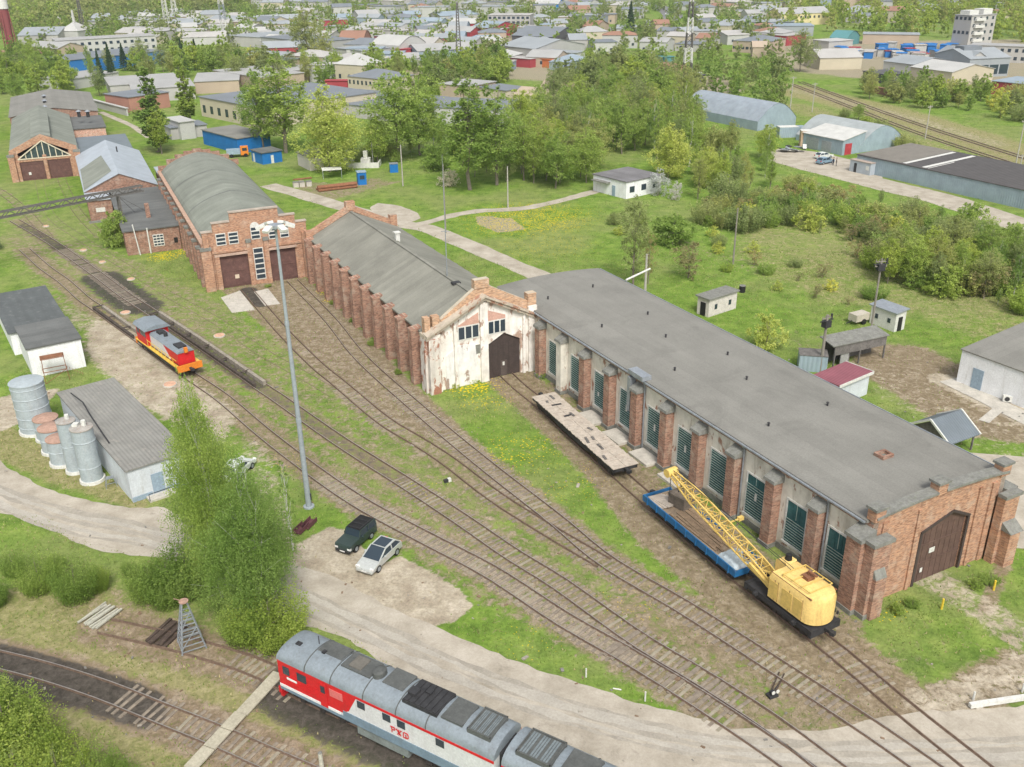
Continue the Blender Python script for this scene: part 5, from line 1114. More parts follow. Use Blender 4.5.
        fx0, fx1 = 18.3, L-.7
        B3('horn', DARK, roof_, lambda m: (m.cyl((2.7, .3, 4.3), (2.7, .3, 5.1), .03, .03, 6), m.box(1.0, -.5, 4.25, 1.5, -.2, 4.5), m.box(3.6, -.3, 4.4, 3.9, 0, 4.55)))
    else: fx0, fx1 = .8, 3.6; patch(4.2, 6.6, -.9, .95, 4.36, .1, RFD, 'roof_hatch')
    B3('cooling_fan_deck', RFD, roof_, lambda m: (m.box(fx0, -1.0, 4.0, fx1, 1.0, 4.5), m.box(fx0, -1.0, 4.5, fx0+.08, 1.0, 4.6), m.box(fx0, -1.0, 4.5, fx1, -.92, 4.6), m.box(fx0, .92, 4.5, fx1, 1.0, 4.6), m.box(fx1-.08, -1.0, 4.5, fx1, 1.0, 4.6)))
    B3('shutter_panel', weather('shutter', (.17, .20, .21), .2, 2, .6), roof_, lambda m: [m.box(fx0+.2+(fx1-fx0-.3)*k/12, -.85, 4.505, fx0+.14+(fx1-fx0-.3)*(k+1)/12, .85, 4.53) for k in range(12) if k % 4 != 3])
    kk = LK
    for c_ in o.children_recursive: c_.data.transform(Matrix.Diagonal((kk, 1, 1, 1)))
    L = L*kk
    m = MB(); m.box(.6, -1.25, .75, L-.4, 1.25, HB); m.build('underframe', WHEELM, o); B3('fuel_tank', weather('tank_grey', (.2, .23, .22), .25, 1, .7, dirt=(.1, .09, .08), damt=.5), o, lambda m: m.box(L*.38, -1.38, .3, L*.62, 1.38, 1.1))
    bogie(o, 3.2, (-1.7, 0, 1.7), 4.4); bogie(o, L-3.3, (-1.7, 0, 1.7), 4.4); coupler(o, -.4 if cab else 0, -1)
    B3('gangway', DARK, o, lambda m: m.box(L, -.9 if cab else -.9, 1.2, L+.42, .9, 3.7))
    return o, L
LT = 21.0; LK = .80
lo, _ = loco('grey and white diesel locomotive with a red cab end in the foreground', LT, True, 'T9', (301, 690))
# railway letters on its side: p zh d in slanted strokes
def letters(parent, x0, z0, h, y):
    m = MB(); w_ = h*.13
    def st(*pts):
        for a_, b_ in zip(pts, pts[1:]): m.bar((x0+a_[0]*h, y, z0+a_[1]*h), (x0+b_[0]*h, y, z0+b_[1]*h), .03, w_)
    st((.25, 0), (.25, 1)); st((0, 1), (.75, 1), (.85, .8), (.75, .55), (.25, .55)); 
    st((1.15, 0), (1.9, .9)); st((1.15, .9), (1.9, 0)); st((1.52, 0), (1.52, 1)); st((1.05, .95), (1.25, .95)); st((1.8, .95), (2.0, .95))
    st((2.3, 0), (2.3, .85), (2.5, 1), (3.0, 1), (3.15, .85), (3.15, .25), (3.0, .05), (2.3, .05)); st((2.75, .05), (2.75, .7))
    m.build('letters', RED, parent)
letters(lo, 9.3, 2.1, .43, -1.56)
g, ang, i = on_track('T9', 301, 690); 
j = i
LT = LT*LK
lo2 = loco('second section of the diesel locomotive cut off by the bottom edge', 14.5, False, 'T9', (470, 770))[0]
d_ = Vector((math.cos(ang), math.sin(ang))); lo2.location = (g.x+d_.x*(LT+.5), g.y+d_.y*(LT+.5), ZR); lo2.rotation_euler = (0, 0, ang)
# flat wagon with a bare pale deck
DECK = weather('deck_boards', (.48, .42, .35), .22, 1.6, .9, dirt=(.25, .18, .13), damt=.5)
def track_frame(key, p): g, an_, i = on_track(key, *p); return g, an_
g0, an0 = track_frame('T7', (547, 407)); g1, _ = track_frame('T7', (626, 480)); d_ = g1-g0; an0 = math.atan2(d_.y, d_.x); Lw = d_.length
fw_ = thing('flat_wagon', 'old flat wagon with bare pale plank deck beside the long shed', 'wagon', (g0.x, g0.y, ZR), an0)
m = MB(); rr = random.Random(3); x = 0
while x < Lw:
    w_ = .19; m.box(x, -1.38+rr.uniform(-.04, .04), 1.27+rr.uniform(-.02, .02), x+w_-.015, -.02, 1.33+rr.uniform(-.02, .03)); m.box(x, .02, 1.27, x+w_-.015, 1.38+rr.uniform(-.05, .05), 1.33+rr.uniform(-.02, .03)); x += w_
m.build('deck', DECK, fw_)
B3('deck_gap', DARK, fw_, lambda m: [m.obox((Lw*f_, y, 1.37), (.28, 1.1, .04), rr.uniform(-.1, .1)) for f_, y in ((.17, .1), (.33, .1))])
B3('loose_board', WOODX, fw_, lambda m: [m.obox((Lw*rr.random(), rr.uniform(-1.1, 1.1), 1.4), (rr.uniform(.4, 1.2), .25, .05), rr.uniform(-.3, .3)) for _ in range(9)])
B3('frame', DARK, fw_, lambda m: (m.box(0, -1.3, .95, Lw, -1.1, 1.25), m.box(0, 1.1, .95, Lw, 1.3, 1.25), m.box(0, -.3, .8, Lw, .3, 1.2), m.box(0, -1.3, .9, .2, 1.3, 1.26), m.box(Lw-.2, -1.3, .9, Lw, 1.3, 1.26), m.extr([(Lw*.2, 1.0), (Lw*.35, .6), (Lw*.65, .6), (Lw*.8, 1.0)], 1, -1.28, -1.16)))
bogie(fw_, 2.1, (-.92, .92), 2.7, .47); bogie(fw_, Lw-2.1, (-.92, .92), 2.7, .47); coupler(fw_, 0, -1); coupler(fw_, Lw, 1)
# blue flat wagon with its load
BLW = weather('paint_blue', (.02, .13, .30), .2, 1, .5, dirt=(.1, .12, .14), damt=.4)
g0, _ = track_frame('T7', (657, 508)); g1, _ = track_frame('T7', (748, 585)); d_ = g1-g0; an0 = math.atan2(d_.y, d_.x); Lw = d_.length
bw = thing('blue_wagon', 'blue low-sided wagon loaded with planks, sheets and tarpaulin under the crane boom', 'wagon', (g0.x, g0.y, ZR), an0)
B3('deck', weather('deck_brown', (.30, .23, .16), .25, 1.2, .95, dirt=(.2, .15, .1), damt=.4), bw, lambda m: m.box(.05, -1.38, 1.15, Lw-.05, 1.38, 1.3))
for nm, b_ in (('side_board', (0, -1.5, 1.0, Lw, -1.4, 1.62)), ('side_board', (0, 1.4, 1.0, Lw, 1.5, 1.45)), ('end_board', (-.1, -1.5, 1.0, 0, 1.5, 1.55)), ('end_board', (Lw, -1.5, 1.0, Lw+.1, 1.5, 1.55))): B3(nm, BLW, bw, lambda m: m.box(*b_))
B3('stanchion', BLW, bw, lambda m: [m.box(Lw*(k+.5)/9-.05, -1.58, .95, Lw*(k+.5)/9+.05, -1.502, 1.66) for k in range(9)])
B3('frame', DARK, bw, lambda m: (m.box(0, -1.3, .85, Lw, -1.1, 1.14), m.box(0, 1.1, .85, Lw, 1.3, 1.14), m.box(0, -.3, .75, Lw, .3, 1.14), m.bar((1, -1.2, .8), (Lw*.4, -1.2, .5), .1), m.bar((Lw*.4, -1.2, .5), (Lw*.6, -1.2, .5), .1), m.bar((Lw*.6, -1.2, .5), (Lw-1, -1.2, .8), .1)))
bogie(bw, 2.0, (-.92, .92), 2.7, .47); bogie(bw, Lw-2.0, (-.92, .92), 2.7, .47); coupler(bw, -.1, -1); coupler(bw, Lw+.1, 1)
c_, s_ = math.cos(an0), math.sin(an0)
def onw(x, y, z): return (g0.x+c_*x-s_*y, g0.y+s_*x+c_*y, ZR+z)
pt = weather('plank_brown', (.28, .2, .13), .3, 1.5, .95, dirt=(.16, .12, .08), damt=.4)
pk = thing('plank_stack', 'layer of brown planks laid along the middle of the blue wagon', 'planks', onw(3.4, 0, 1.3), an0); rr = random.Random(5)
for k in range(8): B3('plank', pt, pk, lambda m: m.obox((3.0+rr.uniform(-.3, .3), -.9+.27*k, .06+rr.uniform(0, .04)), (6+rr.uniform(-.8, .5), .24, .07), rr.uniform(-.03, .03)))
pk = thing('sheet_stack', 'pale plywood sheets lying at the near end of the blue wagon', 'sheets', onw(.3, -.2, 1.3), an0)
for k in range(3): B3('sheet', DECK, pk, lambda m: m.obox((1.0+.2*k, -.3+.2*k, .05+.07*k), (2.2-.3*k, 1.4, .05), .15*k-.1))
pk = thing('tarpaulin', 'pale blue-grey tarpaulin bundle on the crane end of the blue wagon', 'tarpaulin', onw(10.0, 0, 1.3), an0)
n = 14; m = MB(); xs = (Lw-10.3)
vs = [(xs*i/n, -1.2+2.3*j/n, .1+.22*math.exp(-((i/n-.5)**2+(j/n-.5)**2)*4)+rr.uniform(0, .12) if 0 < i < n and 0 < j < n else .0) for i in range(n+1) for j in range(n+1)]
m.add(vs, [(i*(n+1)+j, (i+1)*(n+1)+j, (i+1)*(n+1)+j+1, i*(n+1)+j+1) for i in range(n) for j in range(n)]); m.build('cloth', weather('tarp', (.38, .44, .47), .2, 1.2, .7), pk, smooth=True); B3('lashing', RUST, pk, lambda m: m.tube([(.6, 1.1, .25), (1.5, .3, .45), (1.9, .5, .42), (2.2, .2, .4)], .05))
pk = thing('steel_box', 'dark grey-brown steel load hanging at the tip of the crane boom', 'load', onw(2.6, .7, 1.38), an0+.2); bxm = weather('box_mud', (.15, .125, .10), .3, 1.5, .9, dirt=(.25, .2, .15), damt=.5)
B3('shell', bxm, pk, lambda m: (m.box(-.9, -.7, 0, .9, .7, 1.1), m.box(-.95, -.75, .95, .95, -.65, 1.15), m.box(-.95, .65, .95, .95, .75, 1.15), m.box(-.95, -.65, .95, -.85, .65, 1.15))); B3('lifting_hook', DARK, pk, lambda m: (m.bar((-.4, 0, 1.1), (0, 0, 2.0), .07), m.bar((.4, 0, 1.1), (0, 0, 2.0), .07), m.box(-.15, -.15, 1.9, .15, .15, 2.4)))
# yellow rail crane
YEL = weather('paint_yellow', (.74, .53, .19), .1, .8, .55, dirt=(.42, .27, .1), damt=.55, streak=True); YEB = weather('boom_yellow', (.66, .47, .14), .12, 1, .55, dirt=(.4, .28, .1), damt=.35)
gr, _ = track_frame('T7', (823, 642)); gf, _ = track_frame('T7', (757, 592)); d_ = gf-gr; anc = math.atan2(d_.y, d_.x); Lc = d_.length
cr = thing('rail_crane', 'yellow railway crane with lattice boom lowered over the blue wagon', 'crane', (gr.x, gr.y, ZR), anc)
B3('chassis', DARK, cr, lambda m: (m.box(0, -1.4, .85, Lc, 1.4, 1.25), m.box(-.15, -1.45, .7, .1, 1.45, 1.3), m.box(Lc-.1, -1.45, .7, Lc+.15, 1.45, 1.3)))
bogie(cr, 1.9, (-.95, .95), 2.8, .47); bogie(cr, Lc-1.9, (-.95, .95), 2.8, .47); coupler(cr, -.15, -1); coupler(cr, Lc+.15, 1)
B3('turntable', DARK, cr, lambda m: m.cyl((Lc*.5, 0, 1.25), (Lc*.5, 0, 1.5), 1.15, 1.15, 24)); B3('outrigger', DARK, cr, lambda m: (m.box(Lc*.2, -1.7, .95, Lc*.2+.3, 1.7, 1.2), m.box(Lc*.8, -1.7, .95, Lc*.8+.3, 1.7, 1.2)))
hb = 1.5; m = MB()
# house: rounded tail, bevelled roof edges
x0, x1 = -.2, Lc*.66
foot = [(x1, -1.5), (x1, 1.5)]+[(x0+1.1-1.1*math.cos(rad(-90+15*k))*1.0, 1.5*math.sin(rad(90-15*k))) for k in range(13)]
n = len(foot); sh_ = lambda k, dz: [(x*1.0 if True else 0, y*k, dz) for x, y in foot]
ring = [[(x, y*.93, hb) for x, y in foot], [(x, y*.93, 3.3) for x, y in foot], [((x-(x1+x0)/2)*.96+(x1+x0)/2, y*.82, 3.68) for x, y in foot], [((x-(x1+x0)/2)*.9+(x1+x0)/2, y*.5, 3.82) for x, y in foot]]
vs = sum(ring, []); m.add(vs, [tuple(range(n)), tuple(range(3*n, 4*n))[::-1]]+[(j*n+i, (j+1)*n+i, (j+1)*n+(i+1) % n, j*n+(i+1) % n) for j in range(3) for i in range(n)])
hs_ = m.build('machinery_house', YEL, cr, smooth=True)
B3('counterweight_teeth', DARK, hs_, lambda m: [m.box(x0+.35+.28*k, -1.53, 1.52, x0+.47+.28*k, -1.4, 1.78) for k in range(4)])
B3('roof_rail', RUST, hs_, lambda m: (m.bar((x0+.6, 1.22, 3.62), (x1, 1.22, 3.62), .08), m.bar((x0+.6, -1.22, 3.62), (x1, -1.22, 3.62), .08)))
B3('roof_frame', YEB, hs_, lambda m: [m.bar(a_, b_, .06) for a_, b_ in (((x1-1, -1.1, 4.0), (x1-3.6, -1.1, 4.0)), ((x1-1, 1.1, 4.0), (x1-3.6, 1.1, 4.0)), ((x1-1, -1.1, 4.0), (x1-1, 1.1, 4.0)), ((x1-1.9, -1.1, 4.0), (x1-1.9, 1.1, 4.0)), ((x1-2.8, -1.1, 4.0), (x1-2.8, 1.1, 4.0)), ((x1-3.6, -1.1, 4.0), (x1-3.6, 1.1, 4.0)), ((x1-1, -1.1, 4.0), (x1-1, -1.1, 3.7)), ((x1-1, 1.1, 4.0), (x1-1, 1.1, 3.7)), ((x1-3.6, -1.1, 4.0), (x1-3.6, -1.1, 4.0)), ((x1-3.6, 1.1, 4.0), (x1-3.6, 1.1, 4.0)))])
B3('exhaust', RUST, hs_, lambda m: (m.cyl((2.3, -.3, 3.75), (2.3, -.3, 4.4), .09, .09, 8), m.cyl((2.3, -.3, 4.4), (1.5, -.3, 4.4), .09, .09, 8), m.box(1.9, -.6, 3.75, 2.6, .1, 4.1)))
B3('panel_seam', RUST, hs_, lambda m: [m.box(x-.02, s_*1.40-.01, 1.55, x+.02, s_*1.40+.01, 3.3) for x in (1.0, 2.3, 3.4, x1-.6) for s_ in (-1, 1)])
B3('side_vent', DARK, hs_, lambda m: [m.box(1.25+.0*k, -1.42, 2.0+.16*k, 2.0, -1.405, 2.08+.16*k) for k in range(5)])
B3('side_door', YEB, hs_, lambda m: (m.box(2.0, 1.4, 1.7, 3.0, 1.43, 3.1), m.box(3.4, 1.4, 1.7, 4.3, 1.43, 3.1), m.box(1.0, 1.4, 1.7, 1.8, 1.43, 3.1)))
m = MB(); m.box(x1+.003, -1.4, 1.6, x1+1.2, -.35, 3.4); m.extr([(x1+.003, 3.4), (x1+.2, 3.65), (x1+.9, 3.65), (x1+1.2, 3.4)], 1, -1.4, -.35); cab_ = m.build('cab', YEL, cr); B3('cab_window', GL, cab_, lambda m: (m.box(x1+1.205, -1.3, 2.3, x1+1.23, -.45, 3.3), m.box(x1+.2, -1.43, 2.3, x1+1.05, -1.405, 3.3)))
B3('air_filter', BLK, cab_, lambda m: m.cyl((x1+.5, -.9, 3.66), (x1+.5, -.9, 4.1), .28, .22, 12))
# lattice boom
tip = at(671, 474, 5.6); tl = Vector(tip)-Vector((gr.x, gr.y)); ca, sa = math.cos(anc), math.sin(anc); tx, ty = tl.x*ca+tl.y*sa, -tl.x*sa+tl.y*ca
P0 = Vector((x1+.1, .25, 1.9)); P1 = Vector((tx, ty, 5.6)); dvec = (P1-P0).normalized(); side_ = dvec.cross(Vector((0, 0, 1))).normalized(); upv = side_.cross(dvec).normalized(); LB = (P1-P0).length
def bp(t_, su, sv):
    k = .5 if t_ > .12 else .5; w_ = (.5 if t_ < .75 else .5-(t_-.75)*1.1); h_ = (.15+.4*min(1, t_/.15)) if t_ < .75 else .55-(t_-.75)*1.3
    return P0+dvec*(LB*t_)+side_*(su*w_)+upv*(sv*h_*.75)
m = MB(); N_ = 16
for su, sv in ((-1, -1), (1, -1), (1, 1), (-1, 1)):
    for k in range(N_): m.bar(bp(k/N_, su, sv), bp((k+1)/N_, su, sv), .11)
bm_ = m.build('boom', YEB, cr); m = MB()
for k in range(1, N_):
    c4 = [bp(k/N_, *q) for q in ((-1, -1), (1, -1), (1, 1), (-1, 1))]
    for a_, b_ in zip(c4, c4[1:]+c4[:1]): m.bar(a_, b_, .06)
    e4 = [bp((k+1)/N_, *q) for q in ((-1, -1), (1, -1), (1, 1), (-1, 1))]
    for i in range(4): m.bar(c4[i], e4[(i+1) % 4] if k % 2 else e4[i-1], .05)
m.build('lacing', YEB, bm_); B3('sheave_head', YEB, bm_, lambda m: (m.obox(P1, (.6, .6, .4), 0), m.cyl(P1+side_*-.5, P1+side_*.5, .38, .38, 16)))
B3('boom_foot', YEB, bm_, lambda m: (m.bar(P0+side_*.7+dvec*-.5, bp(.2, 1.1, 0), .28), m.bar(P0-side_*.7+dvec*-.5, bp(.2, -1.1, 0), .28)))
B3('hoist_rope', DARK, bm_, lambda m: (m.cyl(P1, P1+Vector((0, 0, -2.3)), .03, .03, 6), m.cyl(P1+upv*.3, Vector((x1-1.2, .3, 4.3)), .025, .025, 6), m.cyl(P1+upv*.3+side_*.4, Vector((x1-1.2, .6, 4.3)), .025, .025, 6)))
B3('boom_light', YEB, bm_, lambda m: (m.bar(bp(.5, 1, 0), bp(.5, 1, 0)+side_*1.4, .1), m.box(*(bp(.5, 1, 0)+side_*1.5-Vector((.15, .25, .15))), *(bp(.5, 1, 0)+side_*1.5+Vector((.15, .25, .15))))))
# small red shunter on the left
g0, _ = track_frame('T4', (148, 347)); g1, _ = track_frame('T4', (192, 378)); d_ = g1-g0; an0 = math.atan2(d_.y, d_.x); Ls = d_.length
sn = thing('shunter', 'small red and grey shunting locomotive with orange ends on the left track', 'locomotive', (g0.x, g0.y, ZR), an0); ORG = weather('paint_orange', (.68, .22, .03), .1, 1, .5); YE2 = weather('paint_yellow_strip', (.7, .48, .08), .1, 1, .5)
B3('frame', DARK, sn, lambda m: m.box(0, -1.4, .9, Ls, 1.4, 1.3)); B3('footplate', YE2, sn, lambda m: (m.box(0, -1.5, 1.3, Ls, -1.1, 1.42), m.box(0, 1.1, 1.3, Ls, 1.5, 1.42))); B3('end_beam', ORG, sn, lambda m: (m.box(-.2, -1.5, .8, .0, 1.5, 1.6), m.box(Ls, -1.5, .8, Ls+.2, 1.5, 1.6)))
cabL = Ls*.26
B3('cab', RED, sn, lambda m: m.box(.4, -1.4, 1.42, .4+cabL, 1.4, 3.5)); B3('cab_roof', ROOFG, sn, lambda m: m.extr([(-1.65, 3.45), (-1.3, 3.8), (0, 4.0), (1.3, 3.8), (1.65, 3.45)], 0, .1, .8+cabL)); B3('cab_window', GL, sn, lambda m: (m.box(.7, -1.43, 2.5, 1.5, -1.405, 3.3), m.box(1.8, -1.43, 2.5, .2+cabL, -1.405, 3.3), m.box(.7, 1.405, 2.5, 1.9, 1.43, 3.3)))
B3('hood', RED, sn, lambda m: m.box(.42+cabL, -1.0, 1.42, Ls-.5, 1.0, 2.9)); B3('hood_panel', LGR, sn, lambda m: (m.extr([(.6+cabL, 1.5), (.6+cabL, 2.85), (Ls*.62, 2.85), (Ls*.78, 1.5)], 1, -1.03, -1.003),)); B3('hood_roof', ROOFG, sn, lambda m: m.extr([(-1.05, 2.9), (-.8, 3.15), (0, 3.25), (.8, 3.15), (1.05, 2.9)], 0, .5+cabL, Ls-.4))
B3('roof_gear', DARK, sn, lambda m: (m.box(cabL+1.2, -.4, 3.2, cabL+2.3, .4, 3.5), m.cyl((cabL+3.2, 0, 3.2), (cabL+3.2, 0, 3.7), .25, .25, 12), m.box(Ls-2.8, -.5, 3.2, Ls-1.2, .5, 3.38))); B3('headlight', ORG, sn, lambda m: m.box(Ls-.5, -.2, 2.9, Ls-.2, .2, 3.5))
B3('handrail', YE2, sn, lambda m: (m.bar((.4+cabL, -1.45, 2.3), (Ls, -1.45, 2.3), .05), *[m.bar((cabL+.6+k*1.1, -1.45, 1.42), (cabL+.6+k*1.1, -1.45, 2.3), .05) for k in range(int((Ls-cabL)/1.1))]))
for x in (1.6, Ls-1.6): bogie(sn, x, (-.8, .8), 2.3, .45)
coupler(sn, -.2, -1); coupler(sn, Ls+.2, 1)
# raised inspection track beds: sleepers-and-steel piers either side of a dark trench
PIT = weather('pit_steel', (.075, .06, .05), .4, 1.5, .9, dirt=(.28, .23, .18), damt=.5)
def pit(key, p, q, label):
    P = sub(key, p, q); o = thing('inspection_pit', label, 'inspection pit', (*P[0], 0)); P = [v-P[0] for v in P]
    for s_ in (-1, 1):
        m = MB(); n = len(P); vs = []
        for i in range(0, n, 2):
            t_ = (P[min(i+1, n-1)]-P[max(0, i-1)]).normalized(); nn_ = Vector((-t_.y, t_.x))
            for a_, z in ((.42, 0), (.42, .5), (.78, .55), (.78, 0)): c_ = P[i]+nn_*(s_*a_); vs.append((c_.x, c_.y, z))
        k = len(vs)//4; m.add(vs, [(4*i+j, 4*i+(j+1) % 4, 4*i+4+(j+1) % 4, 4*i+4+j) for i in range(k-1) for j in range(4)]+[(0, 1, 2, 3), (4*k-1, 4*k-2, 4*k-3, 4*k-4)])
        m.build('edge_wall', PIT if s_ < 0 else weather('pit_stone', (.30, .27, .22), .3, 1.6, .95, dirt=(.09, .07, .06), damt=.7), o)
    m = MB()
    for i in range(0, len(P)-1, 9):
        t_ = (P[i+1]-P[i]); m.obox((P[i].x, P[i].y, .42+random.uniform(0, .1)), (random.uniform(.2, .4), 1.5+random.uniform(0, .2), .1), math.atan2(t_.y, t_.x)+random.gauss(0, .08))
    m.build('cross_ties', PIT, o); return o
pit('T3', (157, 316), (261, 387), 'dark raised inspection pit right of the red shunter'); pit('T4', (99, 309), (140, 339), 'dark raised inspection pit leading up to the red shunter')
# ------------------------------------------------------------------ cars
def car(label, paint, pix, tgt, Lc, Wc, Hc, kind='hatch', group=None, simple=False):
    a_, b_ = at(*pix), at(*tgt); d_ = b_-a_; ang = math.atan2(d_.y, d_.x); o = thing('parked_car', label, 'car', (*((a_+b_)/2), 0), ang, group)
    h = Lc/2; w = Wc/2
    if kind == 'suv': prof = [(-h, .38), (-h, .95), (-h+.1, 1.05), (h-1.35, 1.08), (h-.1, .98), (h, .85), (h, .4)]; gh = [(-h+.04, 1.05), (-h+.1, Hc-.05), (h-1.62, Hc-.05), (h-1.4, 1.08)]
    else: prof = [(-h, .4), (-h+.02, .8), (-h+.12, 1.0), (h-1.3, .98), (h-.35, .78), (h-.02, .6), (h, .35)]; gh = [(-h+.15, 1.0), (-h+.75, Hc-.06), (h-2.1, Hc-.02), (h-1.0, .93)]
    m = MB()
    def loft(P, ws, mi=0):
        n = len(P); vs = []
        for y in (-1, 1): vs += [(x, y*w_, z) for (x, z), w_ in zip(P, ws)]
        m.add(vs, [(i, (i+1) % n, n+(i+1) % n, n+i) for i in range(n)]+[tuple(range(n))[::-1], tuple(range(n, 2*n))], mi)
    loft(prof, [w*.97]*2+[w]*(len(prof)-4)+[w*.95, w*.9])
    m.build('body', paint, o, smooth=True); m = MB()
    tw = w*.80 if kind == 'hatch' else w*.86
    loft(gh, [w*.93, tw, tw, w*.93]); gl_ = m.build('window', GL, o); 
    r_ = MB(); g1_, g2_ = gh[1], gh[2]
    r_.box(g1_[0]+.05, -tw+.02, Hc-.055, g2_[0]-.02, tw-.02, Hc+.01); r_.build('roof', paint if kind == 'hatch' else BLK, o)
    m = MB()
    for y in (-1, 1):
        for (xa, za), (xb, zb) in ((gh[0], gh[1]), (gh[3], gh[2])): m.bar((xa, y*w*.94, za), (xb, y*(tw+.01), zb), .09)
        xm = (gh[1][0]+gh[2][0])/2; m.bar((xm, y*w*.945, 1.0), (xm, y*(tw+.02), Hc-.04), .08); m.bar((gh[1][0], y*tw, Hc-.04), (gh[2][0], y*tw, Hc-.04), .07)
    m.build('pillars', paint, o)
    for x in (-h+.8, h-.85):
        for y in (-1, 1):
            wq = B3('wheel', BLK, o, lambda m: m.cyl((x, y*(w-.02), .33), (x, y*(w-.22), .33), .33, .33, 18)); B3('rim', ZINC, wq, lambda m: m.cyl((x, y*(w+.0), .33), (x, y*(w-.06), .33), .2, .2, 14))
    for y in (-1, 1):
        B3('headlight', WHT, o, lambda m: m.box(h-.16, y*w*.78-.16, .58, h+.01, y*w*.78+.16, .76)); B3('tail_light', RED, o, lambda m: m.box(-h-.01, y*w*.8-.12, .7, -h+.1, y*w*.8+.12, .95)); B3('mirror', paint, o, lambda m: m.box(h-1.75, y*(w+.1)-.1, .98, h-1.6, y*(w+.1)+.1, 1.12))
    B3('bumper', DARK if kind == 'suv' else paint, o, lambda m: (m.box(h-.02, -w*.88, .32, h+.08, w*.88, .52), m.box(-h-.08, -w*.88, .32, -h+.02, w*.88, .55)))
    B3('number_plate', WHT, o, lambda m: m.box(h+.08, -.26, .38, h+.09, .26, .49))
    return o
CGR = weather('car_darkgreen', (.04, .06, .055), .1, 1, .3); CSL = weather('car_silver', (.55, .57, .55), .04, 1, .3, metal=.3); CWH = weather('car_white', (.62, .66, .62), .05, 1, .4)
o = car('dark green boxy off-road car with roof bars parked on the sandy lot', CGR, (371, 531), (342, 556), 3.8, 1.62, 1.66, 'suv')
B3('roof_rack', DARK, o, lambda m: (m.bar((-1.6, -.6, 1.76), (.2, -.6, 1.76), .05), m.bar((-1.6, .6, 1.76), (.2, .6, 1.76), .05), *[m.bar((x, -.6, 1.76), (x, .6, 1.76), .04) for x in (-1.6, -1, -.4, .2)])); B3('spare_wheel', BLK, o, lambda m: m.cyl((-1.92, 0, .95), (-2.1, 0, .95), .33, .33, 16))
o = car('silver hatchback with a glass roof parked next to the dark off-road car', CSL, (395, 547), (364, 576), 4.3, 1.74, 1.52)
B3('glass_roof', GL, o, lambda m: m.box(-1.25, -.58, 1.532, -.05, .58, 1.545))
car('pale car half hidden behind the tall birch foliage', CWH, (229, 483), (248, 465), 4.2, 1.7, 1.5)
car('white saloon, left one of two cars parked before the hangar', CWH, (818, 159), (829, 157.5), 4.4, 1.75, 1.45); car('blue-grey saloon, nearer one of two cars parked before the hangar', weather('car_blue', (.2, .3, .38), .05, 1, .3), (819, 164.5), (831, 162.5), 4.4, 1.75, 1.45)
kz = thing('truck', 'small orange truck parked beside the larger blue shed', 'truck', (*at(242, 156.5), 0), .3); B3('cab', ORG, kz, lambda m: m.box(-.2, -1, .5, 1.6, 1, 2.4)); B3('window', GL, kz, lambda m: (m.box(1.605, -.8, 1.5, 1.63, .8, 2.2), m.box(.2, -1.03, 1.5, 1.3, -1.005, 2.2))); B3('load_bed', DOORB, kz, lambda m: m.box(-3.5, -1.05, .8, -.3, 1.05, 1.9))
for x in (.9, -2.4):
    for y in (-.95, .95): B3('wheel', BLK, kz, lambda m: m.cyl((x, y-.12, .45), (x, y+.12, .45), .45, .45, 14))
# ------------------------------------------------------------------ yard furniture
POLEM = weather('pole_grey', (.30, .34, .36), .1, 1, .6, dirt=(.25, .25, .24), damt=.3)
mt_ = thing('light_mast', 'very tall slim grey light mast with white floodlights rising from the grass', 'light mast', (*at(309, 507), 0))
m = MB(); m.cyl((0, 0, 0), (0, 0, 9), .26, .21, 14); m.cyl((0, 0, 9), (0, 0, 18), .21, .16, 14); m.cyl((0, 0, 18), (0, 0, 26), .15, .10, 14); m.cyl((0, 0, 0), (0, 0, .15), .5, .5, 14)
for z in (9, 18): m.cyl((0, 0, z-.4), (0, 0, z), .25 if z < 10 else .2, .24 if z < 10 else .19, 14)
m.build('pole', POLEM, mt_, smooth=True); B3('head_ring', ZINC, mt_, lambda m: (m.cyl((0, 0, 25.9), (0, 0, 26.15), .55, .55, 16), *[m.bar((0, 0, 26), (1.0*math.cos(a_), 1.0*math.sin(a_), 26), .07) for a_ in [k*PI/3 for k in range(6)]]))
for k in range(6):
    a_ = k*PI/3+.2; B3('floodlight', FRW, mt_, lambda m: m.obox((1.15*math.cos(a_), 1.15*math.sin(a_), 26.05), (.75, .55, .22), a_, .35))
B3('service_hatch', DARK, mt_, lambda m: m.box(.25, -.1, .8, .31, .1, 1.4))
# lattice gantry over the tracks at the far left
P = at(122, 219, 4.2); Q = at(-60, 226, 8.8); dq = Q-P; Lg = dq.length; gy = thing('lattice_gantry', 'long dark lattice gantry crossing the tracks at the left edge', 'gantry', (P.x, P.y, 0), math.atan2(dq.y, dq.x))
STL = weather('steel_dark', (.13, .125, .115), .2, 2, .7, dirt=(.2, .14, .1), damt=.3)
m = MB(); z0, z1 = 8.3, 9.2
for y in (-.45, .45):
    for z in (z0, z1): m.bar((-4.5, y, z), (Lg, y, z), .17)
n_ = int((Lg+4.5)/1.1)
for k in range(n_):
    x = -4.5+(Lg+4.5)*k/n_; x2 = -4.5+(Lg+4.5)*(k+1)/n_
    for y in (-.45, .45): m.bar((x, y, z0 if k % 2 else z1), (x2, y, z1 if k % 2 else z0), .1)
    m.bar((x, -.45, z0), (x, .45, z0), .06); m.bar((x, -.45, z1), (x, .45, z1), .06)
m.build('truss', STL, gy); B3('column', STL, gy, lambda m: (m.bar((0, -.5, 4.2), (0, -.35, 8.3), .22), m.bar((0, .5, 4.2), (0, .35, 8.3), .22), m.bar((.0, -.5, 5.5), (.0, .5, 6.6), .1)))
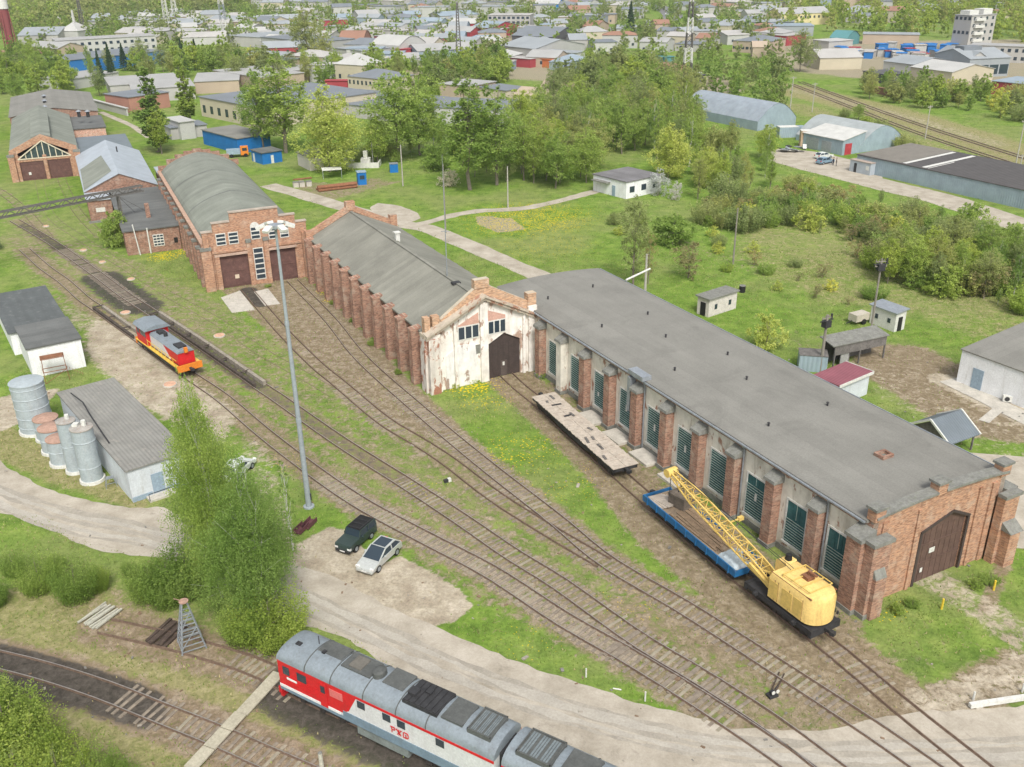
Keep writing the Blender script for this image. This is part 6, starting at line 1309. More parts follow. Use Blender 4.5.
B3('column', STL, gy, lambda m: (m.bar((Lg-1, -.6, 0), (Lg-1, -.35, 8.3), .22), m.bar((Lg-1, .6, 0), (Lg-1, .35, 8.3), .22)))
B3('stay', STL, gy, lambda m: (m.cyl((0, 0, 8.2), (-3.6, -2.4, 4.25), .035, .035, 6), m.cyl((0, 0, 8.2), (-5.2, -1.2, 4.25), .035, .035, 6)))
# small lattice tower
tw = thing('lattice_tower', 'small white lattice tower with a rusty round top standing by the birch clump', 'tower', (*at(192, 645), 0), .5)
H_ = 3.9; m = MB(); c4 = lambda z: [(sx*(.85-.68*z/H_), sy*(.85-.68*z/H_), z) for sx, sy in ((-1, -1), (1, -1), (1, 1), (-1, 1))]
for i in range(4): m.bar(c4(0)[i], c4(H_)[i], .085)
m.build('legs', ZINC, tw); m = MB()
for k in range(8):
    z = .2+k*.4; q = c4(z); q2 = c4(min(H_, z+.4))
    for i in range(4): m.bar(q[i], q[(i+1) % 4], .06)
for a_, b_ in ((.4, 1.9), (1.9, 3.2)):
    q, q2 = c4(a_), c4(b_)
    for i in range(4): m.bar(q[i], q2[(i+1) % 4], .05)
m.build('lacing', ZINC, tw); B3('top_plate', PINKR, tw, lambda m: (m.cyl((0, 0, H_), (0, 0, H_+.06), .34, .34, 14), m.bar((-.1, 0, H_+.08), (-.6, .2, H_+.35), .04)))
CPL = weather('post_pale', (.45, .44, .37), .2, 3, .9, dirt=(.25, .24, .18), damt=.5)
o = thing('post_pile', 'loose pile of pale grey concrete posts lying in the dry grass', 'posts', (*at(78, 623), 0), (lambda v: math.atan2(v.y, v.x))(at(103, 606)-at(78, 623))); rr = random.Random(2)
for i in range(8): B3('post', CPL, o, lambda m: m.obox((1.25+rr.uniform(-.15, .15), -.27*i, .09+(.12 if i % 3 == 1 else 0)), (2.5, .14, .13), rr.uniform(-.07, .07)))
SLO = weather('old_sleeper', (.075, .055, .045), .3, 2, .9, dirt=(.2, .16, .12), damt=.4)
o = thing('sleeper_pile', 'pile of dark old sleepers in front of the small lattice tower', 'sleepers', (*at(146, 643), 0), (lambda v: math.atan2(v.y, v.x))(at(171, 620)-at(146, 643)))
for i in range(6): B3('sleeper', SLO, o, lambda m: m.obox((1.3+rr.uniform(-.15, .15), -.33*i, .1+(.16 if i in (2, 4) else 0)), (2.7, .24, .17), rr.uniform(-.06, .06)))
wk = thing('plank_walkway', 'pale walkway of concrete slabs crossing the track in front of the big locomotive', 'walkway', (*at(279, 675), 0), (lambda v: math.atan2(v.y, v.x))(at(190, 772)-at(279, 675))); Lk_ = (at(190, 772)-at(279, 675)).length
for a_, b_ in ((0, .45), (.455, .62), (.625, .8), (.805, 1)): B3('slab', weather('slab_tan', (.42, .39, .30), .15, 1.5, .9, dirt=(.28, .25, .19), damt=.4), wk, lambda m: m.box(Lk_*a_, -.45, .12 if a_ < .3 else .2, Lk_*b_-.03, .45, .22 if a_ < .3 else .3))
o = thing('concrete_post', 'pale round concrete post at the bottom edge beside the big locomotive', 'post', (*at(323, 776), 0)); B3('shaft', CPL, o, lambda m: m.cyl((0, 0, 0), (0, 0, 1.9), .15, .13, 12)); B3('cap', CAPM, o, lambda m: m.cyl((0, 0, 1.9), (0, 0, 1.96), .14, .1, 12))
MAR = weather('maroon', (.12, .05, .055), .3, 2, .7)
for k, (p, q) in enumerate((((297, 535), (306, 526)), ((305, 530), (314, 521)))):
    v_ = at(*q)-at(*p); o = thing('scrap_bench', 'long maroon steel trough lying by the slim birch, the %s one' % ('nearer' if k == 0 else 'farther'), 'scrap', (*at(*p), 0), math.atan2(v_.y, v_.x)); B3('trough', MAR, o, lambda m: (m.box(0, -.3, .1, v_.length, .3, .2), m.box(0, -.35, .1, v_.length, -.3, .5), m.box(0, .3, .1, v_.length, .35, .5))); B3('foot', DARK, o, lambda m: (m.box(.2, -.3, 0, .3, .3, .1), m.box(v_.length-.3, -.3, 0, v_.length-.2, .3, .1)))
def stake(name, label, cat, px, py, h_, r, mat, group=None, tilt=(0, 0)):
    o = thing(name, label, cat, (*at(px, py), 0), 0, group); B3('stake', mat, o, lambda m: m.cyl((0, 0, 0), (tilt[0], tilt[1], h_), r, r*.9, 8)); return o
stake('marker_stake', 'white stake left in the grass between the road and the merging tracks', 'stake', 586, 677, .75, .06, FRW); stake('marker_stake', 'white stake right in the grass between the road and the merging tracks', 'stake', 645, 701, .8, .06, FRW)
o = thing('marker_stake', 'white stake lying flat in the grass between two standing ones', 'stake', (*at(613, 689), .06), 0); B3('stake', FRW, o, lambda m: m.cyl((0, 0, 0), (.55, -.15, 0), .05, .05, 8))
YP = weather('post_yellow', (.65, .48, .05), .1, 2, .6)
stake('guard_post', 'short yellow post in the grass nearest the brown gate', 'post', 941.5, 609, .95, .09, YP); stake('guard_post', 'short yellow post by the path at the right corner pier', 'post', 993.5, 590, .9, .09, YP)
v_ = at(1060, 695)-at(969, 708.5); o = thing('road_barrier', 'white painted concrete beam along the road in the bottom right corner', 'barrier', (*at(969, 708.5), 0), math.atan2(v_.y, v_.x)); B3('beam', FRW, o, lambda m: m.box(0, -.15, .12, v_.length, .15, .42)); B3('footing', conc, o, lambda m: m.box(.4, -.18, 0, .9, .18, .12))
stake('marker_post', 'short black and white post at the left end of the white beam', 'post', 973, 700, .7, .08, FRW); stake('marker_post', 'short black and white post behind the white beam at the picture edge', 'post', 1022, 692, .7, .08, FRW)
ss = thing('switch_stand', 'dark switch stand with two white discs beside the crane track', 'switch stand', (*at(772, 696), 0), .4); ss.scale = (.7, .7, .7); B3('base', DARK, ss, lambda m: (m.box(-.5, -.35, 0, .5, .35, .25), m.box(-.2, -.2, .25, .2, .2, .6))); B3('lever', DARK, ss, lambda m: m.bar((0, 0, .5), (.7, .2, .9), .07))
for x in (-.15, .35): B3('disc', FRW, ss, lambda m: m.cyl((x, -.3, .7), (x, -.36, .7), .2, .2, 14))
B3('rod', SLO, ss, lambda m: (m.bar((.5, .2, .12), (2.9, 1.9, .12), .12), m.bar((.3, .5, .12), (2.6, 2.3, .12), .12)))
wt = thing('dark_stake', 'small black and white object lying in the grass between two tracks', 'debris', (*at(447, 482), 0), .5); B3('body', DARK, wt, lambda m: m.box(-.3, -.15, 0, .1, .15, .3)); B3('patch', FRW, wt, lambda m: m.box(.1, -.15, 0, .4, .15, .35))
PNK = weather('manhole_pink', (.58, .36, .25), .2, 2, .9)
for k, (px, py, w_) in enumerate(((46, 226.5, .45), (83.5, 250.5, .5), (102.5, 262.5, .45), (131, 279.5, .5), (125.5, 313, .6), (219.5, 336, .65), (170, 385, .7))):
    lb = ('farthest small pinkish concrete cover near the lattice gantry', 'second pinkish concrete cover in the grass strip from the gantry', 'third pinkish cover, thin and pale, in the grass strip', 'fourth pinkish cover, beside the black-stained track', 'pale pinkish cover between the two inspection pits', 'round pinkish cover right of the long inspection pit', 'orange-pink slab lying beside the front of the red shunter')[k]
    o = thing('pit_cover', lb, 'cover', (*at(px, py), 0), k); B3('ring', conc, o, lambda m: m.cyl((0, 0, 0), (0, 0, .14), w_+.12, w_+.1, 16)); B3('lid', PNK, o, lambda m: m.cyl((0, 0, .14), (0, 0, .2), w_, w_*.95, 16))
WPOLE = weather('pole_wood', (.24, .22, .19), .2, 2, .9); CPOLE = weather('pole_concrete', (.40, .38, .34), .15, 2, .9)
def upole(px, py, top, label, mat=None, arms=1, gear=False, r=.15, group=None, name='utility_pole', lean=(0, 0)):
    H_ = hpx(px, py, py-top); o = thing(name, label, 'pole', (*at(px, py), 0), random.uniform(0, .6), group)
    B3('pole', mat or WPOLE, o, lambda m: m.cyl((0, 0, 0), (lean[0], lean[1], H_), r, r*.7, 8)); s_ = max(1, H_/12)
    for k in range(arms): B3('crossarm', mat or WPOLE, o, lambda m: (m.bar((-.8*s_+lean[0], lean[1], H_-.4-.6*k), (.8*s_+lean[0], lean[1], H_-.4-.6*k), .1), *[m.cyl((x*s_+lean[0], lean[1], H_-.38-.6*k), (x*s_+lean[0], lean[1], H_-.1-.6*k), .06, .05, 6) for x in (-.7, -.3, .3, .7)]))
    if gear: B3('transformer', DARK, o, lambda m: (m.box(-.45, -.35, H_-1.5, .45, .35, H_-.7), m.cyl((.7, 0, H_-.6), (.7, 0, H_), .12, .12, 8), m.bar((-1, 0, H_-.7), (1, 0, H_-.7), .1)))
    return o
upole(870, 336, 266, 'tall wooden pole with dark electrical gear standing behind the open timber shed', gear=True, arms=2); upole(820, 372, 318, 'pole with white lamp and dark insulators next to the blue container', gear=True, r=.2, arms=1)
upole(733, 264, 213, 'leaning plain pole standing alone in the meadow', arms=0); upole(645, 293, 256, 'concrete pole behind the long shed with a white pipe leaning on it', CPOLE, arms=0, r=.2)
a_ = at(626, 283, 7.5); b_ = at(650, 268, 8.5); o = thing('white_pipe', 'white pipe slanting between the shed roof edge and the concrete pole', 'pipe', (a_.x, a_.y, 0)); B3('pipe', FRW, o, lambda m: m.cyl((0, 0, 7.9), (b_.x-a_.x, b_.y-a_.y, 8.4), .13, .13, 8)); B3('bracket', ZINC, o, lambda m: (m.bar((0, 0, 0), (0, 0, 7.9), .1)))
upole(403, 186, 149, 'pale slim light pole in the grass near the white blossoming bush', CPOLE, arms=0); upole(508, 208, 170, 'pale slim pole at the corner of the meadow path', CPOLE, arms=0); upole(446, 233, 170, 'thin dark pole beside the paved side road', arms=0, r=.1)
for px, py, tp in ((925, 139, 112), (1015, 168, 130), (812, 112, 88), (789, 120, 84), (1019, 172, 158)): upole(px, py, tp, 'catenary post beside the main line tracks behind the yard', CPOLE, group='catenary posts along the main line')
for k, (p0, p1) in enumerate((((872, 315), (884, 318)),)): pass
# tall masts in the town
RW1 = weather('mast_red', (.24, .07, .07), .1, 2, .7); RW2 = FRW
def tallmast(px, py, H_, w_, label, cols):
    o = thing('lattice_mast', label, 'mast', (*at(px, py), 0)); n_ = 7
    for k in range(n_):
        z0, z1 = H_*k/n_, H_*(k+1)/n_; m = MB(); f_ = lambda z: w_*(1-.8*z/H_)
        for sx, sy in ((-1, -1), (1, -1), (1, 1), (-1, 1)): m.bar((sx*f_(z0), sy*f_(z0), z0), (sx*f_(z1), sy*f_(z1), z1), .28)
        for j in range(3):
            za, zb = z0+(z1-z0)*j/3, z0+(z1-z0)*(j+1)/3; fa_, fb_ = f_(za), f_(zb)
            for (a1, b1), (a2, b2) in (((-1, -1), (1, -1)), ((1, -1), (1, 1)), ((1, 1), (-1, 1)), ((-1, 1), (-1, -1))): m.bar((a1*fa_, b1*fa_, za), (a2*fb_, b2*fb_, zb), .16)
        m.build('section', cols[k % 2], o)
    return o
tallmast(686, 92, 33, 1.6, 'tall thin lattice mast rising from the trees right of the centre', (RW2, STL)); tallmast(459, 62, 24, 1.2, 'dark mast standing among the crowded sheds of the town', (STL, STL)); tallmast(84, 34, 26, 1.2, 'thin dark mast in front of the far wood at upper left', (STL, STL))
tallmast(168, 30, 40, 1.5, 'slim whitish mast at the far upper left', (RW2, RW2)); tallmast(176, 22, 50, 1.5, 'taller whitish mast beside another at the far upper left', (RW2, RW2)); tallmast(225, 36, 60, 1.6, 'thin pale mast near the far white warehouse', (RW2, ZINC))
ch = thing('striped_chimney', 'red and white striped chimney on a narrow red lattice base, cut off by the corner', 'chimney', (*at(13, 55), 0))
for z0, z1, r0, r1, mm in ((0, 10, 1.9, 1.8, RW1), (10, 21, 1.8, 2.2, RW1), (21, 29, 2.6, 2.5, RW2), (29, 36, 2.5, 2.4, RW1), (36, 44, 2.4, 2.3, RW2)): B3('section', mm, ch, lambda m: m.cyl((0, 0, z0), (0, 0, z1), r0, r1, 18))
B3('lattice_leg', RW1, ch, lambda m: [m.bar((3.2*math.cos(a_), 3.2*math.sin(a_), 0), (2.3*math.cos(a_), 2.3*math.sin(a_), 20), .35) for a_ in (0, PI/2, PI, 1.5*PI)])
# two people by the cars at the hangar
CLD = plain('cloth_dark', (.03, .035, .05), .9); CLB = plain('cloth_brown', (.08, .06, .05), .9); SKN = plain('skin', (.5, .32, .24), .6); HAIR = plain('hair', (.04, .03, .02), .9)
def person(px, py, label, shirt, trousers, ang):
    me = bpy.data.meshes.new('person'); V = [(0, 0, .95), (0, 0, 1.15), (0, 0, 1.38), (0, 0, 1.5), (0, 0, 1.6), (0, 0, 1.74), (.1, 0, .9), (.12, .02, .5), (.12, -.02, .08), (.12, .14, .04), (-.1, 0, .9), (-.13, .05, .5), (-.14, 0, .08), (-.14, .15, .04), (.2, 0, 1.4), (.27, 0, 1.12), (.24, .12, .88), (-.2, 0, 1.4), (-.27, -.02, 1.12), (-.26, .1, .86)]
    E_ = [(0, 1), (1, 2), (2, 3), (3, 4), (4, 5), (0, 6), (6, 7), (7, 8), (8, 9), (0, 10), (10, 11), (11, 12), (12, 13), (2, 14), (14, 15), (15, 16), (2, 17), (17, 18), (18, 19)]
    R_ = [.15, .14, .16, .06, .1, .09, .1, .07, .05, .045, .1, .07, .05, .045, .07, .05, .04, .07, .05, .04]
    me.from_pydata(V, E_, []); o = bpy.data.objects.new('person', me); C.objects.link(o); sk = o.modifiers.new('skin', 'SKIN'); o.modifiers.new('sub', 'SUBSURF').levels = 1
    for i, r in enumerate(R_): me.skin_vertices[0].data[i].radius = (r, r*.85)
    me.skin_vertices[0].data[0].use_root = True
    dg = bpy.context.evaluated_depsgraph_get(); m2 = bpy.data.meshes.new_from_object(o.evaluated_get(dg)); o.modifiers.clear(); o.data = m2
    for mt2 in (shirt, trousers, SKN): m2.materials.append(mt2)
    for p in m2.polygons: z = p.center.z; p.material_index = 2 if z > 1.52 or (abs(p.center.x) > .2 and z < .95 and z > .8) else (1 if z < .98 else 0)
    o.location = (*at(px, py), 0); o.rotation_euler = (0, 0, ang); tag(o, label, 'person'); B3('hair', HAIR, o, lambda m: m.lathe([(.01, 1.86), (.07, 1.84), (.105, 1.78), (.11, 1.70)], 10)); return o
person(833, 165.5, 'person in dark clothes standing behind the blue-grey saloon, left of two', CLD, CLD, .6); person(836, 166, 'person in brown jacket standing near the cars, right of two', CLB, CLD, -1.8)
# ------------------------------------------------------------------ the town beyond
W_ = lambda n, c, v=.08: weather(n, c, v, .15, .9, bump=0)
TW = {'white': W_('town_white', (.45, .45, .43)), 'cream': W_('town_cream', (.50, .45, .34)), 'yellow': W_('town_yellow', (.62, .53, .30)), 'brick': W_('town_brick', (.38, .20, .15), .15), 'grey': W_('town_grey', (.36, .36, .35)), 'pale': W_('town_pale', (.41, .40, .38)), 'blue': W_('town_blue', (.03, .17, .45)), 'red': W_('town_red', (.34, .06, .07)), 'teal': W_('town_teal', (.10, .25, .26)), 'orange': W_('town_orange', (.5, .16, .06)), 'tan': W_('town_tan', (.42, .34, .26)), 'ltblue': W_('town_lightblue', (.27, .33, .38)), 'dark': W_('town_dark', (.10, .10, .105)), 'slate': W_('town_slate', (.19, .21, .23)), 'metal': W_('town_metal', (.30, .325, .34)), 'rust': W_('town_rust', (.30, .17, .12))}
def tb(p0, p1, D, H, wall, roof, label, rt='flat', rise=2., **k): return house(p0, p1, D, H, label, wall=TW[wall], rcol=TW[roof], roof=rt, rise=rise, over=.3, **k)
tb((59, 57), (158, 51), 16, 7.2, 'white', 'grey', 'long white two-storey works building with rows of small windows at upper left', wins=(('f', 14, 1.6, 2.9, 1.4), ('f', 14, 4.6, 5.9, 1.4)))
tb((20, 48), (60, 47), 30, 6, 'pale', 'metal', 'pale metal-roofed hall left of the long white works building', 'gable', 3); t = tb((62, 45), (80, 45), 14, 7, 'white', 'white', 'white domed tower block rising behind the long white works building', 'hip', 4)
B3('spire', TW['white'], t[0], lambda m: m.cyl((t[1]/2, 7, 10), (t[1]/2, 7, 17), .9, .5, 8))
tb((-6, 60), (38, 62), 10, 3.5, 'tan', 'rust', 'low shed with an orange-brown roof at the left edge'); tb((30, 58), (60, 60), 14, 5, 'tan', 'grey', 'grey-roofed workshop cluttered with plant below the pale hall', 'gable', 2)
tb((62, 75), (166, 63), 26, 5.2, 'blue', 'slate', 'long low building with a bright blue upper wall and grey roof'); tb((72, 90), (120, 82), 16, 3.6, 'white', 'grey', 'low white shed in front of the blue-walled building')
tb((107, 109), (131, 113), 14, 4.6, 'brick', 'slate', 'small brick block with a grey roof beside the tall poplars'); tb((90, 106), (127, 116), .5, 2.2, 'white', 'white', 'low white wall running behind the brick block', cat='wall', name='garden_wall')
tb((134, 103), (196, 99), 22, 4.2, 'pale', 'grey', 'wide pale-walled store with a grey roof behind the two tall poplars'); tb((196, 94), (240, 92), 26, 4, 'tan', 'grey', 'brown-walled shed with a grey roof above the yellow-cream workshop'); tb((112, 98), (184, 93), 26, 4.0, 'pale', 'grey', 'wide grey flat roof behind the poplars'); tb((168, 135), (182, 140), 4, 4.5, 'white', 'white', 'narrow white block half hidden by the tall poplar'); tb((172, 140), (208, 136), 8, 3, 'pale', 'slate', 'low blue-grey roof behind the white lean-to')
tb((202, 116), (264, 129), 40, 5.6, 'cream', 'slate', 'yellow-cream workshop with a broad dark grey roof dotted with vents', wins=(('f', 8, 1.2, 3.4, 1.6),)); tb((215, 82), (262, 90), 18, 4.2, 'tan', 'grey', 'long grey roof behind the yellow-cream workshop')
tb((228, 46), (262, 48), 30, 5, 'pale', 'metal', 'pale blue-grey roof of a warehouse left of the big crowns'); tb((262, 50), (318, 56), 22, 6, 'grey', 'slate', 'slate-coloured long roof behind the tall olive tree')
tb((256, 84), (332, 80), 18, 4, 'tan', 'grey', 'long low grey-roofed shed behind the big willow'); tb((310, 82), (333, 82), 9, 6, 'white', 'pale', 'white block with a flat roof behind the willow')
tb((336, 82), (364, 84), 12, 6.5, 'cream', 'white', 'cream house with a white hipped roof above the red wall', 'hip', 3.5, wins=(('f', 3, 1.5, 3, 1),)); t = tb((349, 95), (386, 99), 14, 6.2, 'cream', 'slate', 'cream two-storey house with a grey hipped roof and rows of windows', 'hip', 2.2, wins=(('f', 9, .9, 2.2, .8), ('f', 9, 3.8, 5.1, .8), ('r', 4, 3.8, 5.1, .8)))
tb((326, 91), (348, 91), 3, 3.4, 'red', 'red', 'red metal shed between the cream houses'); tb((300, 112), (395, 122), 26, 3.6, 'pale', 'slate', 'wide dark flat roof right behind the yellow-green willow'); tb((386, 93), (415, 90), 12, 3.6, 'cream', 'tan', 'low cream annex right of the two-storey cream house')
tb((440, 98), (470, 101), 14, 4.5, 'tan', 'grey', 'grey flat-roofed workshop between the green crowns'); tb((478, 100), (506, 104), 10, 4, 'cream', 'slate', 'small cream workshop with a dark roof beside the crowns'); tb((418, 124), (500, 128), 18, 4.8, 'white', 'slate', 'long white-walled shed seen through the green trees')
tb((336, 60), (362, 63), 16, 5, 'white', 'metal', 'white shed with blue doors and a pale roof'); tb((340, 50), (364, 50), 14, 5, 'rust', 'rust', 'orange-brown barrel-roofed shed in the town', 'barrel', 3.5); tb((372, 58), (400, 60), 18, 6, 'white', 'white', 'bright white warehouse with a rounded roof', 'barrel', 3.5)
tb((396, 60), (411, 60), 8, 4.5, 'red', 'red', 'small dark red shed beside the white warehouse'); tb((384, 40), (402, 41), 12, 5, 'pale', 'pale', 'pale flat shed with a strip of windows', wins=(('f', 6, 2, 3.2, 1.4),)); tb((448, 38), (466, 38), 14, 4, 'ltblue', 'metal', 'barrel-roofed pale blue hangar in the town', 'barrel', 4)
tb((471, 37), (492, 38), 26, 5, 'red', 'ltblue', 'wide shed with a dusty blue roof and a dark red gable', 'gable', 2.5); tb((488, 32), (530, 32), 16, 9, 'pale', 'pale', 'pale three-storey office block with many windows above the sheds', wins=(('f', 9, 1.5, 3, 1.6), ('f', 9, 4.3, 5.8, 1.6), ('f', 9, 7, 8.3, 1.6)))
tb((500, 56), (535, 60), 30, 4.5, 'grey', 'metal', 'wide shed with a pale metal roof, lowest of the crowded roofs', 'gable', 3); tb((512, 46), (552, 48), 28, 5, 'dark', 'slate', 'dark gable-roofed warehouse beside pale roofs', 'gable', 3.5); tb((528, 66), (570, 70), 3, 3.2, 'orange', 'orange', 'bright orange metal fence wall behind the trees', cat='wall', name='metal_wall'); tb((505, 66), (530, 68), 6, 3.4, 'red', 'pale', 'row of dark red garages left of the orange wall')
tb((534, 13), (558, 13), 30, 6, 'blue', 'white', 'white-roofed warehouse with a dark blue wall on the far edge', 'gable', 3); tb((576, 24), (608, 24), 14, 5, 'slate', 'metal', 'long dark shelter with a pale roof edge'); tb((558, 26), (570, 26), 10, 5, 'tan', 'pale', 'small shed with a pale pinkish wall left of the long shelter')
t = tb((571, 107), (583, 104), 12, 4.2, 'cream', 'tan', 'small house with a pale pointed gable among the crowns', 'gable', 2.6, ridge='y', wins=(('f', 1, 2.0, 3.6, 1.2),)); tb((514, 105), (562, 109), 10, 3.2, 'cream', 'tan', 'long low farmhouse roof in front of the wood', 'gable', 1.8)
tb((648, 78), (668, 82), 8, 5, 'brick', 'brick', 'small brick block beside the scrapyard in the wood'); tb((651, 66), (664, 68), 5, 4, 'teal', 'teal', 'teal blue shed among the crowns')
for k, (px, py, c_) in enumerate(((668, 76, 'white'), (690, 80, 'white'), (694, 82, 'dark'), (655, 82, 'pale'), (708, 84, 'tan'), (676, 83, 'grey'))): tb((px, py), (px+6, py+.6), 3, 2.4, c_, c_, 'small %s container in the scrapyard behind the wood' % c_ if k not in (0, 1) else ('white container at the back of the scrapyard' if k == 0 else 'white container at the front of the scrapyard'), cat='container', name='container')
tb((716, 32), (792, 33), 16, 5.5, 'metal', 'metal', 'long pale metal warehouse above the dark-roofed market hall'); tb((732, 52), (766, 54), 20, 5, 'tan', 'slate', 'market hall with a dark grey roof and a row of small windows', 'hip', 2, wins=(('f', 8, 1.5, 2.6, 1.4),)); tb((752, 58), (768, 58), 8, 4.5, 'tan', 'tan', 'small brown gabled shed right of the market hall', 'gable', 2)
tb((710, 8), (733, 8), 14, 9, 'tan', 'grey', 'pinkish three-storey flats at the top edge', wins=(('f', 5, 2, 3.6, 1.4), ('f', 5, 5.5, 7, 1.4)))
tb((780, 26), (829, 24), 16, 6.5, 'yellow', 'grey', 'long yellow two-storey house with a grey gabled roof', 'gable', 3, wins=(('f', 11, 3.8, 5.2, 1.2),)); tb((768, 36), (813, 36), 18, 5, 'metal', 'ltblue', 'long pale blue-grey roof below the yellow house'); tb((760, 44), (786, 46), 16, 4.5, 'red', 'pale', 'shed with a dark red wall strip at the left of the market')
tb((818, 14), (830, 14), 12, 22, 'ltblue', 'white', 'white and pale blue slab tower in the trees', wins=(('f', 2, 9, 11, 2), ('f', 2, 14, 16, 2))); tb((842, 14), (861, 14), 14, 20, 'tan', 'tan', 'bare concrete tower block standing in the trees')
def balc(t, L, n, H0):
    for k in range(n): B3('balcony', FRW, t, lambda m: m.box(L*.12, -1.2, H0+2.9*k, L*.5, -.003, H0+1.1+2.9*k))
t = tb((966, 52), (990, 50), 9, 15, 'pale', 'grey', 'five-storey block of flats with white balconies at upper right', wins=(('f', 4, 1.5, 2.8, 1.3), ('f', 4, 4.4, 5.7, 1.3), ('f', 4, 7.3, 8.6, 1.3), ('f', 4, 10.2, 11.5, 1.3), ('f', 4, 13.1, 14.4, 1.3), ('l', 4, 7.3, 8.6, 1.3), ('l', 4, 13.1, 14.4, 1.3))); balc(t[0], t[1], 5, 1.2)
B3('stair_head', FRW, t[2], lambda m: (m.box(.5, 2, 15.2, t[1]*.4, 7, 17.0), m.box(t[1]*.6, 2, 15.2, t[1]-.5, 7, 17.4)))
tb((968, 61), (1040, 64), 10, 6.2, 'pale', 'grey', 'long pale two-storey building at the right edge behind the flats', wins=(('f', 10, 1, 2.3, 1.2), ('f', 10, 4, 5.3, 1.2)))
t = tb((967, 78), (1007, 76), 20, 6.5, 'metal', 'metal', 'grey workshop with four big dark windows and a raised roof light', 'gable', 2.6, wins=(('f', 4, .9, 4.2, 3.6),)); B3('roof_light', TW['slate'], t[2], lambda m: m.box(t[1]*.15, 7.5, 8.2, t[1]*.6, 12.5, 10))
tb((934, 69), (965, 77), 8, 6.0, 'pale', 'metal', 'glazed gable end left of the grey workshop', 'gable', 2.6, wins=(('f', 4, 2.5, 5, 2.6),))
tb((909, 80), (950, 86), 20, 4.5, 'cream', 'white', 'bright white-roofed shed with a cream gable near the bushes', 'gable', 2); tb((882, 74), (912, 78), 20, 4.6, 'white', 'metal', 'white shed with a bluish roof left of the white-roofed shed', 'gable', 1.8)
tb((819, 70), (861, 69), 16, 4.4, 'cream', 'pale', 'cream barn with a broad pale sloping roof above the railway', 'gable', 2.5); tb((812, 50), (828, 52), 14, 4.4, 'pale', 'white', 'white flat shed behind the cream barn'); tb((829, 45), (846, 46), 14, 3.4, 'teal', 'teal', 'dark green barrel-roofed hall near the market', 'barrel', 3)
tb((862, 44), (918, 45), 12, 4.5, 'tan', 'metal', 'long shed with a pink-brown front and a pale roof'); tb((990, 94), (1036, 99), 16, 4, 'red', 'ltblue', 'dark red-walled store with a pale blue roof at the right edge')
tb((862, 80), (884, 84), 10, 3, 'dark', 'dark', 'low black-roofed shed beside the cream barn')
rr = random.Random(11)
for k in range(44):
    px = rr.uniform(834, 948); py = rr.uniform(50, 62); c_ = rr.choice(['blue', 'blue', 'white', 'blue', 'blue', 'red', 'pale']); tb((px, py), (px+rr.uniform(6, 12), py+rr.uniform(-.3, .5)), rr.uniform(3, 6), rr.uniform(2.4, 3.4), rr.choice(['white', 'blue', 'pale']), c_, 'small market stall with a %s roof in the crowded market at upper right' % {'pale': 'grey'}.get(c_, c_), cat='market stall', name='market_stall', group='market stalls with %s roofs' % {'pale': 'grey'}.get(c_, c_))
tb((872, 93), (900, 98), .6, 2, 'rust', 'rust', 'low rusty wall along the railway below the market', cat='wall', name='yard_wall')
# unnamed mass of roofs, each a building of its own
def inb(px, py, rects): return any(a <= px <= b and c <= py <= d for a, b, c, d in rects)
used = []
def filler(n, x0, x1, y0, y1, wl, rl, wr, hr, place, seed):
    r = random.Random(seed); k = 0; tries = 0
    while k < n and tries < n*40:
        tries += 1; px = r.uniform(x0, x1); py = y0+(y1-y0)*r.random()**.8; g = at(px, py); w_ = r.uniform(*wr); D = r.uniform(8, 18)
        if any((g-u).length < (w_+uw)*.62 for u, uw in used): continue
        used.append((g, w_)); pw = w_/mpp(px, py); wc, rc = r.choice(wl), r.choice(rl); nm = {'metal': 'silvery', 'pale': 'pale grey', 'ltblue': 'light blue', 'slate': 'slate grey', 'rust': 'rusty', 'tan': 'brown'}
        tb((px-pw/2, py), (px+pw/2, py+r.uniform(-.12, .12)*pw*.5), D, r.uniform(*hr), wc, rc, 'small %s building with a %s roof %s' % (nm.get(wc, wc), nm.get(rc, rc), place), r.choice(['flat', 'gable', 'gable', 'hip']), r.uniform(1.2, 2.6), group='small %s buildings with %s roofs %s' % (nm.get(wc, wc), nm.get(rc, rc), place), wins=(('f', max(2, int(w_/4)), 1.2, 2.4, 1.1),) if w_ < 20 else ())
        k += 1
for a_, b_ in (((59, 57), 40), ((110, 54), 40), ((350, 84), 16), ((366, 97), 18), ((515, 55), 26), ((560, 107), 20), ((750, 52), 26), ((800, 25), 30), ((980, 70), 30), ((925, 80), 20), ((840, 68), 20), ((510, 32), 24), ((660, 24), 34), ((672, 14), 34), ((630, 29), 30), ((600, 32), 26), ((664, 8), 30), ((650, 4), 30), ((668, 20), 30), ((645, 26), 30), ((700, 70), 40), ((660, 75), 40)): used.append((at(*a_), b_))
filler(110, 262, 560, 22, 72, ['white', 'pale', 'cream', 'pale', 'tan', 'ltblue', 'red'], ['metal', 'white', 'pale', 'metal', 'slate', 'slate', 'metal', 'ltblue', 'grey', 'grey'], (9, 32), (3, 5.5), 'in the crowded middle of the town', 5)
filler(40, 130, 262, 22, 46, ['white', 'pale', 'cream', 'tan'], ['metal', 'white', 'pale', 'grey'], (10, 28), (3, 5), 'near the far wood at upper left', 6)
filler(50, 560, 780, 8, 56, ['white', 'cream', 'tan', 'pale'], ['metal', 'pale', 'slate', 'grey', 'slate', 'rust'], (8, 18), (3, 6), 'along the main road of the town', 7)
filler(36, 262, 620, 2, 20, ['white', 'cream', 'pale'], ['metal', 'slate', 'pale', 'rust'], (12, 30), (4, 8), 'on the far edge of the town', 8)
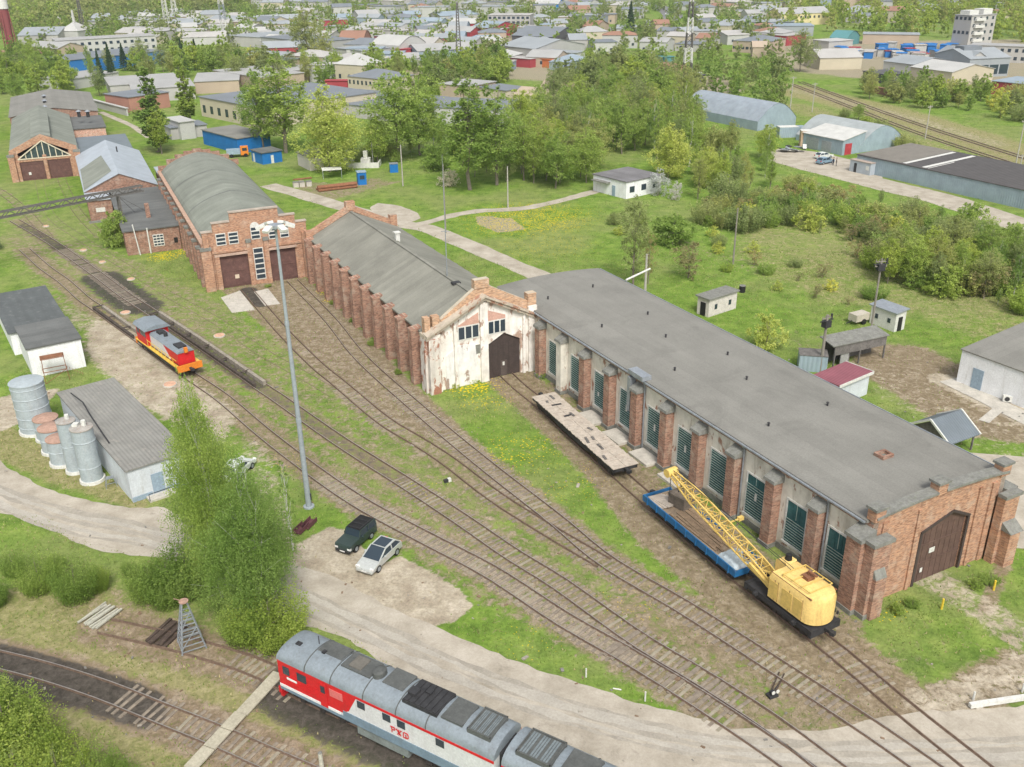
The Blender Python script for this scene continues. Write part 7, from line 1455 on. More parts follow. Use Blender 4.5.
filler(22, 770, 1020, 2, 24, ['white', 'cream', 'pale'], ['metal', 'slate', 'rust'], (9, 16), (4, 7), 'among the trees at upper right', 9)
filler(14, 60, 200, 14, 30, ['white', 'pale'], ['metal', 'pale'], (8, 18), (3, 5), 'half buried in the far wood', 10)
# cars on the main road and its parking place
for k, (px, py, c_) in enumerate(((648, 22, CWH), (656, 24.5, CGR), (652, 26, CWH), (661, 25, CSL), (664, 22, CWH), (645, 25, CSL), (668, 15, CWH), (657, 10, CWH), (385, 52, CWH), (395, 50, CSL), (404, 53, CWH), (431, 50, RED), (488, 51, CWH), (494, 53, CGR))):
    w_ = 2.4/mpp(px, py); o = thing('parked_car', 'tiny distant car parked along the streets of the town', 'car', (*at(px, py), 0), rr.uniform(0, 3), 'distant cars parked in the town'); B3('body', c_, o, lambda m: (m.box(-2.1, -.85, .35, 2.1, .85, .95))); B3('cabin', GL, o, lambda m: m.extr([(-1.3, .95), (-.9, 1.45), (.6, 1.45), (1.1, .95)], 1, -.75, .75)); B3('wheels', BLK, o, lambda m: [m.cyl((x, y-.1, .33), (x, y+.1, .33), .33, .33, 8) for x in (-1.3, 1.3) for y in (-.8, .8)])
# ------------------------------------------------------------------ foliage
def leafmat(name, cols, tr=.55):
    t = NT(name); t.n.remove(t.b); oi = t.new('ShaderNodeObjectInfo'); gp = t.geo()
    c = t.ramp(t.noise(gp, .35, 3, .6), [(.3, cols[0]), (.5, cols[1]), (.7, cols[2])])
    g2 = t.new('ShaderNodeNewGeometry'); c = t.mix(1.0, c, t.ramp(g2.outputs['Random Per Island'], [(0, (.80, .83, .78)), (.5, (1, 1, 1)), (1, (1.2, 1.17, 1.12))]), 'MULTIPLY')
    c = t.mix(1.0, c, t.ramp(oi.outputs['Random'], [(0, (.80, .86, .85)), (.5, (1, 1, 1)), (1, (1.22, 1.12, .95))]), 'MULTIPLY')
    d1 = t.new('ShaderNodeBsdfDiffuse'); d2 = t.new('ShaderNodeBsdfTranslucent'); mx = t.new('ShaderNodeMixShader'); mx.inputs[0].default_value = tr
    t.link(c, d1.inputs[0]); t.link(c, d2.inputs[0]); t.link(d1.outputs[0], mx.inputs[1]); t.link(d2.outputs[0], mx.inputs[2]); t.link(mx.outputs[0], t.out.inputs['Surface']); return t.m
LM = {'fresh': leafmat('leaf_fresh', [(.27, .37, .09), (.37, .48, .125), (.47, .57, .18)]), 'olive': leafmat('leaf_olive', [(.28, .335, .125), (.37, .42, .17), (.47, .51, .23)]), 'yellow': leafmat('leaf_yellow', [(.45, .53, .13), (.56, .61, .17), (.66, .69, .24)]),
      'dark': leafmat('leaf_spruce', [(0.0427, 0.0854, 0.0427), (0.061, 0.11, 0.0549), (0.0854, 0.14, 0.0732)], .1), 'birch': leafmat('leaf_birch', [(.23, .34, .085), (.31, .43, .115), (.40, .51, .16)]), 'shoot': leafmat('leaf_shoot', [(.20, .30, .07), (.28, .385, .095), (.37, .47, .14)]), 'grass': leafmat('blade_grass', [(0.159, 0.226, 0.061), (0.232, 0.317, 0.0854), (0.329, 0.39, 0.122)], .3), 'straw': leafmat('blade_straw', [(0.293, 0.256, 0.134), (0.366, 0.329, 0.183), (0.488, 0.439, 0.281)], .3), 'brown': leafmat('leaf_bud', [(0.293, 0.268, 0.134), (0.366, 0.329, 0.171), (0.451, 0.403, 0.232)]), 'white': leafmat('leaf_blossom', [(0.61, 0.61, 0.537), (0.62, 0.62, 0.62), (0.62, 0.62, 0.62)])}
BARK = weather('bark_brown', (.22, .19, .15), .3, 2, .95); BARKW = weather('bark_birch', (.55, .54, .50), .1, 1.5, .9, dirt=(.08, .07, .06), damt=.8)
def quads(P, size, r, flat=0.):
    n = len(P); a = r.normal(size=(n, 3))*.75+np.array([0, -.15, .75]); a /= np.linalg.norm(a, axis=1)[:, None]+1e-9     # leaves turn up to the light
    b = r.normal(size=(n, 3)); b -= (b*a).sum(1)[:, None]*a; b /= np.linalg.norm(b, axis=1)[:, None]+1e-9
    c = np.cross(a, b); s1 = r.uniform(size[0], size[1], (n, 1)); s2 = s1*r.uniform(.45, .8, (n, 1))
    # irregular four-cornered leaf spray
    V = np.stack([P-b*s1*.5, P+c*s2*.5+b*s1*r.uniform(-.15, .1, (n, 1)), P+b*s1*.5, P-c*s2*.5+b*s1*r.uniform(-.1, .15, (n, 1))], 1)
    return V.reshape(-1, 3)
def lobes_pts(L, n, r, hollow=.45):
    w = np.array([l[1][0]*l[1][1]*l[1][2] for l in L])**.8; w /= w.sum(); out = []
    for (c, rad_), k in zip(L, r.multinomial(n, w)):
        nb = max(4, int(k/34)); u = r.normal(size=(nb, 3)); u /= np.linalg.norm(u, axis=1)[:, None]; rr_ = (hollow+(1-hollow)*r.random((nb, 1))**.7)*r.uniform(.8, 1.12, (nb, 1))
        B_ = u*rr_*np.array(rad_)+np.array(c)                       # twig clusters
        idx = r.integers(0, nb, k); out.append(B_[idx]+r.normal(size=(k, 3))*np.array(rad_)*r.uniform(.07, .16, (k, 1)))
    return np.concatenate(out)
def mk_lobes(H, W, r, base=.22, n=9, top=1.0, shape='round'):
    L = []
    for i in range(n):
        t = (i+.5)/n; z = H*(base+(top-base)*t*.93+.02)
        if shape == 'round': w = W*math.sin(PI*min(1, .18+t*.80))**.7
        elif shape == 'cone': w = W*(1.05-t)
        elif shape == 'vase': w = W*(.45+.6*t) if t < .75 else W*(1.05-(t-.75)*2)
        else: w = W*.75*(1-abs(t-.4)*.9)
        a = i*2.4+r.uniform(-.5, .5); d = w*.5*r.uniform(.4, .95)
        s = max(.4, w*r.uniform(.42, .62)); L.append(((d*math.cos(a), d*math.sin(a), z), (s, s, s*r.uniform(.65, .95)+H*.03)))
    return L
def trunk_mesh(H, r0, L, r, mat, limbs=True, lean=0):
    m = MB(); p = Vector((0, 0, 0)); pts = [p]
    for i in range(5): p = p+Vector((r.uniform(-.02, .02)*H+lean, r.uniform(-.02, .02)*H, H*.17)); pts.append(p)
    for i in range(5): m.cyl(pts[i], pts[i+1], r0*(1-i*.17), r0*(1-(i+1)*.17), 7)
    if limbs:
        for c, rad_ in L:
            k = min(4, max(1, int(c[2]/H*4.2))); a = pts[k]; e = Vector(c); mid = a.lerp(e, .5)+Vector((0, 0, -.04*H)); m.cyl(a, mid, r0*.35, r0*.2, 5); m.cyl(mid, e, r0*.2, r0*.06, 5)
            for q in range(2): f = e+Vector((r.uniform(-1, 1)*rad_[0], r.uniform(-1, 1)*rad_[1], r.uniform(.1, .9)*rad_[2])); m.cyl(mid.lerp(e, .6), f, r0*.1, r0*.03, 4)
    me = bpy.data.meshes.new('trunk'); me.from_pydata(m.v, [], m.f); me.materials.append(mat); me.update(); return me
PROTO = {}
HOLD = []
def proto(key, H, W, leaf, n, size, shape='round', nl=9, base=.22, bark=None, r0=None, hollow=.45, limbs=True, droop=False, seed=0, only_crown=False):
    r = np.random.default_rng(seed+len(PROTO)*17+3); pr = random.Random(seed+len(PROTO)); L = mk_lobes(H, W, pr, base, nl, shape=shape)
    if droop:
        base_P = lobes_pts(L, int(n*.5), r, .5); ns = int(n*.5/26); w = np.array([l[1][0]**2 for l in L]); w /= w.sum(); pts = []
        for k in range(ns):
            c, rad_ = L[r.choice(len(L), p=w)]; u = r.normal(size=3); u /= np.linalg.norm(u); s = np.array(c)+u*np.array(rad_)*r.uniform(.3, 1.15); ln = r.uniform(.8, 2.6)
            t = r.random(26)[:, None]; dirn = np.array([u[0]*.25, u[1]*.25, -1.0]); pts.append(s+dirn*ln*t+r.normal(size=(26, 3))*.09)
        P = np.concatenate(pts+[base_P]); P = P[P[:, 2] > .3]
    elif shape == 'shoots':
        ns = int(n/60); a_ = r.random(ns)*2*PI; ro = W*np.sqrt(r.random(ns))*.55; hh = H*r.uniform(.5, 1, ns)*(1-.3*(ro/W)); out = []
        for k in range(ns):
            t = r.random(60)[:, None]**.8; b0 = np.array([ro[k]*math.cos(a_[k]), ro[k]*math.sin(a_[k]), 0]); dr = np.array([math.cos(a_[k])*ro[k]*.7+r.normal()*.15, math.sin(a_[k])*ro[k]*.7+r.normal()*.15, hh[k]]); out.append(b0+dr*t+r.normal(size=(60, 3))*.10)
        P = np.concatenate(out); P = P[P[:, 2] > .03]
    elif shape == 'spruce':
        k = n; t = r.random(k)**.75; z = H*(.08+.92*t); tier = (z/H*14) % 1; rad_ = W*(1.02-t)*(.55+.45*tier)*r.uniform(.5, 1, k); a = r.random(k)*2*PI; P = np.stack([rad_*np.cos(a), rad_*np.sin(a), z-rad_*.25], 1)
    else: P = lobes_pts(L, n, r, hollow); P = P[P[:, 2] > .05]
    me = nparr_mesh('crown', quads(P, size, r), 4, LM[leaf]); mesh = me.data; bpy.data.objects.remove(me)
    tk = None if only_crown else trunk_mesh(H, r0 or H*.0115, L if limbs else [], pr, bark or BARK, limbs)
    PROTO[key] = (mesh, tk, H); return key
for i in range(3): proto('broad%d' % i, 12, 4.4, 'fresh', 10000, (.15, .34), 'round', 13, .2, seed=i)
for i in range(2): proto('olive%d' % i, 12, 4.3, 'olive', 9500, (.15, .32), 'round', 14, .18, seed=10+i)
for i in range(2): proto('tall%d' % i, 14, 3.2, 'fresh', 7500, (.15, .32), 'round', 12, .2, seed=20+i)
proto('yellow0', 12, 5.2, 'yellow', 15000, (.16, .34), 'round', 14, .08, hollow=.55, seed=5); proto('sparse0', 12, 3.6, 'brown', 5200, (.1, .22), 'vase', 14, .15, seed=6); proto('sparse1', 12, 3.2, 'olive', 6500, (.12, .24), 'vase', 13, .12, seed=7)
proto('spruce0', 12, 2.6, 'dark', 7000, (.18, .42), 'spruce', limbs=False, seed=8); proto('poplar0', 14, 2.3, 'birch', 12000, (.16, .32), 'poplar', 14, .08, seed=9); proto('sbirch0', 12, 2.3, 'birch', 8000, (.12, .24), 'round', 12, .25, BARKW, seed=12, droop=True)
for i in range(3): proto('bush%d' % i, 3, 2.2, ('fresh', 'olive', 'birch')[i], 5200, (.10, .22), ('round', 'shoots', 'shoots')[i], 7, .0, r0=.05, seed=30+i)
proto('bushb', 3, 2.0, 'brown', 1900, (.08, .18), 'vase', 7, .0, r0=.05, seed=34); proto('blossom', 3, 2.4, 'white', 2200, (.10, .22), 'round', 7, .0, r0=.05, seed=36); proto('bushy', 3, 2.2, 'yellow', 2600, (.10, .24), 'round', 7, .0, r0=.05, seed=38)
for i in range(3): proto('far%d' % i, 12, 4.8, ('fresh', 'olive', 'birch')[i], 4200, (.32, .75), 'round', 9, .08, seed=40+i)
proto('fars', 13, 2.8, 'dark', 2600, (.35, .75), 'spruce', limbs=False, seed=45); proto('fary', 10, 4.5, 'yellow', 2600, (.32, .7), 'round', 8, .08, seed=46)
proto('sapling', 8, 1.1, 'birch', 1500, (.07, .15), 'round', 8, .3, BARKW, r0=.11, seed=58)
# foreground birches: fine drooping sprays
proto('bigbirch0', 16, 5.0, 'birch', 58000, (.08, .18), 'round', 17, .16, BARKW, r0=.2, droop=True, seed=50); proto('bigbirch1', 12, 4.6, 'birch', 48000, (.08, .18), 'round', 14, .05, BARKW, r0=.15, droop=True, seed=52)
proto('fgbush0', 3, 2.0, 'shoot', 15000, (.05, .13), 'shoots', 10, .0, r0=.05, seed=54); proto('fgbush1', 3, 2.2, 'shoot', 15000, (.05, .13), 'shoots', 10, .0, r0=.05, seed=56)
def plant(key, px, py, H, label, cat='tree', name=None, group=None, wk=1.0, rz=None, kids=True):
    mesh, tk, H0 = PROTO[key]; s = H/H0; g = at(px, py)
    o = thing(name or ('bush' if cat == 'bush' else 'tree'), label, cat, (g.x, g.y, 0), random.uniform(0, 6.28) if rz is None else rz, group)
    o.scale = (s*wk, s*wk, s); c = bpy.data.objects.new('crown', mesh); C.objects.link(c); c.parent = o
    if tk is not None: t_ = bpy.data.objects.new('trunk', tk); C.objects.link(t_); t_.parent = o
    return o
def T(key, px, py, top, label, **k): return plant(key, px, py, hpx(px, py, py-top), label, **k)
# foreground clump
T('bigbirch0', 222, 598, 376, 'tallest birch of the foreground clump, its crown reaching the shunter', wk=.52, name='birch_tree'); T('bigbirch0', 262, 622, 452, 'broad birch at the right front of the foreground clump', wk=.85, name='birch_tree'); T('bigbirch1', 214, 560, 398, 'birch on the left of the foreground clump, next to the sheeted shed', wk=.62, name='birch_tree')
T('bigbirch1', 246, 622, 500, 'low leafy birch at the front of the foreground clump', wk=.85, name='birch_tree'); T('bigbirch1', 272, 590, 475, 'slim birch at the back right of the foreground clump', wk=.45, name='birch_tree')
for k, (px, py, tp, w_, lb) in enumerate(((172, 600, 555, 1.0, 'leafy bush at the left foot of the birch clump'), (272, 640, 590, 1.1, 'bright bush at the right foot of the birch clump'), (246, 640, 600, .95, 'bush in front of the birches, right of the lattice tower'), (150, 598, 560, .8, 'small bush left of the lattice tower'), (190, 590, 540, 1., 'bush between the road and the birch clump'))): T('fgbush%d' % (k % 2), px, py, tp, lb, cat='bush', wk=w_)
T('sapling', 293, 550, 455, 'very slim nearly bare birch sapling with white stem beside the light mast', name='birch_tree', wk=.8)
# bottom left shrubs
for k, (px, py, tp, w_) in enumerate(((10, 745, 690, 1.0), (35, 765, 718, 1.0), (62, 790, 742, 1.0), (-8, 715, 678, .9), (-15, 775, 720, 1.3), (90, 795, 750, 1.), (22, 790, 745, 1.3), (118, 800, 765, 1.0))): T('fgbush%d' % (k % 2), px, py, tp, 'bright green willow bush in the thicket of the bottom left corner', cat='bush', group='bushes in the bottom left thicket', wk=w_)
for k, (px, py, tp, w_, lb) in enumerate(((42, 590, 556, .9, 'rounded bush left in the row below the left end of the road'), (78, 598, 560, .9, 'rounded bush in the middle of the row below the road'), (100, 590, 566, .7, 'small bush at the right of the row below the road'), (15, 575, 552, .8, 'bush at the left edge below the road'), (58, 572, 555, .8, 'bush behind the row close to the road'), (-5, 605, 580, .9, 'bush cut by the left edge below the road'), (130, 575, 560, .7, 'thin pale bush below the road near the birches'), (153, 600, 578, .8, 'leafy bush beside the pile of dark sleepers'))): T('fgbush%d' % ((k+1) % 2), px, py, tp, lb, cat='bush', wk=w_)
T('spruce0', -3, 250, 222, 'dark spruce cut by the left edge under the gantry', name='spruce_tree'); T('bush0', 118, 246, 214, 'dark green bush at the corner of the low brick annex', cat='bush', wk=.8)
# named trees behind the sheds
for a in (('poplar0', 158, 152, 82, 'poplar left of two tall ones behind the metal-roofed workshop', 2.0), ('poplar0', 190, 130, 72, 'tall narrow poplar left of the blue shed', 1.7), ('tall1', 162, 154, 112, 'young tree in front of the left tall poplar', 1.3), ('broad2', 264, 150, 80, 'big rounded tree directly behind the larger blue shed, left side', 1.0), ('tall1', 286, 153, 70, 'tallest rounded tree behind the smaller blue shed', 1.9), ('yellow0', 330, 172, 97, 'big yellow-green willow beside the white hut', 1.2), ('broad0', 400, 160, 80, 'broad bright tree behind the white enclosure', 1.25), ('broad1', 420, 155, 78, 'broad bright tree right of the light pole', 1.2), ('broad2', 378, 164, 120, 'lower leafy tree beside the white enclosure', 1.2), ('tall0', 470, 190, 84, 'tall airy tree at the left front of the wood', 1.6), ('tall1', 497, 185, 95, 'tall airy tree with dark stems at the front of the wood', 1.5), ('olive0', 100, 96, 70, 'rounded tree beyond the broad dark hall', 1.), ('sparse1', 633, 288, 205, 'half-leafed tree with visible stems right behind the long shed', 1.2), ('sparse0', 648, 284, 235, 'thin budding tree behind the concrete pole', .9), ('yellow0', 668, 178, 130, 'bright yellow-green maple beside the white house', 1.2), ('fary', 252, 60, 48, 'small yellow tree above the blue-roofed works', 1.), ('olive1', 308, 62, 15, 'tall olive tree rising over the slate roofs', 1.2), ('olive0', 325, 64, 38, 'olive tree right of the tall one over the slate roofs', 1.3), ('spruce0', 373, 72, 50, 'dark spruce behind the cream house', 1.5), ('spruce0', 396, 33, 22, 'small dark spruce left of the window-strip shed', 1.2), ('spruce0', 630, 36, 8, 'tall dark spruce beside the main road', 1.2)):
    T(a[0], a[1], a[2], a[3], a[4], wk=a[5], name={'spruce0': 'spruce_tree', 'poplar0': 'poplar_tree'}.get(a[0], 'tree'))
T('blossom', 450, 186, 170, 'white blossoming bush on the meadow edge', cat='bush', wk=1.3); T('bushb', 688, 278, 246, 'round twiggy bush alone in the meadow', cat='bush', wk=1.2); T('bush0', 672, 245, 215, 'green bush clump in the meadow behind the long shed', cat='bush', wk=1.3); T('bushy', 765, 350, 312, 'half-leafed shrub behind the far edge of the long shed roof', cat='bush', wk=.9); T('blossom', 658, 196, 170, 'pale blossoming shrub at the corner of the white house', cat='bush', wk=.8); T('blossom', 676, 200, 182, 'second pale blossoming shrub right of the white house', cat='bush', wk=.7)
for key, px, py, H, wk, lb in (('bush0', 897, 613, .9, 1.3, 'low bright weeds growing left of the brown gate'), ('bush2', 912, 606, .7, 1.4, 'weed clump right against the left jamb of the brown gate'), ('bush0', 975, 588, .9, 1.2, 'low green weeds growing right of the brown gate'), ('bush2', 990, 583, .9, 1.3, 'weed clump at the foot of the right corner pier'), ('bush0', 541, 378, .8, 1.3, 'weeds by the first pier of the long shed, beside the white gable'), ('bushy', 455, 388, .6, 2.0, 'low yellow-flowering weeds under the left part of the white gable'), ('bushy', 474, 382, .7, 1.8, 'low yellow-flowering weeds under the right part of the white gable'), ('bush2', 334, 304, .7, 1.5, 'weeds at the far end of the pier row of the gabled shed'), ('bush0', 352, 322, .6, 1.5, 'weeds beside the pier row of the gabled shed, near its far end'), ('bush2', 372, 345, .7, 1.4, 'weeds beside the middle of the pier row of the gabled shed'), ('bush0', 398, 374, .7, 1.4, 'weeds beside the near end of the pier row of the gabled shed'), ('bush2', 268, 287, .5, 1.6, 'weeds below the tall window between the two red gates'), ('bush0', 752, 556, .8, 1.1, 'weeds between piers of the long shed above the crane boom'), ('bush2', 795, 588, .9, 1.1, 'weeds at the shed wall next to the crane cab')): plant(key, px, py, H, lb, cat='weeds', name='weed_clump', wk=wk)
def scatter(poly, n, keys, Hr, label, group, cat='tree', seed=1, mind=2.2, wk=(.85, 1.3), name=None):
    P = [at(*p) for p in poly]; xs = [p.x for p in P]; ys = [p.y for p in P]; r = random.Random(seed); pts = []; k = t = 0
    def ins(x, y):
        c = False
        for i in range(len(P)):
            a, b = P[i], P[i-1]
            if (a.y > y) != (b.y > y) and x < (b.x-a.x)*(y-a.y)/(b.y-a.y)+a.x: c = not c
        return c
    while k < n and t < n*60:
        t += 1; x, y = r.uniform(min(xs), max(xs)), r.uniform(min(ys), max(ys))
        if not ins(x, y) or any((x-a)**2+(y-b)**2 < mind**2 for a, b in pts): continue
        pts.append((x, y)); key = r.choice(keys); mesh, tk, H0 = PROTO[key]; H = r.uniform(*Hr); s = H/H0; kk = r.uniform(*wk)
        nm = name or ('bush' if cat == 'bush' else 'tree'); lb = label[key] if isinstance(label, dict) else label
        o = thing(nm, lb, cat, (x, y, 0), r.uniform(0, 6.28), group if not isinstance(label, dict) else group+', '+key.rstrip('0123456789')); o.scale = (s*kk, s*kk, s)
        c = bpy.data.objects.new('crown', mesh); C.objects.link(c); c.parent = o
        if tk is not None: q = bpy.data.objects.new('trunk', tk); C.objects.link(q); q.parent = o
        k += 1
scatter([(505, 182), (560, 198), (592, 180), (600, 158), (655, 160), (690, 170), (700, 130), (640, 112), (560, 120), (510, 140)], 96, ['broad0', 'broad1', 'broad2', 'tall0', 'tall1', 'olive0', 'olive1', 'sbirch0'], (8.5, 13.5), 'leafy tree within the dense wood behind the meadow', 'trees of the dense wood behind the meadow', seed=3, mind=3.4)
scatter([(690, 165), (700, 210), (760, 215), (790, 190), (770, 160), (720, 140)], 26, ['broad0', 'olive0', 'sbirch0', 'bush1', 'tall0', 'yellow0', 'sparse1'], (4.5, 9), 'mixed young tree between the white house and the hangar', 'young trees between the white house and the hangar', seed=4, mind=3)
scatter([(545, 118), (690, 112), (700, 92), (640, 84), (560, 86)], 26, ['far0', 'far1', 'olive0', 'broad1'], (10, 15), 'tall tree at the back of the wood before the scrapyard', 'trees at the back of the wood', seed=5, mind=7)
scatter([(700, 215), (690, 235), (740, 232), (800, 225), (860, 262), (900, 285), (1040, 318), (1080, 270), (960, 225), (850, 205), (790, 190)], 150, ['bush0', 'bush1', 'bush2', 'bushb', 'bush1', 'bush2', 'bushy', 'olive1', 'sbirch0', 'sparse1'], (2.2, 5.0), 'shrub in the tangled thicket between the meadow and the street', 'shrubs of the thicket between meadow and street', cat='bush', seed=7, mind=2.2, wk=(.8, 1.5))
scatter([(600, 215), (720, 235), (830, 280), (880, 300), (830, 310), (700, 262), (620, 240)], 22, ['bush1', 'bushb', 'bush2', 'bushy'], (1.0, 2.4), 'low scattered shrub on the meadow behind the sheds', 'low scattered shrubs on the meadow', cat='bush', seed=71, mind=4)
scatter([(885, 285), (900, 262), (980, 262), (1060, 280), (1060, 300), (980, 300)], 26, ['broad0', 'sbirch0', 'broad2', 'olive0'], (5.5, 8.5), 'taller young tree in the right part of the thicket', 'taller young trees in the thicket', seed=8, mind=3)
scatter([(855, 100), (1060, 128), (1060, 108), (1000, 95), (870, 82)], 44, ['olive0', 'olive1', 'far1', 'far2', 'bush1', 'fary', 'far0'], (4.5, 8.5), 'bushy tree in the belt along the far side of the railway', 'bushy trees along the far side of the railway', seed=9, mind=5, name='shrub_tree')
scatter([(-40, 118), (90, 92), (100, 72), (60, 62), (-60, 66)], 44, ['broad0', 'broad1', 'far0', 'far1', 'tall0', 'far2'], (8, 13), 'green tree in the wood behind the glazed shed at the left', 'trees of the wood at the left edge', seed=10, mind=6)
scatter([(100, 88), (160, 80), (225, 78), (240, 68), (190, 62), (160, 68), (110, 70)], 22, ['spruce0', 'far0', 'fars', 'olive0', 'far2'], (9, 14), {'spruce0': 'dark spruce in the row above the yellow-cream workshop', 'fars': 'coarse dark spruce above the yellow-cream workshop', 'far0': 'leafy tree in the row above the yellow-cream workshop', 'olive0': 'olive tree in the row above the yellow-cream workshop', 'far2': 'light green tree in the row above the yellow-cream workshop'}, 'trees above the yellow-cream workshop', seed=11, mind=6)
scatter([(230, 84), (300, 84), (440, 96), (510, 92), (500, 70), (400, 74), (240, 64)], 52, ['far0', 'far1', 'far2', 'olive0', 'broad1'], (8, 12), 'tree growing between the sheds in the middle distance', 'trees between the sheds in the middle distance', seed=12, mind=6)
scatter([(440, 92), (505, 95), (510, 68), (450, 66)], 12, ['far0', 'far2'], (8, 12), 'bright tree below the office block', 'bright trees below the office block', seed=13, mind=7)
scatter([(330, 164), (420, 166), (420, 150), (340, 150)], 8, ['bush0', 'bush1', 'broad2'], (3, 5), 'shrub at the back of the white enclosure', 'shrubs behind the white enclosure', cat='bush', seed=16, mind=3)
scatter([(430, 170), (505, 182), (500, 150), (430, 140)], 12, ['tall0', 'broad2', 'sbirch0', 'bush0'], (6, 11), 'airy tree in the line joining the meadow and the wood', 'airy trees joining meadow and wood', seed=17, mind=4)
scatter([(820, 108), (850, 118), (905, 152), (935, 168), (930, 160), (880, 130)], 8, ['bush0', 'bush1'], (2.5, 4), 'green bush beside the main line tracks', 'bushes beside the main line tracks', cat='bush', seed=18, mind=5)
T('broad0', 858, 120, 106, 'rounded bright bush directly behind the hangar', cat='bush', wk=1.5); T('olive0', 800, 72, 36, 'large olive tree left of the cream barn', wk=1.2)
# the far wood: reads as one mass
def forest(name, label, poly, n, Hr, leafs, seed, nl=330, sz=(1.0, 2.2), wr=(.35, .5), avoid=False):
    r = np.random.default_rng(seed); P = [at(*p) for p in poly]; xs = [p.x for p in P]; ys = [p.y for p in P]; V = []; MI = []; pr = random.Random(seed); k = 0
    def ins(x, y):
        c = False
        for i in range(len(P)):
            a, b = P[i], P[i-1]
            if (a.y > y) != (b.y > y) and x < (b.x-a.x)*(y-a.y)/(b.y-a.y)+a.x: c = not c
        return c
    while k < n:
        x, y = pr.uniform(min(xs), max(xs)), pr.uniform(min(ys), max(ys))
        if not ins(x, y) or (avoid and any((Vector((x, y))-u).length < uw*.5 for u, uw in used)): continue
        k += 1; H = pr.uniform(*Hr); L = mk_lobes(H, H*pr.uniform(*wr), pr, .05, 7); p = lobes_pts(L, nl, r, .6)+np.array([x, y, 0]); q = quads(p, sz, r); V.append(q); MI.append(np.full(len(q)//4, pr.randrange(len(leafs))))
    o = nparr_mesh(name, np.concatenate(V), 4, None, mis=np.concatenate(MI), mats=[LM[l] for l in leafs]); tag(o, label, 'wood', kind='stuff')
forest('distant_wood', 'far hazy wood filling the upper left beyond the works', [(-40, 40), (60, 38), (140, 24), (262, 10), (262, -8), (-60, -8)], 520, (12, 18), ['olive', 'fresh', 'olive'], 21)
forest('distant_wood', 'far hazy band of trees along the top edge of the view', [(230, 9), (560, 5), (560, -22), (230, -22)], 420, (12, 18), ['olive', 'fresh', 'olive'], 22)
forest('distant_wood', 'far wood behind the roofs at the top right', [(600, 1), (1100, 8), (1200, -22), (560, -22)], 600, (13, 19), ['fresh', 'olive', 'fresh'], 23)
forest('distant_wood', 'most distant blue-grey wood on the horizon', [(-400, -8), (1400, -8), (1500, -30), (-500, -30)], 900, (18, 26), ['olive', 'fresh'], 24)
forest('town_trees', 'innumerable distant trees scattered among the roofs of the town', [(0, 50), (262, 48), (560, 62), (780, 60), (780, 6), (560, 6), (262, 10), (0, 14)], 1000, (6, 12), ['olive', 'fresh', 'birch', 'olive'], 31, 800, (.4, .95), (.32, .5), True)
forest('town_trees', 'wooded slope of distant trees at the upper right', [(770, 34), (1040, 44), (1070, 2), (760, -2)], 330, (10, 16), ['olive', 'fresh', 'birch', 'fresh'], 32, 1000, (.5, 1.1), (.32, .5), True)
forest('scrubland', 'loose scrub and young trees around the scrapyard and the thin mast', [(640, 105), (780, 122), (792, 72), (700, 64), (600, 66)], 70, (6, 11), ['olive', 'fresh', 'birch'], 33, 1500, (.25, .6), (.3, .45))
# ------------------------------------------------------------------ grass tufts and weeds: uncountable ground cover
def tufts(name, label, n, box, leaf, size, keep, seed, zk=.5):
    r = np.random.default_rng(seed); X = r.uniform(box[0], box[1], n*3); Y = r.uniform(box[2], box[3], n*3)
    ix = np.clip(np.searchsorted(GX, X)-1, 0, len(GX)-2); iy = np.clip(np.searchsorted(GY, Y)-1, 0, len(GY)-2); id_ = iy*len(GX)+ix
    w = np.ones(len(X))
    for ch, k in keep.items(): w *= np.clip(1-CH[ch][id_]*k, 0, 1)
    pt_ = np.sin(X*.9+np.cos(Y*.7)*2)*np.cos(Y*1.1+np.sin(X*.5)*2)*.5+.5; w *= .25+.75*pt_**1.5
    sel = (r.random(len(X)) < w)
    X, Y = X[sel][:n], Y[sel][:n]; m_ = len(X); h = r.uniform(size[0], size[1], m_); P = np.stack([X, Y, h*.4], 1)
    a = r.random(m_)*2*PI; dx = np.stack([np.cos(a), np.sin(a), np.zeros(m_)], 1)*h[:, None]*.55; lean = np.stack([r.normal(size=m_)*.3, r.normal(size=m_)*.3, np.ones(m_)], 1)*h[:, None]*zk*2
    B_ = np.stack([X, Y, np.zeros(m_)], 1); V = np.stack([B_-dx*.6, B_+dx*.6, B_+lean+dx*.25], 1).reshape(-1, 3)
    o = nparr_mesh(name, V, 3, LM[leaf]); tag(o, label, 'grass', kind='stuff'); return o
RM = np.zeros(len(PX))
for o_ in [o for o in list(bpy.data.objects) if o.get('kind') == 'structure' and o.name.split('.')[0] in ('gravel_road', 'side_road', 'cross_path', 'gravel_patch', 'street', 'pavement')]:
    vs = [v.co for v in o_.data.vertices]; n_ = len(vs)
    if o_.data.materials[0].name in ('rut', 'road_dirt'): continue
    pts = vs if len(o_.data.polygons) == 1 else vs[:n_//2]+vs[n_//2:][::-1]
    RM = np.maximum(RM, inside([(v.x, v.y) for v in pts]).astype(float))
CH['road'] = RM
keep = {'sand': 1.3, 'coal': 1.3, 'gravel': 1.2, 'dirt': .95, 'road': 2}
tufts('grass', 'short green grass growing over the yard between the tracks', 120000, (-60, 90, 38, 150), 'grass', (.06, .17), keep, 61)
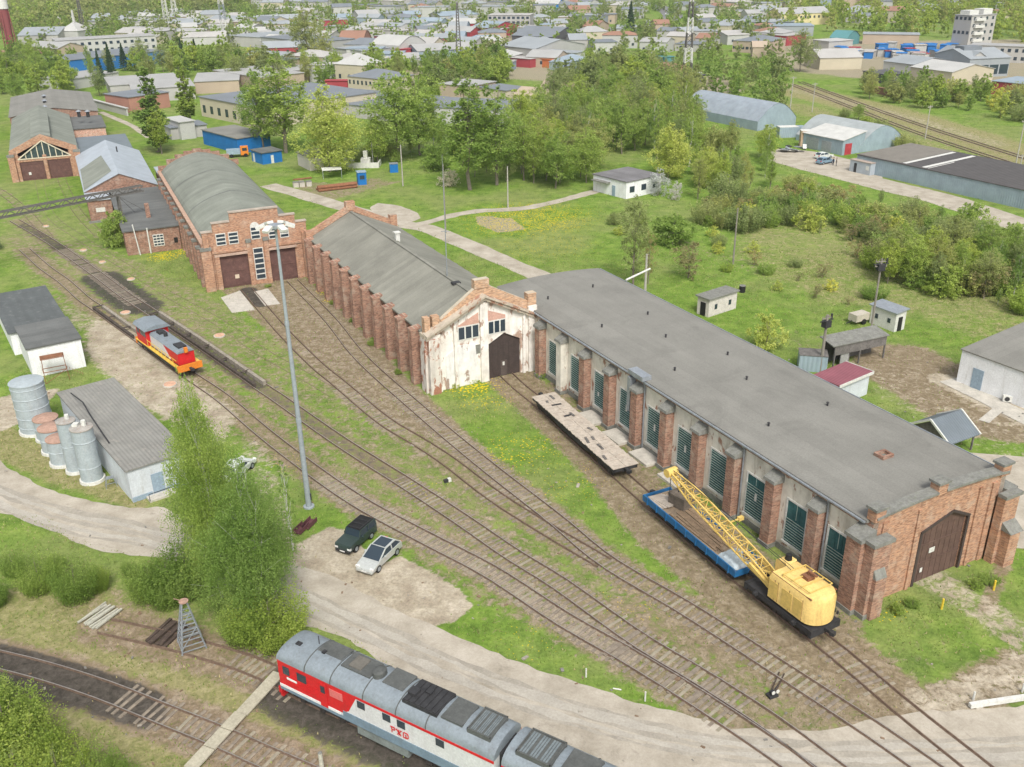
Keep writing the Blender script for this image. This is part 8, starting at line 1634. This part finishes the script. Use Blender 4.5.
tufts('grass', 'sparse olive weeds in the trodden ground of the yard', 45000, (-60, 90, 38, 150), 'grass', (.07, .2), {'sand': 1.1, 'coal': 1.1, 'road': 2, 'dirt': .6}, 62)
tufts('grass', 'dry straw-coloured stalks in the rough ground', 30000, (-60, 90, 38, 150), 'straw', (.08, .2), {'sand': .9, 'coal': 1.1, 'road': 2, 'dirt': .3}, 63)
tufts('meadow_grass', 'longer meadow grass behind the sheds', 30000, (-60, 140, 140, 300), 'grass', (.12, .28), {'sand': 1, 'road': 2, 'dirt': .8}, 64)

# litter of stones, board ends and rubble trodden into the yard: uncountable
r_ = random.Random(91); m = MB(); LR_ = [at(*p) for p in ((60, 300), (300, 400), (560, 470), (820, 700), (700, 700), (430, 600), (250, 470), (90, 360), (880, 360), (960, 400), (120, 640), (240, 700), (640, 640), (420, 430), (300, 320))]
for k in range(620):
    c_ = r_.choice(LR_); x, y = c_.x+r_.gauss(0, 9), c_.y+r_.gauss(0, 9); s_ = r_.uniform(.05, .15)*(1.8 if r_.random() < .05 else 1); m.obox((x, y, s_*.2), (s_*r_.uniform(1, 2.4), s_, s_*.5), r_.uniform(0, 3), r_.uniform(-.3, .3), 0, r_.choice((0, 1, 1, 2)))
tag(m.build('rubble', [weather('rubble_pale', (.34, .31, .26), .2, 2, .95), weather('rubble_brown', (.22, .15, .1), .3, 2, .95), weather('rubble_grey', (.2, .19, .17), .2, 2, .95)]), 'scattered stones, brick bits and board ends lying about the yard', 'rubble', kind='stuff')
# ------------------------------------------------------------------ the air
hm = bpy.data.materials.new('haze'); hm.use_nodes = True; n = hm.node_tree.nodes; n.remove(n['Principled BSDF']); pv_ = n.new('ShaderNodeVolumePrincipled')
pv_.inputs['Color'].default_value = (.86, .92, 1, 1); pv_.inputs['Density'].default_value = .00014; pv_.inputs['Anisotropy'].default_value = .3; hm.node_tree.links.new(pv_.outputs[0], n['Material Output'].inputs['Volume'])
m = MB(); m.box(-5200, -400, -1, 5200, 7600, 150); hz = m.build('haze', hm); tag(hz, kind='stuff', label='thin pale haze filling the air over the works and the town')
